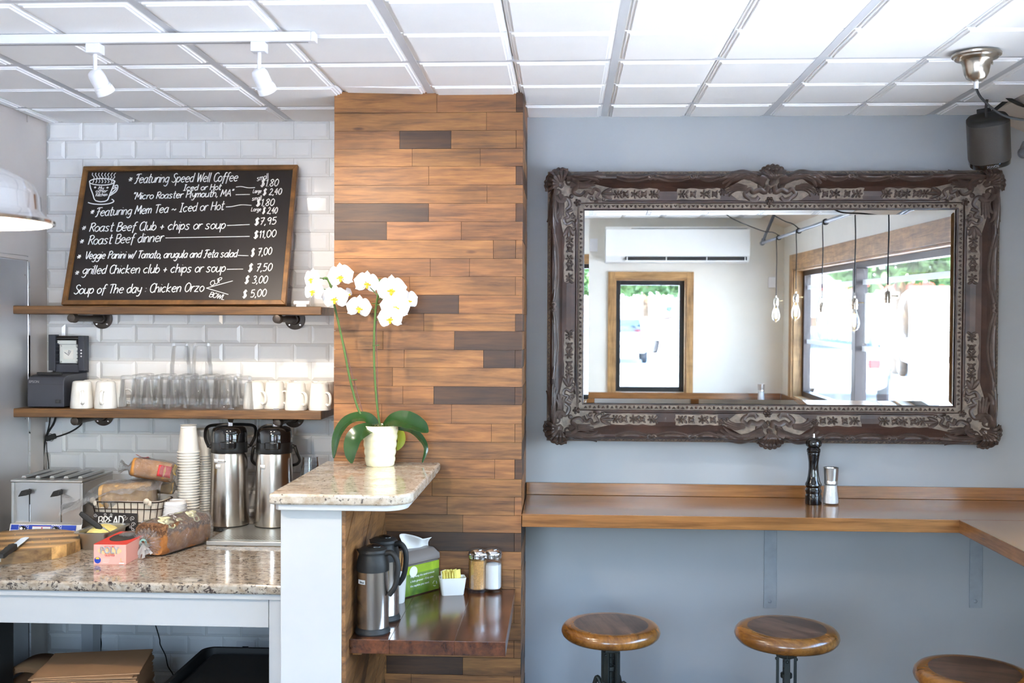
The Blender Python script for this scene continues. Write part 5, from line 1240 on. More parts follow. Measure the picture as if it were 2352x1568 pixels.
def write(mb, text, x0, y0, x1, y1, cap, conv=zb2, r=0.0021, slant=0.16, w3=None, seed=0):
    st, wid = strokes(text); a = conv(x0, y0); b = conv(x1, y1); ux = (b - a) / wid; un = Vector((-ux.y, ux.x)).normalized() * ((conv(x0, y0 - cap) - a).length / 10)
    random.seed(seed + len(text))
    for s_ in st:
        P = [a + ux * (p_[0] + slant * p_[1] * un.length / ux.length * 1.0) + un * (p_[1] + random.uniform(-0.15, 0.15)) for p_ in s_]
        P3 = cat([(p_.x, p_.y, 0.0) for p_ in P], 5) if len(P) > 2 else [Vector((p_.x, p_.y, 0)) for p_ in P]
        if w3: P3 = [w3(v) for v in P3]; mb.tube(P3, r, 5, flat=1.0)
        else: mb.tube([(v.x, v.y, 0.0100) for v in P3], r, 6, flat=1.0)
def line(mb, pts, conv=zb2, r=0.0017, z=0.0100):
    P = [conv(*p_) for p_ in pts]; mb.tube(cat([(p_.x, p_.y, z) for p_ in P], 6), r, 6)
LINES = [[('*', 597, 222, 640, 222, 62), ('Featuring Speed Well Coffee', 655, 222, 1528, 206, 74), ('Iced or Hot', 1066, 285, 1388, 278, 48), ('"Micro Roaster Plymouth, MA"', 640, 360, 1490, 332, 56), 'd', [(1515, 255), (1560, 252), (1620, 262), (1675, 260)], [(1512, 320), (1632, 318)],
          ('small', 1690, 205, 1792, 182, 44, zb2, 0.0014), ('$1.80', 1718, 252, 1872, 248, 60), ('Large', 1655, 306, 1728, 304, 32, zb2, 0.0013), ('$ 2,40', 1738, 325, 1900, 318, 52)],
         [('*', 275, 497, 318, 497, 62), ('Featuring Mem Tea ~ Iced or Hot', 325, 502, 1412, 446, 70), 'd', [(1430, 423), (1480, 420), (1560, 406), (1645, 410)], ('small', 1648, 370, 1732, 360, 34, zb2, 0.0013), ('$1,80', 1680, 418, 1838, 412, 58), ('Large', 1640, 460, 1726, 458, 32, zb2, 0.0013), ('$ 2,40', 1733, 480, 1862, 478, 52)],
         [('*', 203, 632, 248, 632, 62), ('Roast Beef Club + chips or soup', 272, 632, 1425, 606, 72), 'd', [(1440, 580), (1630, 572)], ('$7,95', 1666, 577, 1856, 568, 58)],
         [('*', 186, 745, 230, 745, 62), ('Roast Beef dinner', 262, 742, 900, 714, 76), 'd', [(920, 685), (1630, 672)], ('$11,00', 1660, 690, 1855, 674, 60)],
         [('*', 162, 875, 206, 875, 62), ('Veggie Panini w/ Tomato, arugula and Feta salad', 236, 862, 1524, 846, 62), 'd', [(1530, 832), (1620, 835)], ('$ 7,00', 1636, 842, 1818, 824, 62)],
         [('*', 146, 1010, 190, 1010, 62), ('grilled Chicken club + chips or soup', 215, 990, 1425, 970, 72), 'd', [(1438, 950), (1575, 948)], ('$ 7,50', 1612, 970, 1820, 962, 64)],
         [('Soup of The day : Chicken Orzo', 142, 1158, 1243, 1136, 74), 'd', [(1265, 1108), (1488, 1047)], [(1265, 1108), (1450, 1162)], ('CUP', 1298, 1092, 1402, 1052, 38, zb2, 0.0016), ('BOWL', 1284, 1180, 1418, 1208, 42, zb2, 0.0016), ('$ 3,00', 1583, 1070, 1780, 1066, 62), ('$ 5,00', 1566, 1192, 1772, 1176, 62)]]
for li, items in enumerate(LINES):
    mb = MB()
    for it in items:
        if it == 'd': continue
        if isinstance(it, list): line(mb, it)
        else: write(mb, *it, seed=li)
    obj('chalk_writing', mb, M['chalk'], cb_, recalc=False)
mb = MB()
def ellp(cx_, cy_, rx, ry, a0=0, a1=360, n=24): return [(cx_ + rx * math.cos(R(a0 + (a1 - a0) * i / n)), cy_ - ry * math.sin(R(a0 + (a1 - a0) * i / n))) for i in range(n + 1)]
for pts in (ellp(383, 212, 105, 28), [(280, 215), (286, 260), (306, 315), (318, 355), (332, 372)], [(487, 222), (470, 270), (445, 330), (432, 362), (410, 376)], [(332, 372), (370, 380), (410, 376)], ellp(370, 374, 113, 28, 205, 392), [(485, 250), (512, 240), (516, 262), (500, 295), (450, 328)], [(478, 270), (500, 258), (498, 275), (460, 312)]):
    line(mb, pts, r=0.0026)
for k in range(8):
    x = 318 + k * 23
    line(mb, [(x + (k - 3.5) * 3 - 3, 222), (x + (k - 3.5) * 3 + 5, 206), (x - 4, 190), (x + 6 + (k - 3.5) * 2, 172), (x - 5 + (k - 3.5) * 3, 155), (x + 4 + (k - 3.5) * 5, 136)], r=0.0015)
write(mb, 'My', 350, 275, 398, 275, 26, r=0.0013); write(mb, 'other', 328, 302, 428, 300, 26, r=0.0013); write(mb, 'Kitchen', 328, 334, 428, 330, 26, r=0.0013); write(mb, '*', 312, 272, 334, 272, 26, r=0.002); write(mb, '*', 416, 274, 440, 274, 26, r=0.002)
obj('chalk_cup_drawing', mb, M['chalk'], cb_, recalc=False)

p = PY(696, 702, SYF + 0.05)
er = thing('chalk_marker', 'white chalk marker lying on the upper shelf beside the chalkboard', 'marker', (PY(693, 700, SYF + 0.05).x, SYF + 0.05, Z1T), 6)
obj('barrel', MB().lathe([(0, -0.032), (0.008, -0.032), (0.009, -0.030), (0.009, 0.030), (0.008, 0.032), (0, 0.032)], 20, M=T(0, 0, 0.016) @ RY(90)), M['white_plastic'], er)
obj('rest', MB().bx(-0.022, 0.020, -0.009, 0.009, 0.0, 0.0075), M['white_plastic'], er, bevel=0.001)

# ------------------------------------------------------------------ receipt printer with its lid open
p = PY(62, 934, SYF + 0.035); q = PY(147, 934, SYF + 0.035); pw = q.x - p.x
prn = thing('receipt_printer', 'black receipt printer with its lid flipped open on the lower shelf', 'printer', ((p.x + q.x) / 2, SYF + 0.035, Z2T), -1)
hw_ = pw / 2
A90X = Matrix(((0, 0, 1, 0), (1, 0, 0, 0), (0, 1, 0, 0), (0, 0, 0, 1)))
obj('case', MB().prism([(0.0, 0.004), (0.205, 0.004), (0.205, 0.142), (0.17, 0.142), (0.10, 0.138), (0.04, 0.136), (0.012, 0.130), (0.0, 0.112)], -hw_, hw_, M=A90X), M['printer'], prn, bevel=0.004)
obj('front_seam', MB().bx(-hw_ + 0.003, hw_ - 0.003, -0.0003, 0.001, 0.098, 0.0992), M['black'], prn)
obj('paper_bar', MB().bx(-hw_ + 0.022, hw_ - 0.03, 0.035, 0.048, 0.136, 0.148), M['black_soft'], prn, bevel=0.002)
obj('switch_recess', MB().bx(hw_ - 0.036, hw_ - 0.010, -0.0008, 0.001, 0.020, 0.036), M['black'], prn); obj('power_switch', MB().bx(hw_ - 0.033, hw_ - 0.018, -0.0035, -0.0009, 0.023, 0.033), M['black_gloss'], prn)
obj('lettering', MB().text('EPSON', 0.0145, T(-hw_ + 0.008, -0.0006, 0.105) @ RX(90), ext=0.0004), M['gray_print'], prn)
lid = MB(); y0, y1 = 0.150, 0.196
lid.bx(-hw_ + 0.045 - 0.045, hw_, y1 - 0.012, y1, 0.142, 0.300); lid.bx(-hw_ + 0.0, -hw_ + 0.030, y0, y1 - 0.012, 0.150, 0.305); lid.bx(hw_ - 0.026, hw_, y0, y1 - 0.012, 0.150, 0.300); lid.bx(-hw_ + 0.03, hw_ - 0.026, y0 + 0.006, y1 - 0.012, 0.142, 0.178)
for k in range(6): lid.bx(-hw_ + 0.030, -hw_ + 0.040, y0 + 0.004, y1 - 0.012, 0.185 + k * 0.016, 0.188 + k * 0.016); lid.bx(hw_ - 0.036, hw_ - 0.026, y0 + 0.004, y1 - 0.012, 0.185 + k * 0.016, 0.188 + k * 0.016)
sh = T(0.012, 0, 0)
obj('lid', lid, M['printer'], prn, loc=(0.012, 0, 0), bevel=0.002)
mb = MB(); mb.bx(-hw_ + 0.041, hw_ - 0.037, y0 + 0.018, y0 + 0.022, 0.182, 0.262); mb.bx(-hw_ + 0.034, hw_ - 0.040, y0 + 0.012, y0 + 0.022, 0.264, 0.280); mb.bx(-hw_ + 0.045, hw_ - 0.045, y0 + 0.010, y0 + 0.016, 0.272, 0.277)
for x in (-hw_ + 0.047, hw_ - 0.043):
    for z in (0.188, 0.256): mb.lathe([(0, 0.003), (0.003, 0.002), (0.004, 0)], 10, M=T(x, y0 + 0.018, z) @ RX(90))
obj('metal_plate', mb, M['gray_metal'], prn, loc=(0.012, 0, 0))
obj('sticker', MB().bx(-0.022, 0.024, y0 + 0.0172, y0 + 0.018, 0.198, 0.240), M['packet_white'], prn, loc=(0.012, 0, 0))
mb = MB(); mb.tube([(-0.016, y0 + 0.0168, 0.228), (0.002, y0 + 0.0168, 0.216), (0.012, y0 + 0.0168, 0.234), (0.004, y0 + 0.0168, 0.238), (0.0, y0 + 0.0168, 0.222)], 0.0018, 4); obj('printed_mark', mb, M['gray_print'], prn, loc=(0.012, 0, 0))
obj('roller', MB().tube([(-hw_ + 0.032, y0 + 0.012, 0.290), (hw_ - 0.028, y0 + 0.012, 0.290)], 0.0075, 14), M['black_gloss'], prn, loc=(0.012, 0, 0))
mb = MB()
for k, z in enumerate((0.238, 0.225, 0.212)): mb.lathe([(0, 0), (0.0035, 0), (0.0035, 0.0006), (0, 0.0006)], 14, M=T(hw_ - 0.012, y0 - 0.0002, z) @ RX(90))
obj('symbol_stickers', mb, M['white_print'], prn, loc=(0.012, 0, 0))

# ------------------------------------------------------------------ upturned mugs and tumblers on the lower shelf
def make_mug():
    m = thing('coffee_mug', 'x', 'mug', (0, 0, 0), group='upturned white mugs on the lower shelf')
    obj('mug_body', MB().lathe([(0.0435, 0.0), (0.0455, 0.0005), (0.0462, 0.003), (0.0455, 0.02), (0.0425, 0.055), (0.0378, 0.104), (0.0360, 0.1095), (0.033, 0.112), (0.0300, 0.1128), (0.0285, 0.1105), (0, 0.1095), ], 40), M['ceramic'], m, angle=50)
    pts = cat([(0.0435, 0, 0.026), (0.056, 0, 0.021), (0.066, 0, 0.030), (0.068, 0, 0.050), (0.062, 0, 0.066), (0.050, 0, 0.073), (0.039, 0, 0.071)], 5)
    obj('handle', MB().tube(pts, 0.0068, 10, flat=0.62), M['ceramic'], m); return m
mug0 = None
def place_mug(px, Y, rz, label):
    global mug0
    x = PY(px, 930, Y).x
    if mug0 is None: mug0 = make_mug(); o = mug0
    else: o = dup(mug0)
    o['label'] = label; o.location = (x, Y, Z2T); o.rotation_euler = (0, 0, R(rz))
MY = 4.205
for a in ((188, MY, -62, 'white mug standing right beside the receipt printer, handle to the front'), (243, MY, -82, 'white mug between the printer-side mug and the first tumbler'),
          (212, MY + 0.093, 60, 'white mug behind the one beside the receipt printer'), (265, MY + 0.093, 20, 'white mug in the second row, next to the tumblers on the printer side'), (238, MY + 0.186, 60, 'white mug in the back row behind the printer-side mugs'),
          (680, MY, -38, 'white mug in the front row, second from the pillar, handle to the front'), (735, MY, -38, 'white mug at the pillar end of the lower shelf, front row'), (631, MY + 0.06, -15, 'white mug set back between the tumblers and the front pair by the pillar'),
          (584, MY + 0.045, -30, 'white mug half behind the last tumbler, handle showing'), (598, MY + 0.145, -40, 'white mug behind the half hidden mug next to the last tumbler'), (700, MY + 0.10, 90, 'white mug in the back row behind the front pair by the pillar'),
          (748, MY + 0.105, 90, 'white mug tight against the pillar in the back row'), (652, MY + 0.155, 90, 'white mug in the back row behind the set back mug')): place_mug(*a)

def make_glass():
    n = 40
    g = thing('glass_tumbler', 'x', 'glass', (0, 0, 0), group='upturned tumblers on the lower shelf')
    def ringr(r, z, fl):
        return [((r * (1 - fl * (0.5 - 0.5 * math.cos(10 * 2 * math.pi * i / n)))) * math.cos(2 * math.pi * i / n), (r * (1 - fl * (0.5 - 0.5 * math.cos(10 * 2 * math.pi * i / n)))) * math.sin(2 * math.pi * i / n), z) for i in range(n)]
    outer = [ringr(0.0430, 0.0, 0), ringr(0.0440, 0.002, 0), ringr(0.0432, 0.030, 0), ringr(0.0428, 0.046, 0.0), ringr(0.0410, 0.052, 0.05), ringr(0.0385, 0.09, 0.07), ringr(0.0360, 0.125, 0.05), ringr(0.0355, 0.131, 0.0), ringr(0.0345, 0.137, 0), ringr(0.030, 0.1385, 0), ringr(0.012, 0.136, 0)]
    inner = [ringr(0.018, 0.124, 0), ringr(0.030, 0.122, 0), ringr(0.0335, 0.112, 0), ringr(0.0365, 0.06, 0), ringr(0.0405, 0.040, 0), ringr(0.0415, 0.004, 0), ringr(0.0430, 0.0, 0)]
    mb = MB(); mb.loft(outer, caps=False); mb.add(outer[-1], [tuple(range(n))]); mb.loft(inner, caps=False); mb.add(inner[0], [tuple(range(n))])
    obj('glass_body', mb, M['glass'], g, angle=50); return g
gl0 = None
def place_glass(x, Y, z, rz, label):
    global gl0
    if gl0 is None: gl0 = make_glass(); o = gl0
    else: o = dup(gl0)
    o['label'] = label; o.location = (x, Y, z); o.rotation_euler = (0, 0, R(rz))
ordn = ('first', 'second', 'third', 'fourth', 'fifth', 'sixth')
fx = (298, 350, 405, 458, 512, 558)
for k, px in enumerate(fx): place_glass(PY(px, 930, MY - 0.006).x, MY - 0.006, Z2T, k * 7, 'upturned tumbler, %s from the printer in the front row' % ordn[k])
Y2 = MY + 0.077
for k, px in enumerate((322, 374, 427, 478, 523)): place_glass(PY(px + 2, 930, Y2).x, Y2, Z2T, k * 11, 'upturned tumbler, %s from the printer in the middle row' % ordn[k])
Y3 = MY + 0.167
for k, px in enumerate((335, 387, 437, 487, 536)): place_glass(PY(px, 930, Y3).x, Y3, Z2T, k * 5, 'upturned tumbler, %s from the printer in the back row' % ordn[k])
place_glass(PY(415, 858, MY + 0.030).x, MY + 0.030, Z2T + 0.1388, 4, 'upturned tumbler stacked on top of the others, nearer the printer')
place_glass(PY(464, 858, MY + 0.030).x, MY + 0.030, Z2T + 0.1388, 9, 'upturned tumbler stacked on top of the others, nearer the mugs by the pillar')

# ------------------------------------------------------------------ work counter
KZ = 0.910; KYF = PZ(320, 1338, KZ).y
kc = thing('granite_counter', 'speckled brown granite worktop of the white work table', 'countertop', (0, 0, KZ))
obj('granite_slab', MB().bx(XL + 0.004, HX0 - 0.001, KYF, YT - 0.011, -0.034, 0), M['granite'], kc, bevel=(0.010, 4))
kt = thing('work_table', 'white painted work table with square legs under the granite', 'table', (0, 0, 0))
TZ = KZ - 0.0345
obj('top_rail', MB().bx(XL + 0.006, HX0 - 0.002, KYF + 0.012, YT - 0.012, TZ - 0.018, TZ), M['table_paint'], kt, bevel=0.002)
ab = PY(320, 1435, KYF + 0.025).z
obj('apron', MB().bx(XL + 0.06, HX0 - 0.062, KYF + 0.022, KYF + 0.044, ab, TZ - 0.0185), M['table_paint'], kt, bevel=0.002)
obj('apron', MB().bx(XL + 0.06, HX0 - 0.062, YT - 0.055, YT - 0.035, ab + 0.02, TZ - 0.0185), M['table_paint'], kt, bevel=0.002)
for x0, y0 in ((HX0 - 0.060, KYF + 0.02), (XL + 0.01, KYF + 0.02), (HX0 - 0.062, YT - 0.085), (XL + 0.20, YT - 0.098)): obj('leg', MB().bx(x0, x0 + 0.052, y0, y0 + 0.075, 0, TZ - 0.0185), M['table_paint'], kt, bevel=0.002)
LSZ = 0.14
obj('lower_shelf', MB().bx(XL + 0.062, HX0 - 0.064, KYF + 0.03, YT - 0.10, LSZ - 0.025, LSZ), M['table_paint'], kt)

# things on the lower shelf
bag0 = None; random.seed(31)
bx0, by0 = PZ(180, 1560, 0.56).x, PZ(180, 1560, 0.56).y
def bags(n, x, y, z, rz, w_, d_, pitch, label, group):
    global bag0
    for k in range(n):
        if bag0 is None:
            mb = MB(); mb.grid(lambda u, v: ((u - 0.5) * 0.34, (v - 0.5) * 0.26, 0.0052 + 0.003 * math.sin(u * 3.1) * math.sin(v * 3.1)), 10, 8); mb.grid(lambda u, v: ((u - 0.5) * 0.34, (v - 0.5) * 0.26, 0.0005 + 0.003 * math.sin(u * 3.1) * math.sin(v * 3.1)), 10, 8)
            mb.bx(-0.17, 0.17, -0.133, -0.128, 0.0006, 0.0046); bag0 = tag(obj('paper_bag', mb, M['kraft']), 'x', 'paper bag'); o = bag0
        else: o = dup(bag0)
        o['label'] = label if k < n - 1 else 'topmost flat brown paper bag of the pile under the work table'; o['group'] = group
        o.location = (x + random.uniform(-0.006, 0.006), y + random.uniform(-0.006, 0.006), z + k * pitch); o.rotation_euler = (0, 0, R(rz + random.uniform(-2.5, 2.5)))
BXZ = 0.215
for bx_, by_, lab_ in ((-1.635, KYF + 0.25, 'plain brown cardboard box under the pile of paper bags'), (-1.985, KYF + 0.50, 'plain brown cardboard box under the curled paper sheets')):
    cbx_ = thing('cardboard_box', lab_, 'box', (bx_, by_, LSZ)); w2 = 0.17 if bx_ > -1.8 else 0.115; obj('carton', MB().bx(-w2, w2, -0.12, 0.12, 0, BXZ), M['kraft'], cbx_, bevel=0.002); obj('packing_tape', MB().bx(-w2 + 0.001, w2 - 0.001, -0.02, 0.02, BXZ + 0.0002, BXZ + 0.0008), M['liner'], cbx_)
bags(32, -1.635, KYF + 0.235, LSZ + BXZ + 0.001, 10, 0.34, 0.26, 0.0066, 'flat brown paper bag in the pile under the work table', 'brown paper bags piled under the table')
fb = thing('paper_roll', 'curled roll of brown paper sheets behind the paper bag pile', 'paper roll', (-1.985, KYF + 0.50, LSZ + BXZ + 0.001))
for k in range(7):
    r_ = 0.066 + k * 0.0035
    obj('paper_sheet', MB().grid(lambda u, v: ((0.06 + r_) * 0 + r_ * 1.25 * math.cos(R(8 + 150 * u)), (v - 0.5) * 0.16, 0.052 + r_ * math.sin(R(8 + 150 * u)) * 0.85), 16, 2), M['kraft'], fb, solid=0.0015, recalc=False)
obj('paper_core', MB().bx(-0.085, 0.085, -0.08, 0.08, 0.0, 0.06), M['kraft'], fb, bevel=0.01)
def tub(root, w_, d_, h, mat, t_=0.004, taper=0.9):
    rings = [rring(w_ * taper, d_ * taper, 0.03, 0.0), rring(w_, d_, 0.04, h - 0.012), rring(w_ + 0.022, d_ + 0.022, 0.048, h - 0.010), rring(w_ + 0.022, d_ + 0.022, 0.048, h), rring(w_ - 2 * t_, d_ - 2 * t_, 0.036, h), rring(w_ * taper - 2 * t_, d_ * taper - 2 * t_, 0.026, t_)]
    obj('tub_body', MB().loft(rings), mat, root, angle=50)
bn = thing('bus_tub', 'black plastic tub with a rounded rim under the work table', 'tub', (-1.165, KYF + 0.31, LSZ), 0)
tub(bn, 0.37, 0.50, 0.385, M['black_soft']); obj('folded_liner', MB().bx(-0.16, 0.16, -0.22, 0.22, 0.02, 0.375), M['black'], bn, bevel=0.02)
bk = thing('storage_crate', 'black storage crate at the far end under the work table', 'crate', (-2.115, KYF + 0.245, LSZ), 0)
tub(bk, 0.20, 0.36, 0.62, M['black_soft'], taper=0.97)
wo = thing('wall_outlet', 'white wall outlet on the tiles under the work table', 'outlet', (PY(567, 1482, YT).x, YT - 0.0096, PY(567, 1485, YT).z))
obj('cover_plate', MB().bx(-0.042, 0.042, -0.005, 0, -0.028, 0.028), M['white_plastic'], wo, bevel=0.002); obj('socket_face', MB().bx(-0.015, 0.012, -0.0065, -0.0052, -0.007, 0.007), M['black_print'], wo)
def wire(name, pts, r, label, mat='cord', cat__='cable'): return tag(obj(name, MB().tube(cat(pts, 6), r, 6), M[mat]), label, cat__)
def wpx(px, py, Y=YT - 0.016): return PY(px, py, Y)
wire('hanging_cable', [wpx(214, 1425), wpx(226, 1455), wpx(231, 1475), wpx(229, 1500), wpx(226, 1540), wpx(224, 1600)], 0.0045, 'thicker black cord hanging down the tiles under the work table')
wire('hanging_cable', [wpx(354, 1425), wpx(366, 1465), wpx(368, 1480), wpx(380, 1505), wpx(386, 1530), wpx(398, 1550), wpx(410, 1590)], 0.0022, 'thin black cord hanging down the tiles beside the black tub')

# ------------------------------------------------------------------ on the work counter
ty = PZ(105, 1233, KZ).y; tx0, tx1 = PY(24, 1220, ty).x, PY(189, 1220, ty).x; tb = ty + 0.28
to = thing('toaster', 'stainless steel four slot toaster with a blue control panel', 'toaster', (tx0, ty, KZ)); tw = tx1 - tx0; th = PY(100, 1107, ty).z - KZ
mb = MB(); mb.bx(0, tw, 0.02, 0.28, 0.012, th - 0.002)
obj('body', mb, M['steel'], to, bevel=0.004)
mb = MB(); mb.bx(0, tw, 0, 0.28, th - 0.0018, th + 0.008); mb.bx(0.0, 0.012, 0.004, 0.022, 0.05, th - 0.002); mb.bx(tw - 0.012, tw, 0.004, 0.022, 0.05, th - 0.002)
obj('top_frame', mb, M['steel_h'], to, bevel=0.003)
mb = MB()
for k in range(4): x = 0.030 + k * (tw - 0.06) / 4; mb.bx(x + 0.008, x + (tw - 0.06) / 4 - 0.012, 0.05, 0.25, th + 0.0082, th + 0.0092)
obj('bread_slots', mb, M['black'], to)
for k in range(5): x = 0.030 + k * (tw - 0.06) / 4; obj('slot_ridge', MB().prism([(-0.010, 0.0), (0.010, 0.0), (0.006, 0.008), (-0.006, 0.008)], -0.25, -0.05, M=T(x - 0.002, 0, th + 0.0093) @ RX(90)), M['steel_h'], to)
for fx_ in (0.215, 0.66):
    x = tw * fx_ + 0.005; obj('lever_slot', MB().bx(x - 0.0025, x + 0.0025, 0.0192, 0.0205, 0.055, th - 0.03), M['black'], to)
    obj('lever_track', MB().bx(x + 0.002, x + 0.0045, 0.017, 0.0195, 0.055, 0.125), M['chrome'], to)
    obj('lever', MB().prism([(-0.024, -0.012), (0.012, -0.006), (0.014, 0.014), (-0.010, 0.012)], -0.02, 0.016, M=T(x - 0.006, 0, th - 0.045) @ RX(90)), M['black_soft'], to, bevel=0.003)
pn = MB(); pn.prism([(0.020, 0.008), (-0.016, 0.008), (-0.002, 0.052), (0.020, 0.056)], 0.0, tw, M=A90X); obj('control_panel', pn, M['steel_h'], to, bevel=0.002)
Mp = T(0, -0.0163, 0.009) @ RX(90 - 17.6)
obj('blue_label', MB().bx(0.006, tw - 0.022, 0.003, 0.041, 0.0003, 0.0011, M=Mp), M['blue_print'], to)
for fx_ in (0.20, 0.655):
    x = tw * fx_; d_ = obj('dial_scale', MB().bx(x - 0.020, x + 0.020, 0.008, 0.041, 0.0012, 0.0016, M=Mp), M['blue_print'], to)
    g = MB()
    for a in range(-40, 230, 22): g.bx(0.0145, 0.021, -0.0010, 0.0010, 0.0017, 0.0021, M=Mp @ T(x, 0.023, 0) @ RZ(a))
    g.text('LIGHTER', 0.0044, Mp @ T(x - 0.034, 0.006, 0.0012), ext=0.0002); g.text('DARKER', 0.0044, Mp @ T(x + 0.020, 0.006, 0.0012), ext=0.0002)
    for q in ((x - 0.020, x - 0.019, 0.008, 0.041), (x + 0.019, x + 0.020, 0.008, 0.041), (x - 0.020, x + 0.020, 0.040, 0.041)): g.bx(*q, 0.0017, 0.0020, M=Mp)
    obj('dial_marks', g, M['white_print'], d_)
    obj('dial_knob', MB().lathe([(0, 0.0022), (0.0135, 0.0022), (0.0125, 0.012), (0.0085, 0.014), (0.0078, 0.019), (0, 0.0195)], 28, M=Mp @ T(x, 0.023, 0)), M['black_gloss'], to, angle=35)
    obj('knob_face', MB().lathe([(0, 0.0200), (0.0066, 0.0197)], 20, M=Mp @ T(x, 0.023, 0)), M['chrome'], to)
mb = MB(); mb.bx(tw * 0.32, tw * 0.575, 0.022, 0.036, 0.0012, 0.0017, M=Mp); obj('maker_label', mb, M['white_print'], to)
mb = MB(); mb.bx(tw * 0.32, tw * 0.575, 0.0222, 0.0236, 0.0018, 0.0020, M=Mp); mb.bx(tw * 0.32, tw * 0.575, 0.0345, 0.0358, 0.0018, 0.0020, M=Mp); mb.lathe([(0, 0), (0.003, 0), (0.003, 0.0004), (0, 0.0004)], 12, M=Mp @ T(tw * 0.455, 0.0295, 0.0018)); obj('label_marks', mb, M['red_print'], to)
obj('stripe', MB().bx(0.007, tw - 0.023, 0.0195, 0.0210, 0.0012, 0.0015, M=Mp), M['white_print'], to)
for x in (0.02, tw - 0.02):
    for y in (0.03, 0.25): obj('foot', MB().lathe([(0, 0), (0.010, 0), (0.012, 0.0118), (0, 0.0118)], 14, M=T(x, y, 0)), M['black_soft'], to)

# cords from the printer down behind the toaster
wy = YT - 0.017
wire('printer_cable', [PY(128, 958, wy - 0.03), PY(122, 975, wy), PY(106, 1002, wy), PY(100, 1035, wy), PY(98, 1065, wy), PY(103, 1085, wy)], 0.0048, 'thick black printer cable curving down the tiles to the toaster')
wire('printer_cable', [PY(115, 958, wy - 0.03), PY(112, 980, wy - 0.010), PY(104, 1010, wy - 0.010), PY(100, 1050, wy - 0.010), PY(101, 1083, wy - 0.010)], 0.0030, 'thin black printer cable running beside the thick one down the tiles')
wire('adapter_cable', [PY(189, 960, wy - 0.03), PY(186, 975, wy), PY(165, 990, wy), PY(140, 1000, wy), PY(128, 1003, wy - 0.006)], 0.0036, 'black cable looping from the lower shelf to the small black adapter')
wire('adapter_cable', [PY(107, 1015, wy), PY(108, 1040, wy), PY(111, 1062, wy), PY(112, 1084, wy)], 0.0018, 'thinnest black cable dropping from the small black adapter')
ad = thing('power_adapter', 'small black adapter hanging among the cables on the tiles', 'power adapter', PY(117, 1004, wy - 0.012), rot=(0, R(-18), 0)); obj('adapter_case', MB().box((0, 0, 0), (0.046, 0.018, 0.024)), M['black_soft'], ad, bevel=0.005); obj('zip_tie', MB().tube([(0.014 * math.cos(a), -0.004, 0.017 * math.sin(a)) for a in [k * 0.45 for k in range(14)]], 0.0012, 5, closed=True), M['black'], ad)
ju = thing('junction_cover', 'white blank cover plate on the tiles above the toaster', 'cover plate', (PY(123, 1003, YT).x, YT - 0.0096, PY(123, 1003, YT).z)); obj('cover_plate', MB().bx(-0.045, 0.045, -0.005, 0, -0.068, 0.068), M['white_plastic'], ju, bevel=0.002)

# wire bread basket
bx0, bx1, byf, byb = -1.868, -1.577, 3.958, 4.105; bzt = 0.142
bs = thing('bread_basket', 'rusty wire basket with cloth liner and a black BREAD sign', 'basket', ((bx0 + bx1) / 2, (byf + byb) / 2, KZ))
bw, bd_ = bx1 - bx0, byb - byf
def rim(sc, z, n=8): return [(x, y, z) for x, y in rrect(bw * sc, bd_ * sc, 0.035, n)]
def wpart(name, pts, r, closed=False): return obj(name, MB().tube(pts, r, 6, closed=closed), M['rust_wire'], bs)
wpart('rim_wire', rim(1.0, bzt), 0.0026, True); wpart('ring_wire', rim(0.965, bzt - 0.028), 0.0020, True); wpart('ring_wire', rim(0.90, 0.06), 0.0020, True); wpart('ring_wire', rim(0.86, 0.003), 0.0022, True)
mb = MB(); A = rrect(bw, bd_, 0.035, 8); n = len(A)
per = [0]
for i in range(n): per.append(per[-1] + math.dist(A[i], A[(i + 1) % n]))
for k in range(30):
    s_ = per[-1] * k / 30; i = max(j for j in range(n) if per[j] <= s_ + 1e-9); t_ = (s_ - per[i]) / max(per[i + 1] - per[i], 1e-9); x = A[i][0] + (A[(i + 1) % n][0] - A[i][0]) * t_; y = A[i][1] + (A[(i + 1) % n][1] - A[i][1]) * t_
    mb.tube([(x, y, bzt), (x * 0.965, y * 0.965, bzt - 0.028), (x * 0.90, y * 0.90, 0.06), (x * 0.86, y * 0.86, 0.003)], 0.0016, 5)
obj('upright_wires', mb, M['rust_wire'], bs)
rg = []
for sc, z in ((0.80, 0.006), (0.865, 0.06), (0.925, bzt - 0.028), (0.96, bzt - 0.002), (0.945, bzt + 0.004), (0.90, bzt - 0.03), (0.78, 0.012)): rg.append([(x + 0.002 * math.sin(i * 1.7 + z * 60), y + 0.002 * math.cos(i * 2.3 + z * 40), zz) for i, (x, y, zz) in enumerate(rim(sc, z))])
obj('cloth_liner', MB().loft(rg), M['liner'], bs, angle=70)
for x in (-bw * 0.46, bw * 0.30):
    m_ = MB(); m_.ell((x, -bd_ * 0.5 + (0.0 if x > 0 else 0.012), bzt + 0.004), (0.013, 0.010, 0.012), 12, 8); m_.ell((x + 0.014, -bd_ * 0.5 - 0.002, bzt - 0.004), (0.008, 0.004, 0.012), 10, 6); obj('liner_tie', m_, M['liner'], bs)
sg_o = Vector((PY(265, 1195, byf - 0.012).x, byf - 0.012, PY(265, 1197, byf - 0.012).z)) - Vector(bs.location)
sgn = obj('sign_board', MB().bx(-0.088, 0.088, -0.003, 0.003, -0.034, 0.034), M['slate'], bs, loc=sg_o, rot=(R(-4), R(1.5), 0), bevel=0.001)
mb = MB(); s3 = lambda v: Vector((v.x, -0.0034, v.y))
cv = lambda x, y: Vector(((x - 1297) / 490 * 0.176, -(y - 1300) / 190 * 0.068))
write(mb, 'BREAD', 1105, 1352, 1385, 1335, 95, conv=cv, r=0.0019, w3=s3, slant=0.08); write(mb, 'BREAD', 1109, 1350, 1389, 1333, 95, conv=cv, r=0.0015, w3=s3, slant=0.08)
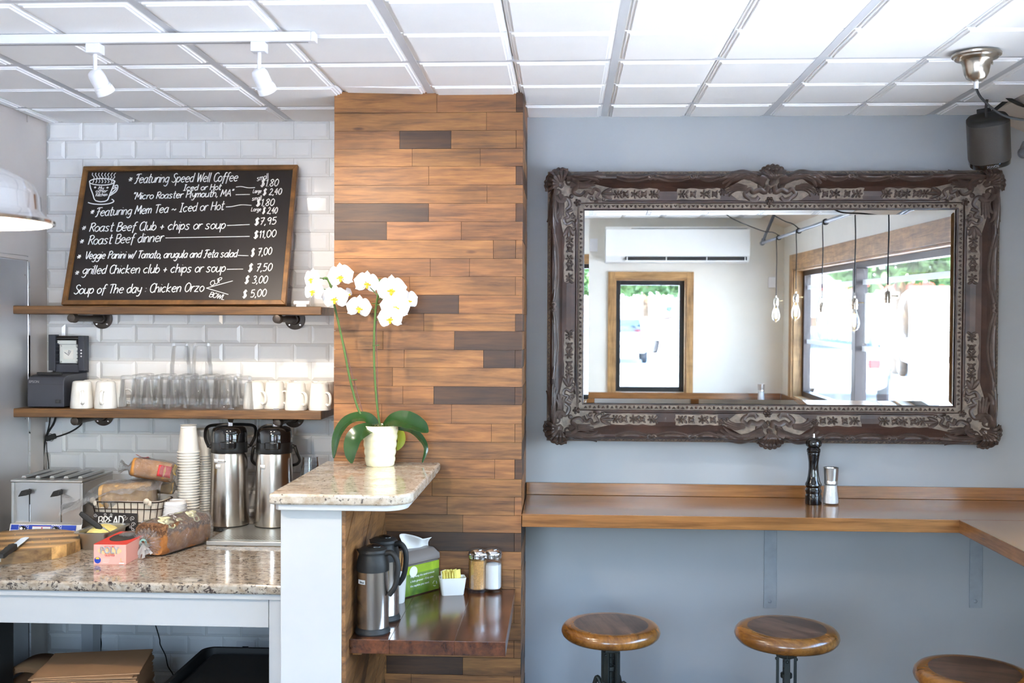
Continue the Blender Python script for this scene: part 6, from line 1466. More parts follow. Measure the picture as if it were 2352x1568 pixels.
obj('chalk_lettering', mb, M['chalk'], sgn, recalc=False)
mb = MB()
for cx_, cy_, r0, st_, sg in ((1075, 1240, 22, 0, 1), (1180, 1228, 18, 2, -1), (1250, 1226, 16, 0, 1), (1400, 1250, 34, 0, 1), (1490, 1260, 28, 2, 1), (1500, 1325, 26, 0, -1), (1415, 1345, 20, 3, 1), (1470, 1355, 18, 1, -1), (1110, 1375, 26, 2, 1), (1210, 1380, 24, 0, -1), (1310, 1375, 26, 3, 1), (1375, 1385, 18, 1, 1), (1500, 1375, 20, 0, 1), (1065, 1300, 14, 1, 1)):
    mb.tube([s3(cv(cx_ + r0 * (1 - 0.8 * i / 14) * math.cos(st_ + sg * i * 0.6), cy_ + r0 * (1 - 0.8 * i / 14) * math.sin(st_ + sg * i * 0.6))) for i in range(15)], 0.0007, 4)
obj('chalk_scrolls', mb, M['chalk'], sgn, recalc=False)

def lumpy(c, r, seed, amp=0.12, seg=24, rings=14):
    m_ = MB(); m_.ell((0, 0, 0), (1, 1, 1), seg, rings)
    m_.v = [Vector((c[0] + r[0] * v.x * (1 + amp * mnoise.noise(v * 1.7 + Vector((seed, 0, 0)))), c[1] + r[1] * v.y * (1 + amp * mnoise.noise(v * 1.7 + Vector((0, seed, 0)))), c[2] + r[2] * v.z * (1 + amp * mnoise.noise(v * 1.9 + Vector((0, 0, seed)))))) for v in m_.v]; return m_
def squircle_loaf(mb, l, w_, h, n=14, dome=0.3):
    rings = []
    for i in range(n + 1):
        t_ = i / n; x = (t_ - 0.5) * l; k = min(1.0, 3.2 * math.sqrt(max(0.0, min(t_, 1 - t_)) + 0.02)) ; k = 0.86 + 0.14 * min(1, k)
        rg_ = []
        for a in range(20):
            th_ = 2 * math.pi * a / 20; c, s_ = math.cos(th_), math.sin(th_)
            rg_.append((x, w_ / 2 * k * math.copysign(abs(c) ** 0.42, c) * (1 + 0.05 * math.sin(x * 160)) * (1.0 if s_ < 0.3 else 1.0), h / 2 + h / 2 * k * math.copysign(abs(s_) ** (0.4 if s_ < 0 else 0.62), s_)))
        rings.append(rg_)
    return mb.loft(rings)
def film_over(mb, l, w_, h, seed, tail=0.10, knot=0.02):
    """loose plastic round a loaf along x, gathered to a neck at -x"""
    rings = []; xs_ = [-l / 2 - tail, -l / 2 - tail * 0.72, -l / 2 - tail * 0.40, -l / 2 - tail * 0.12] + [-l / 2 + l * i / 22 for i in range(1, 23)] + [l / 2 + 0.010, l / 2 + 0.014]
    rad = [0.55, 0.30, 0.16, 0.62] + [0.8, 0.94] + [1.0] * 20 + [0.85, 0.3]
    for i, (x, r_) in enumerate(zip(xs_, rad)):
        rg_ = []
        for a in range(56):
            th_ = 2 * math.pi * a / 56; c, s_ = math.cos(th_), math.sin(th_); nz = 1.03 + 0.10 * mnoise.noise(Vector((x * 22, c * 2.2, s_ * 2.2 + seed))) + 0.045 * abs(mnoise.noise(Vector((x * 60, c * 6, s_ * 6 + seed)))) + (0.22 * math.sin(a * 2.4 + seed + x * 40) if r_ < 0.7 else 0.0)
            zc_ = h * (0.50 if r_ > 0.7 else 0.42)
            rg_.append((x, (w_ / 2 + 0.006) * r_ * nz * math.copysign(abs(c) ** 0.75, c), max(0.0012, zc_ + (h / 2 + 0.005) * r_ * nz * math.copysign(abs(s_) ** 0.75, s_))))
        rings.append(rg_)
    return mb.loft(rings, caps=False)
# loaves in bags on top of the basket
def bag_loaf(name, label, loc, rot, l, w_, h, bread, seed, tail, marks=()):
    b = thing(name, label, 'bread', loc, rot=rot)
    obj('loaf', squircle_loaf(MB(), l, w_, h), bread, b, angle=70)
    obj('plastic_bag', film_over(MB(), l, w_, h, seed, tail), M['film'], b, angle=80, recalc=False)
    for mname, mat_, (x, y, z, sx, sy, ry) in marks: obj(mname, MB().grid(lambda u, v: ((u - 0.5) * sx, (v - 0.5) * sy, 0.004 * math.sin(u * 5 + seed)), 6, 4), mat_, b, loc=(x, y, z), rot=ry, solid=0.0006, recalc=False)
    return b
bag_loaf('bagged_bread', 'clear bag of pale bread in the wire basket, its empty end towards the toaster', (-1.735, 4.03, KZ + 0.112), (R(0), R(-4), R(9)), 0.20, 0.12, 0.10, M['bread_lt'], 3, 0.15)
bag_loaf('bagged_bread', 'crusty loaf in a red and yellow printed bag on top of the basket', (-1.650, 4.035, KZ + 0.222), (R(-14), R(10), R(10)), 0.15, 0.105, 0.075, M['pack_bread'], 8, 0.05,
         (('red_print_panel', M['red_print'], (0.055, -0.056, 0.035, 0.05, 0.045, (R(90), 0, R(8)))), ('red_print_panel', M['red_print'], (-0.05, 0.01, 0.083, 0.05, 0.06, (0, 0, 0))), ('yellow_print_panel', M['yellow_print'], (0.085, 0.0, 0.05, 0.04, 0.07, (0, R(80), 0)))))
bag_loaf('bagged_bread', 'clear bag of rolls at the cup stack end of the basket', (-1.665, 4.150, KZ + 0.150), (R(0), R(-8), R(200)), 0.11, 0.075, 0.06, M['bread_lt'], 5, 0.03)

b0 = [o for o in bpy.data.objects if o.name == 'bagged_bread'][0]
def sheet(u, v):
    x = -0.255 + 0.40 * u; y = (v - 0.5) * (0.17 - 0.05 * (1 - u)); h_ = 0.112 - 0.075 * max(0, 0.45 - u) / 0.45 - 0.045 * abs(v - 0.5) * 2
    return (x, y, h_ + 0.014 * mnoise.noise(Vector((u * 7, v * 4, 3.1))) + 0.007 * mnoise.noise(Vector((u * 19, v * 11, 8.0))))
obj('loose_film', MB().grid(sheet, 40, 16), M['film_loose'], b0, recalc=False)
# big seeded loaf in front
lf = bag_loaf('bagged_loaf', 'large brown loaf in a clear printed bag knotted towards the front', (-1.462, 3.792, KZ), (0, 0, R(72)), 0.275, 0.135, 0.118, M['bread_dark'], 11, 0.038)
random.seed(6); mb = MB()
for k in range(9):
    x = random.uniform(-0.10, 0.10); a = random.uniform(15, 165); s_ = random.uniform(0.010, 0.022); y, z = 0.0745 * math.cos(R(a)), 0.060 + 0.066 * math.sin(R(a)) ** 0.8
    mb.grid(lambda u, v: ((u - 0.5) * s_ * 2.2, (v - 0.5) * s_ * 1.5 * (1 + 0.5 * math.sin(u * 4)), 0.0012 * math.sin(u * 9)), 5, 4, M=T(x, y, z) @ RX(a - 90) @ RZ(random.uniform(-40, 40)))
obj('printed_patches', mb, M['label_green'], lf, solid=0.0005, recalc=False)
mb = MB()
for k in range(10):
    x = random.uniform(-0.11, 0.11); a = random.uniform(10, 120); y, z = 0.0755 * math.cos(R(a)), 0.060 + 0.067 * math.sin(R(a)) ** 0.8; Ml = T(x, y, z) @ RX(a - 90) @ RZ(random.uniform(-60, 60))
    mb.tube(cat([Ml @ Vector((-0.016, 0, 0)), Ml @ Vector((-0.006, 0.007, 0.001)), Ml @ Vector((0.005, -0.006, 0.001)), Ml @ Vector((0.015, 0.004, 0))], 4), 0.0011, 4)
obj('printed_scrolls', mb, M['white_print'], lf, recalc=False)
obj('bag_tie', MB().tube([(-0.166, 0.013 * math.cos(a), 0.052 + 0.012 * math.sin(a)) for a in [k * 0.524 for k in range(12)]], 0.004, 6, closed=True), plain('pale_blue_tie', S(150, 200, 190), 0.5), lf)
mb = MB(); random.seed(14)
for k in range(26):                                                   # gathered film fanning out below the knot
    a = R(150 + 240 * k / 25); l = random.uniform(0.035, 0.060); w_ = random.uniform(0.004, 0.009); d_ = Vector((random.uniform(-0.028, -0.010), l * math.cos(a), l * math.sin(a) * 0.9)); p0 = Vector((-0.168, 0, 0.052)); q = Vector((random.uniform(-1, 1), -d_.z, d_.y)).normalized() * w_
    e_ = p0 + d_; e_.z = max(e_.z, 0.003); mb.add([p0 - q * 0.2, p0 + q * 0.2, p0 + d_ * 0.5 + q * 0.7 + Vector((0.004, 0, 0)), e_ + q, e_ - q, p0 + d_ * 0.5 - q * 0.7], [(0, 1, 2, 5), (5, 2, 3, 4)])
obj('gathered_film', mb, M['film_white'], lf, recalc=False)

# steel pan of butter with a spreader
pn_ = thing('steel_pan', 'small steel pan holding butter between the board and the glove box', 'pan', (-1.752, 3.828, KZ))
rg = [rring(0.095, 0.165, 0.018, 0.0), rring(0.099, 0.169, 0.02, 0.003), rring(0.118, 0.188, 0.024, 0.060), rring(0.140, 0.212, 0.026, 0.0615), rring(0.141, 0.213, 0.026, 0.0655), rring(0.116, 0.186, 0.023, 0.0655), rring(0.098, 0.166, 0.018, 0.006)]
obj('pan_body', MB().loft(rg), M['steel_h'], pn_, angle=50)
b_ = lumpy((0, 0, 0), (0.052, 0.082, 0.034), 4, 0.25); b_.v = [Vector((v.x, v.y, 0.040 + max(v.z, -0.032))) for v in b_.v]
tag(obj('butter', b_, M['butter'], loc=(-1.752, 3.828, KZ + 0.003), angle=60), 'lump of soft yellow butter in the small steel pan', 'butter')
spd = thing('butter_spreader', 'black handled spreader stuck in the butter', 'spreader', (-1.735, 3.79, KZ + 0.067), rot=(R(-8), R(-52), R(16)))
obj('handle', MB().loft([rring(0.022, 0.014, 0.006, z_) if 0.012 < z_ < 0.1 else rring(0.015, 0.010, 0.0045, z_) for z_ in (0.004, 0.02, 0.05, 0.085, 0.105)]), M['black_soft'], spd, bevel=0.003, angle=60, rot=None)
obj('blade', MB().box((0, 0, -0.024), (0.020, 0.0015, 0.058)), M['chrome'], spd)

# glove box
g0 = PZ(215, 1296, KZ); g1 = PZ(291, 1296, KZ); gw = g1.x - g0.x; gh = PY(250, 1250, g0.y).z - KZ; gd = 0.225
gb_ = thing('glove_box', 'pink and red box of poly gloves standing on the granite', 'box', (g0.x, g0.y, KZ), 1)
mb = MB(); mb.bx(0, gw, 0, gd, 0, gh - 0.001); obj('carton', mb, M['kraft_red'], gb_, bevel=0.0012)
mb = MB(); mb.bx(0.0003, gw - 0.0003, 0.0005, gd - 0.0005, gh - 0.0008, gh + 0.0006); obj('lid_panel', mb, M['red_card'], gb_)
mb = MB(); mb.prism([(gw * 0.5 + gw * 0.40 * math.cos(a), gd * 0.58 + gd * 0.36 * math.sin(a)) for a in [k * 0.314 for k in range(20)]], gh + 0.0007, gh + 0.0014); obj('dispenser_opening', mb, M['black'], gb_)
obj('protruding_glove', lumpy((gw * 0.52, gd * 0.70, gh + 0.004), (gw * 0.26, gd * 0.14, 0.010), 2, 0.4), M['film'], gb_)
mb = MB(); mb.lathe([(0, 0), (1, 0), (1, 0.0004), (0, 0.0004)], 32, M=T(gw * 0.5, -0.0002, gh * 0.68) @ RX(90) @ SCL(gw * 0.37, gh * 0.19, 1)); obj('print_oval', mb, M['oval_peach'], gb_)
mb = MB()
for dx in (-0.0012, -0.0004, 0.0004, 0.0012):
    for dz in (-0.0012, 0.0010): mb.text('POLY', 0.034, T(gw * 0.5 + dx * 1.4 - 0.0006, -0.00035, gh * 0.56 + dz - 0.0006) @ RX(90), align='CENTER', ext=0.0003, width=gw * 0.56)
obj('lettering_outline', mb, M['red_print'], gb_)
mb = MB()
for dx in (-0.0010, 0.0, 0.0010):
    for dz in (-0.0006, 0.0006): mb.text('POLY', 0.034, T(gw * 0.5 + dx, -0.0011, gh * 0.56 + dz) @ RX(90), align='CENTER', ext=0.0004, width=gw * 0.56)
pl_ = MB()
for k in range(3): pl_.bx(gw * 0.27, gw * (0.50 - 0.02 * k), -0.0006, 0.0, gh * (0.26 - 0.08 * k), gh * (0.270 - 0.08 * k))
obj('printed_lines', pl_, M['white_print'], gb_)
obj('size_plate', MB().bx(gw * 0.79, gw * 0.94, -0.0006, 0.0, gh * 0.05, gh * 0.10), M['white_print'], gb_)
obj('white_lettering', mb, M['white_print'], gb_)
mb = MB()
for dx in (-0.0006, 0.0006): mb.text('L', 0.020, T(gw * 0.865 + dx, -0.0008, gh * 0.14) @ RX(90), align='CENTER', ext=0.0004)
obj('size_letter', mb, M['oval_peach'], gb_)
mb = MB(); mb.text('GLOVES', 0.013, T(gw * 0.5, -0.0007, gh * 0.42) @ RX(90), align='CENTER', ext=0.0004, width=gw * 0.30); mb.text('DISPOSABLE', 0.007, T(gw * 0.5, -0.0007, gh * 0.86) @ RX(90), align='CENTER', ext=0.0004); obj('red_lettering', mb, M['red_print'], gb_)
mb = MB(); mb.lathe([(0, 0), (0.0115, 0), (0.0115, 0.0005), (0, 0.0005)], 24, M=T(gw * 0.125, -0.0002, gh * 0.22) @ RX(90)); s_ = obj('round_seal', mb, M['blue_print'], gb_)
mb = MB(); mb.lathe([(0, 0), (0.0070, 0), (0.0070, 0.0005), (0, 0.0005)], 20, M=T(gw * 0.125, -0.0008, gh * 0.27) @ RX(90) @ RZ(0), a0=0, a1=180); obj('seal_mark', mb, M['yellow_print'], s_)

# round chopping board and knife
cbx, cby = -2.005, 3.700; cr, chh = 0.212, 0.042
cbd = thing('chopping_board', 'round striped wooden chopping board with crumbs', 'chopping board', (cbx, cby, KZ), 18)
mb = MB(); ring = [(cr * math.cos(2 * math.pi * i / 64), cr * math.sin(2 * math.pi * i / 64)) for i in range(64)]
random.seed(8); 
for k in range(9):
    x0 = -cr + k * 2 * cr / 9; x1 = x0 + 2 * cr / 9; poly = clip(clip(ring, lambda p_: p_[1] - x0), lambda p_: x1 - p_[1]); b_ = (0.45, 1.15, 0.62, 1.2, 0.5, 1.1, 0.72, 1.2, 0.5)[k]
    if len(poly) > 2: mb.prism(poly, 0, chh, col=(b_, b_, b_, 1))
M['cut_wood'] = wood('acacia_board_wood_striped', S(108, 66, 30), S(228, 182, 118), (1.5, 16, 10), 0.45, 0.25, attr=True)
obj('board', mb, M['cut_wood'], cbd)
obj('maker_plate', MB().box((0.0, 0, 0), (0.020, 0.002, 0.016)), M['gray_metal'], cbd, loc=(cr * math.cos(R(-99)), cr * math.sin(R(-99)) - 0.0005, 0.018), rot=(0, 0, R(-9)))
random.seed(5); mb = MB()
for k in range(46): a = random.uniform(0, 6.28); r_ = cr * random.uniform(0.1, 0.92); s_ = random.uniform(0.0008, 0.0028); mb.ell((cbx + r_ * math.cos(a), cby + r_ * math.sin(a), KZ + chh + s_ * 0.4), (s_, s_ * 0.8, s_ * 0.6), 6, 4)
o = obj('crumbs', mb, M['bread_lt']); o['kind'] = 'stuff'; tag(o, 'pale bread crumbs scattered on the round chopping board', 'crumbs')
k0 = PZ(10, 1279, KZ + chh); k1 = PZ(60, 1240, KZ + chh); kd = (k1 - k0); ka = math.degrees(math.atan2(kd.y, kd.x))
kn = thing('bread_knife', 'knife with a black handle lying on the round chopping board', 'knife', (k0.x, k0.y, KZ + chh), ka)
obj('blade', MB().prism([(0.10, -0.016), (kd.length - 0.01, -0.014), (kd.length, 0.002), (kd.length - 0.02, 0.012), (0.10, 0.012)], 0.010, 0.0118), M['chrome'], kn)
obj('handle', MB().loft([[(x, y * s_, 0.0125 + z * s_) for y, z in ((-0.016, -0.006), (-0.010, -0.012), (0.010, -0.012), (0.016, -0.006), (0.014, 0.010), (0.0, 0.013), (-0.014, 0.010))] for x, s_ in ((-0.045, 0.55), (-0.03, 0.9), (0.02, 0.82), (0.06, 0.95), (0.085, 0.85), (0.105, 1.0), (0.115, 0.7))]), M['black_soft'], kn, angle=60)

# stacked cups and lids
cup0 = None
def cup_stack(x, y, n, pitch, lab, top_lab, grp):
    global cup0
    for k in range(n):
        if cup0 is None:
            cup0 = tag(obj('paper_cup', MB().lathe([(0.0415, 0.004), (0.0448, 0.004), (0.0462, 0.0025), (0.0462, -0.0), (0.0435, 0.0), (0.0428, 0.006), (0.0308, 0.1085), (0, 0.1085), (0, 0.1105), (0.0322, 0.1105), (0.0330, 0.1125), (0.0318, 0.1125), (0.0312, 0.112)][::1], 32), M['paper_cup'], angle=40, recalc=False), 'x', 'paper cup'); o = cup0
            o.data.flip_normals() if False else None
        else: o = dup(cup0)
        o['label'] = lab if k < n - 1 else top_lab; o['group'] = grp; o.location = (x, y, KZ + 0.0005 + k * pitch); o.rotation_euler = (0, 0, k * 0.7)
n1 = 29
zt = PY(432, 975, 4.155).z - KZ; cup_stack(PY(433, 1150, 4.155).x, 4.155, n1, (zt - 0.1128) / (n1 - 1), 'white paper cup nested in the taller front stack', 'topmost white paper cup of the taller front stack', 'paper cups in the front stack')
zt = PY(460, 984, 4.262).z - KZ; cup_stack(PY(462, 1150, 4.262).x, 4.262, n1, (zt - 0.1128) / (n1 - 1), 'white paper cup nested in the stack behind the taller one', 'topmost white paper cup of the stack behind the taller one', 'paper cups in the rear stack')
lid0 = None; lx, ly = PY(401, 1150, 4.035).x, 4.035; nl = 20; ztl = PY(400, 1149, 4.035).z - KZ; lp = (ztl - 0.016) / (nl - 1)
for k in range(nl):
    if lid0 is None: lid0 = tag(obj('cup_lid', MB().lathe([(0.046, 0.0), (0.0475, 0.001), (0.0475, 0.005), (0.0455, 0.0065), (0.042, 0.015), (0.040, 0.0155), (0.0385, 0.012), (0, 0.012)], 32), M['white_plastic'], angle=50), 'x', 'cup lid'); o = lid0
    else: o = dup(lid0)
    o['label'] = 'white plastic cup lid in the pile beside the bread basket' if k < nl - 1 else 'topmost white plastic lid of the pile beside the basket'; o['group'] = 'white cup lids in a pile'; o.location = (lx, ly, KZ + 0.0005 + k * lp); o.rotation_euler = (0, 0, k)

# drip tray and airpots
tyf = PZ(560, 1254, KZ).y; ttop = 0.020
trx0, trx1 = PZ(474, 1240, KZ + ttop).x, HX0 - 0.006
tr_ = thing('drip_tray', 'long steel drip tray with a perforated top under the airpots', 'tray', (trx0, tyf, KZ)); trw, trd = trx1 - trx0, 0.34
obj('tray_pan', MB().bx(0, trw, 0, trd, 0, ttop - 0.002), M['steel_h'], tr_, bevel=0.003)
obj('grate', MB().bx(0.012, trw - 0.004, 0.020, trd - 0.012, ttop - 0.0018, ttop), M['gray_metal'], tr_)
mb = MB()
for i in range(int((trw - 0.03) / 0.014)):
    for j in range(7): mb.lathe([(0, 0), (0.0022, 0)], 6, M=T(0.022 + i * 0.014 + (0.007 if j % 2 else 0), 0.030 + j * 0.010, ttop + 0.0003))
obj('grate_holes', mb, M['black_soft'], tr_, recalc=False)
def make_airpot():
    a = thing('airpot', 'x', 'airpot', (0, 0, 0), group='steel airpots on the drip tray')
    H = 0.298
    obj('steel_body', MB().lathe([(0, 0.004), (0.0795, 0.004), (0.0805, 0.008), (0.0720, H - 0.004), (0.071, H), (0, H)], 48), M['airpot_steel'], a, angle=30)
    obj('base_ring', MB().lathe([(0, 0.0), (0.078, 0.0), (0.080, 0.0038), (0, 0.0038)], 40), M['black_soft'], a)
    obj('collar', MB().lathe([(0, H + 0.0002), (0.0725, H + 0.0002), (0.0735, H + 0.004), (0.0730, H + 0.042), (0.0722, H + 0.044)], 48), M['black'], a, angle=40)
    obj('lid', MB().lathe([(0.0722, H + 0.0442), (0.0722, H + 0.075), (0.0700, H + 0.090), (0.0630, H + 0.101), (0.052, H + 0.106), (0, H + 0.108)], 48), M['black_gloss'], a, angle=40)
    obj('spout_hood', MB().loft([[(x * s_, -0.060 + yy, H + z) for x in (-0.034, 0.034) for z in ((0.02, 0.05) if x < 0 else (0.05, 0.02))] for s_, yy in ((1.0, 0.0), (0.9, -0.018), (0.55, -0.026))]), M['black_gloss'], a, bevel=0.006)
    obj('lid_latch', MB().tube(cat([(-0.055, -0.02, H + 0.100), (-0.035, -0.032, H + 0.112), (-0.005, -0.034, H + 0.116)], 5), 0.006, 8), M['black'], a)
    obj('side_pivot', MB().lathe([(0, 0.008), (0.008, 0.007), (0.010, 0.0), (0.010, -0.004)], 16, M=T(0.0735, 0, H + 0.024) @ RY(90)), M['black'], a); obj('side_pivot', MB().lathe([(0, 0.008), (0.008, 0.007), (0.010, 0.0), (0.010, -0.004)], 16, M=T(-0.0735, 0, H + 0.024) @ RY(-90)), M['black'], a)
    mb = MB(); mb.loft([[(x, y + zz * 0.42, H + 0.106 + zz) for x, y in ((-w_, -0.004), (w_, -0.004), (w_, 0.005), (-w_, 0.005))] for zz, w_ in ((0.0, 0.009), (0.02, 0.010), (0.035, 0.015), (0.062, 0.015), (0.072, 0.012))], M=T(0.004, 0.004, 0) @ T(0, 0, 0))
    obj('pump_lever', mb, M['chrome'], a, bevel=0.002); return a
def bail(a, up):
    H = 0.298; P = []
    for i in range(13):
        t_ = math.pi * i / 12; y, z = 0.0, 0.0; r_ = 0.082
        if up: P.append((r_ * math.cos(t_), 0.052 * math.sin(t_) + 0.01 * math.sin(t_), H + 0.024 + 0.075 * math.sin(t_) ** 0.7))
        else: P.append((r_ * math.cos(t_), 0.088 * math.sin(t_) ** 0.6, H + 0.024 - 0.075 * math.sin(t_)))
    obj('bail_handle', MB().tube(P, 0.006, 8), M['black'], a)
p1 = PY(527, 1200, 4.165); p2 = PY(630, 1200, 4.165)
a1 = make_airpot(); a2 = dup(a1)
for a, p_, lab, rz in ((a1, p1, 'steel airpot with two small white labels next to the cup stacks', 14), (a2, p2, 'steel airpot partly hidden by the white half wall', 10)):
    a.location = (p_.x, 4.165, KZ + ttop + 0.0003); a['label'] = lab; a.rotation_euler = (0, 0, R(rz))
P = []; H = 0.298
hb = lambda a, pts: obj('bail_handle', MB().tube(cat(pts, 5), 0.0065, 8), M['black'], a)
hb(a1, [(0.083, 0.0, H + 0.024), (0.100, 0.04, H + 0.058), (0.096, 0.085, H + 0.095), (0.05, 0.105, H + 0.103), (-0.05, 0.105, H + 0.103), (-0.096, 0.085, H + 0.095), (-0.100, 0.04, H + 0.058), (-0.083, 0.0, H + 0.024)])
hb(a2, [(0.083, 0.0, H + 0.026), (0.090, 0.02, H - 0.005), (0.096, 0.07, H - 0.045), (0.06, 0.105, H - 0.068), (-0.06, 0.105, H - 0.068), (-0.096, 0.07, H - 0.045), (-0.090, 0.02, H - 0.005), (-0.083, 0.0, H + 0.026)])
def alabel(a, ang0, ang1, z0, z1, name='paper_label', mat_='white_print'):
    r0 = lambda z: 0.0805 + (0.0720 - 0.0805) * (z - 0.008) / (0.294 - 0.008) + 0.0006
    return obj(name, MB().grid(lambda u, v: (r0(z0 + (z1 - z0) * v) * math.cos(R(ang0 + (ang1 - ang0) * u)), r0(z0 + (z1 - z0) * v) * math.sin(R(ang0 + (ang1 - ang0) * u)), z0 + (z1 - z0) * v), 8, 1), M[mat_], a, solid=0.0004, recalc=False)
l1 = alabel(a1, 218, 258, 0.262, 0.277); alabel(a1, 226, 246, 0.238, 0.256); alabel(a2, 226, 246, 0.238, 0.256)
mb = MB(); mb.text('french roast', 0.0066, T(-0.040, -0.0640, 0.2675) @ RZ(-32) @ RX(90), ext=0.0002, width=0.040); obj('label_lettering', mb, M['black_print'], l1)
for a in (a1, a2): obj('printed_mark', MB().text('*', 0.018, T(-0.0500, -0.0570, 0.235) @ RZ(-40) @ RX(90), ext=0.0003), M['gray_print'], a)

# clear cups behind the ledge
cc = None
for k in range(9):
    if cc is None: cc = tag(obj('clear_cup', MB().lathe([(0.0465, 0.002), (0.0480, 0.002), (0.0480, 0.0), (0.0455, 0.0), (0.032, 0.122), (0, 0.122), (0, 0.1232), (0.0332, 0.1232), (0.0465, 0.003)], 32), M['clear_cup'], recalc=False), 'x', 'plastic cup'); o = cc
    else: o = dup(cc)
    o['label'] = 'clear plastic cup nested in the stack behind the granite ledge' if k < 8 else 'topmost clear plastic cup of the stack behind the granite ledge'; o['group'] = 'clear cups behind the ledge'
    px = PY(714, 1100, 4.25); o.location = (-1.045, 4.20, KZ + ttop + 0.0005 + k * ((PY(714, 1048, 4.20).z - KZ - ttop - 0.124) / 8))

# ------------------------------------------------------------------ steel refrigerator in the left wall
fr_y = PY(34, 900, 4.28).y; fz = PY(20, 594, 4.27).z
rf = thing('refrigerator', 'tall stainless steel refrigerator at the left edge with a bright door edge', 'refrigerator', (XL + 0.002, 4.288, 0))
obj('door', MB().bx(0.0, 0.012, -0.85, -0.022, 0.10, fz - 0.01), M['fridge_steel'], rf, bevel=0.002)
obj('door_edge', MB().bx(0.0, 0.014, -0.0218, -0.004, 0.10, fz - 0.01), M['chrome'], rf, bevel=0.002)
obj('cabinet_side', MB().bx(0.0, 0.004, -0.0036, 0.12, 0.0, ZC - 0.0), M['steel_wall'], rf)
obj('upper_panel', MB().bx(0.0, 0.006, -0.85, -0.006, fz + 0.012, ZC - 0.03), M['steel_wall'], rf); obj('panel_ledge', MB().bx(0.0, 0.012, -0.85, -0.006, fz - 0.006, fz + 0.008), M['steel_wall'], rf)
for z in (1.35, fz - 0.07): obj('rivet', MB().ell((0.0125, -0.045, z), (0.002, 0.004, 0.004), 10, 6), M['chrome'], rf)

# ------------------------------------------------------------------ track lights and the chrome pendant
ty_ = PZ(400, 97, ZC - 0.03).y; tx1_ = PZ(718, 95, ZC - 0.03).x
tk = thing('track_light', 'white ceiling track with two white spot heads above the menu', 'track light', (0, ty_, ZC - 0.006))
obj('track_rail', MB().bx(-2.2, tx1_, -0.018, 0.018, -0.028, 0.0), M['white_plastic'], tk, bevel=0.002); obj('rail_slot', MB().bx(-2.19, tx1_ - 0.012, -0.004, 0.004, -0.0285, -0.0281), M['gray_print'], tk)
obj('end_cap', MB().bx(tx1_ + 0.0004, tx1_ + 0.012, -0.019, 0.019, -0.029, -0.001), M['white_plastic'], tk, bevel=0.002)
for px in (238, 612):
    x = PZ(px, 118, ZC - 0.04).x
    a = obj('adapter_block', MB().bx(x - 0.022, x + 0.022, -0.02, 0.02, -0.058, -0.0285), M['white_plastic'], tk, bevel=0.003)
    obj('stem_tube', MB().tube([(x, 0, -0.0585), (x, 0, -0.108)], 0.006, 12), M['white_plastic'], a)
    sgn_ = 1 if px < 400 else 1
    Mh = T(x - 0.006, 0.0, -0.105) @ RZ(-25) @ RX(38)
    h_ = obj('spot_head', MB().lathe([(0, 0.0), (0.012, -0.001), (0.021, -0.007), (0.0245, -0.018), (0.0245, -0.052), (0.0265, -0.053), (0.0265, -0.060), (0.0285, -0.062), (0.0300, -0.078), (0.027, -0.080), (0.024, -0.066)], 32, M=Mh), M['white_plastic'], a, angle=40)
    obj('lamp_face', MB().lathe([(0, -0.068), (0.0238, -0.066)], 24, M=Mh), M['lamp_lens'], h_)
    li = lamp('spot_lamp', 'SPOT', (0, 0, 0), 7, (1.0, 0.87, 0.72), None, spot_size=R(130), spot_blend=1.0, shadow_soft_size=0.03)
    wm = T(0, ty_, ZC - 0.006) @ Mh @ T(0, 0, -0.085); li.matrix_world = wm

dp = 2.15; rz_ = PY(100, 515, dp).z + 0.010; rx_ = PY(103, 515, dp).x; dr = 0.20
pl = thing('pendant_lamp', 'polished chrome dome pendant lamp at the left edge of the view', 'pendant lamp', (rx_ - dr, dp, rz_))
dome = [(dr - 0.006, -0.006), (dr, -0.004), (dr, 0.002), (dr - 0.020, 0.014), (dr - 0.027, 0.024), (dr - 0.030, 0.055), (dr - 0.045, 0.082), (dr - 0.075, 0.102), (dr - 0.11, 0.116), (0.05, 0.128), (0.045, 0.150), (0.036, 0.19), (0.02, 0.205), (0, 0.206)]
obj('shade', MB().lathe(dome, 64), M['chrome'], pl, angle=50)
obj('shade_lining', MB().lathe([(dr - 0.008, -0.0055), (dr - 0.03, 0.012), (dr - 0.036, 0.05), (dr - 0.06, 0.08), (0.06, 0.112), (0, 0.114)], 64), M['lamp_inside'], pl, angle=50)
obj('bulb', MB().ell((0, 0, 0.06), (0.03, 0.03, 0.04), 16, 10), M['lamp_lens'], pl)
obj('hanging_cord', MB().tube([(0, 0, 0.205), (0, 0, ZC - rz_ - 0.006)], 0.004, 8), M['cord'], pl)
lamp('pendant_light', 'POINT', (0, 0, 0.01), 5, (1.0, 0.86, 0.68), pl, shadow_soft_size=0.03)
# ------------------------------------------------------------------ outside the windows
struct('ground', MB().bx(-60, 70, -90, 60, -0.35, -0.15), M['asphalt'])
mb = MB(); mb.bx(XR + 0.14, XR + 2.2, -3, 5, -0.15, -0.02); mb.bx(-4, XR + 0.14, -2.4, YF - 0.14, -0.15, -0.02); struct('sidewalk', mb, M['concrete'])

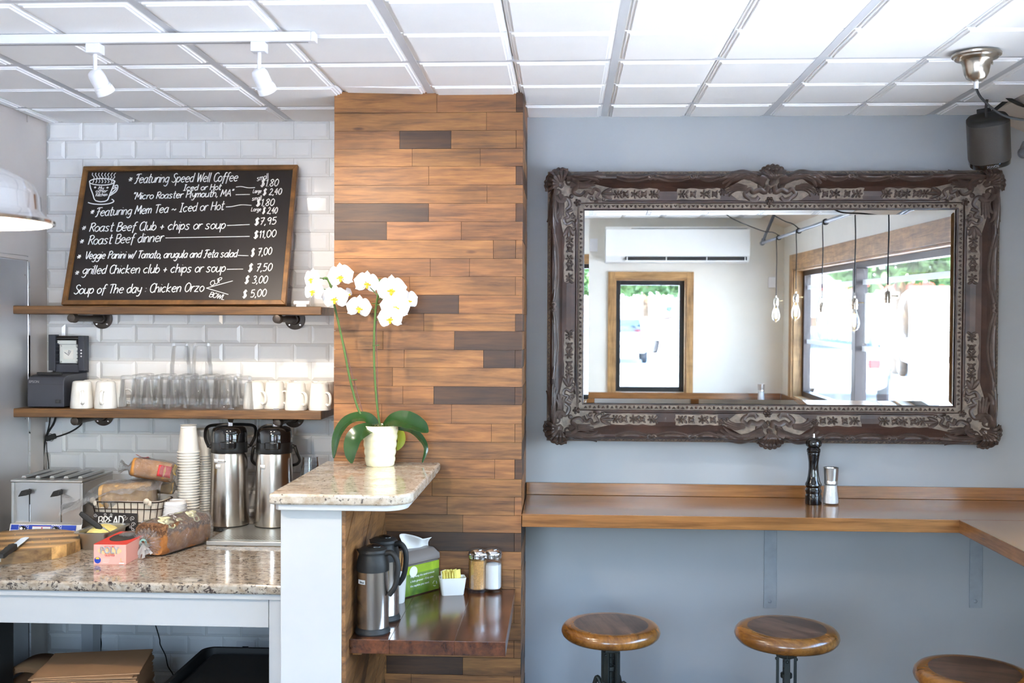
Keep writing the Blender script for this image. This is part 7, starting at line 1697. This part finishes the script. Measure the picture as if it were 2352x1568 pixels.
def make_car(name, label, paint, kind):
    c = thing(name, label, 'car', (0, 0, 0))
    if kind == 'suv': prof_ = [(-2.25, 0.42), (-2.30, 0.75), (-2.22, 1.10), (-2.05, 1.66), (-1.85, 1.76), (0.35, 1.74), (0.95, 1.20), (2.05, 1.08), (2.28, 0.85), (2.30, 0.45)]; cab = (-2.0, 0.9, 1.10, 1.70)
    else: prof_ = [(-2.20, 0.40), (-2.28, 0.66), (-2.20, 1.00), (-1.55, 1.06), (-0.95, 1.44), (-0.4, 1.50), (0.35, 1.46), (1.0, 1.02), (1.95, 0.92), (2.25, 0.72), (2.28, 0.42)]; cab = (-1.5, 0.95, 1.04, 1.45)
    rings = []
    for y, f, lift in ((-0.88, 0.90, 0.04), (-0.80, 0.985, 0.01), (0, 1.0, 0.0), (0.80, 0.985, 0.01), (0.88, 0.90, 0.04)):
        rings.append([(x * (0.985 if abs(y) > 0.85 else 1), y * (1 if z < cab[2] + 0.02 else 0.80), (z - 0.9) * (f if z < 1.2 else 1) + 0.9) for x, z in prof_])
    obj('body', MB().loft(rings), paint, c, bevel=(0.05, 3), angle=50)
    x0, x1, z0, z1 = cab
    g = MB()
    if kind == 'suv': g.add([(-2.19, -0.66, 1.16), (-2.19, 0.66, 1.16), (-2.07, 0.58, 1.62), (-2.07, -0.58, 1.62)], [(0, 1, 2, 3)])
    else: g.add([(-1.50, -0.62, 1.11), (-1.50, 0.62, 1.11), (-1.02, 0.56, 1.41), (-1.02, -0.56, 1.41)], [(0, 1, 2, 3)])
    g.v = [v + Vector((-0.035, 0, 0.012)) for v in g.v]
    obj('rear_window', g, M['car_glass'], c, solid=0.01)
    for sgn in (-1, 1):
        s_ = MB()
        if kind == 'suv': q = [(-1.85, 1.18), (0.62, 1.18), (0.22, 1.64), (-1.75, 1.64)]
        else: q = [(-1.25, 1.08), (0.78, 1.08), (0.30, 1.41), (-0.80, 1.41)]
        ys = [0.735 if kind == 'suv' else 0.735, 0.715]
        s_.add([(q[0][0], sgn * ys[0], q[0][1]), (q[1][0], sgn * ys[0], q[1][1]), (q[2][0], sgn * ys[1], q[2][1]), (q[3][0], sgn * ys[1], q[3][1])], [(0, 1, 2, 3)])
        obj('side_window', s_, M['car_glass'], c, solid=0.02)
        zt = 1.05 if kind == 'suv' else 0.86
        obj('tail_light', MB().box((-2.22, sgn * 0.66, zt), (0.10, 0.22, 0.16 if kind != 'suv' else 0.3)), M['tail_light'], c, bevel=0.02)
        for x in (-1.38, 1.40):
            w_ = obj('wheel', MB().lathe([(0, -0.11), (0.26, -0.11), (0.33, -0.08), (0.34, 0), (0.33, 0.08), (0.26, 0.11), (0, 0.11)], 24, M=T(x, sgn * 0.80, 0.34) @ RX(90)), M['tyre'], c)
            obj('wheel_rim', MB().lathe([(0, 0.0), (0.20, 0.0), (0.22, 0.012), (0.2, 0.016), (0, 0.012)], 20, M=T(x, sgn * (0.80 + 0.108), 0.34) @ RX(-90 if sgn > 0 else 90)), M['gray_metal'], w_)
        obj('wing_mirror', MB().box((0.62, sgn * 0.95, 1.08 if kind != 'suv' else 1.2), (0.12, 0.2, 0.14)), paint, c, bevel=0.03)
    obj('number_plate', MB().bx(-2.325, -2.31, -0.17, 0.17, 0.72, 0.84), M['white_print'], c)
    obj('rear_bumper', MB().bx(-2.36, -2.1, -0.8, 0.8, 0.40, 0.60), paint, c, bevel=0.05)
    return c
G0 = -0.15
def in_mirror(px, D): return ((px - 1295) / 2363.0 * D, 2 * 4.385 - D)
x, y = in_mirror(1428, 40); c = make_car('suv', 'silver estate car parked outside the framed window, seen in the mirror', M['car_silver'], 'suv'); c.location = (x, y, G0); c.rotation_euler = (0, 0, R(-88))
x, y = in_mirror(1562, 46); c = make_car('van', 'white tall car outside at the edge of the framed window, in the mirror', M['car_white'], 'suv'); c.location = (x + 0.3, y, G0); c.rotation_euler = (0, 0, R(-102)); c.scale = (1.25, 1.25, 1.3)
x, y = in_mirror(1985, 21); c = make_car('sedan', 'white car parked outside the large side window, seen in the mirror', M['car_white'], 'sedan'); c.location = (x, y - 1.9, G0); c.rotation_euler = (0, 0, R(-72)); c.scale = (1.05, 1.05, 1.08)
x, y = in_mirror(2140, 30); c = make_car('hatchback', 'white car with red lamps beyond the parking meter, seen in the mirror', M['car_white'], 'suv'); c.location = (x, y, G0); c.rotation_euler = (0, 0, R(-80))
mtr = thing('parking_meter', 'slim parking meter post outside the large side window, in the mirror', 'parking meter', (*in_mirror(2082, 15.5), G0 + 0.0))
obj('post', MB().lathe([(0, 0), (0.10, 0), (0.09, 0.10), (0.03, 0.16), (0.03, 1.15), (0, 1.15)], 16), M['graypipe'], mtr)
obj('meter_head', MB().lathe([(0, 1.15), (0.06, 1.15), (0.085, 1.25), (0.085, 1.36), (0.05, 1.43), (0, 1.44)], 16), M['graypipe'], mtr)
wl = tag(obj('timber_wall', MB().bx(-6, 20, -0.2, 0.2, 0, 1.6), M['timber'], loc=(5, -50, G0)), 'long weathered timber wall under the trees, seen in the mirror', 'retaining wall')
bl = thing('street_building', 'low red roofed building across the street, seen in the mirror', 'building', (23.0, -42, G0))
obj('wall', MB().bx(-9, 16, -4, 0, 0, 3.0), M['white_wall'], bl); obj('roof', MB().bx(-9.6, 16.6, -4.5, 0.7, 3.0, 3.35), M['red_card'], bl)
def make_tree(seed, label):
    random.seed(seed); t = thing('tree', label, 'tree', (0, 0, 0), group='leafy trees across the street')
    obj('trunk', MB().tube([(0, 0, 0), (0.1, 0, 1.5), (0, 0.1, 3.2), (0.1, 0, 4.6)], [0.28, 0.22, 0.18, 0.08], 10), M['bark'], t)
    mb = MB()
    for _ in range(2600):
        a, b = random.uniform(0, 6.283), math.acos(random.uniform(-0.75, 1)); k = random.uniform(0.62, 1.0) ** 0.5
        k *= 0.85 + 0.25 * mnoise.noise(Vector((a * 1.2, b * 1.6, seed)))
        p_ = Vector((2.9 * k * math.sin(b) * math.cos(a), 2.9 * k * math.sin(b) * math.sin(a), 4.6 + 2.7 * k * math.cos(b)))
        u = Vector((random.uniform(-1, 1), random.uniform(-1, 1), random.uniform(-1, 1))).normalized() * 0.26; v_ = u.orthogonal().normalized() * 0.15
        mb.add([p_ - u, p_ + v_, p_ + u, p_ - v_], [(0, 1, 2, 3)])
    obj('leaves', mb, M['foliage'], t, recalc=False); return t
t0 = make_tree(2, 'leafy green tree behind the timber wall, seen in the mirror window')
tl = 'leafy green tree behind the timber wall, seen in the mirror window'; tr = 'leafy green tree over the street, seen in the mirror through the large window'
t0.location = (2.4, -53, G0)
for (x, y, s_, rz, lab) in ((8.4, -53.5, 1.0, 60, tl), (5.4, -59, 1.05, 120, tl), (-4.2, -54, 0.95, 200, tl)): dup(t0, (x, y, G0), rz, lab, scale=(s_,) * 3)
for (x, y, s_, rz) in ((10.5, -24, 0.95, 30), (16.5, -30, 1.1, 100), (24, -32, 1.1, 190), (25, -20, 1.1, 250), (32, -14, 1.15, 10)): dup(t0, (x, y, G0), rz, tr, scale=(s_,) * 3)
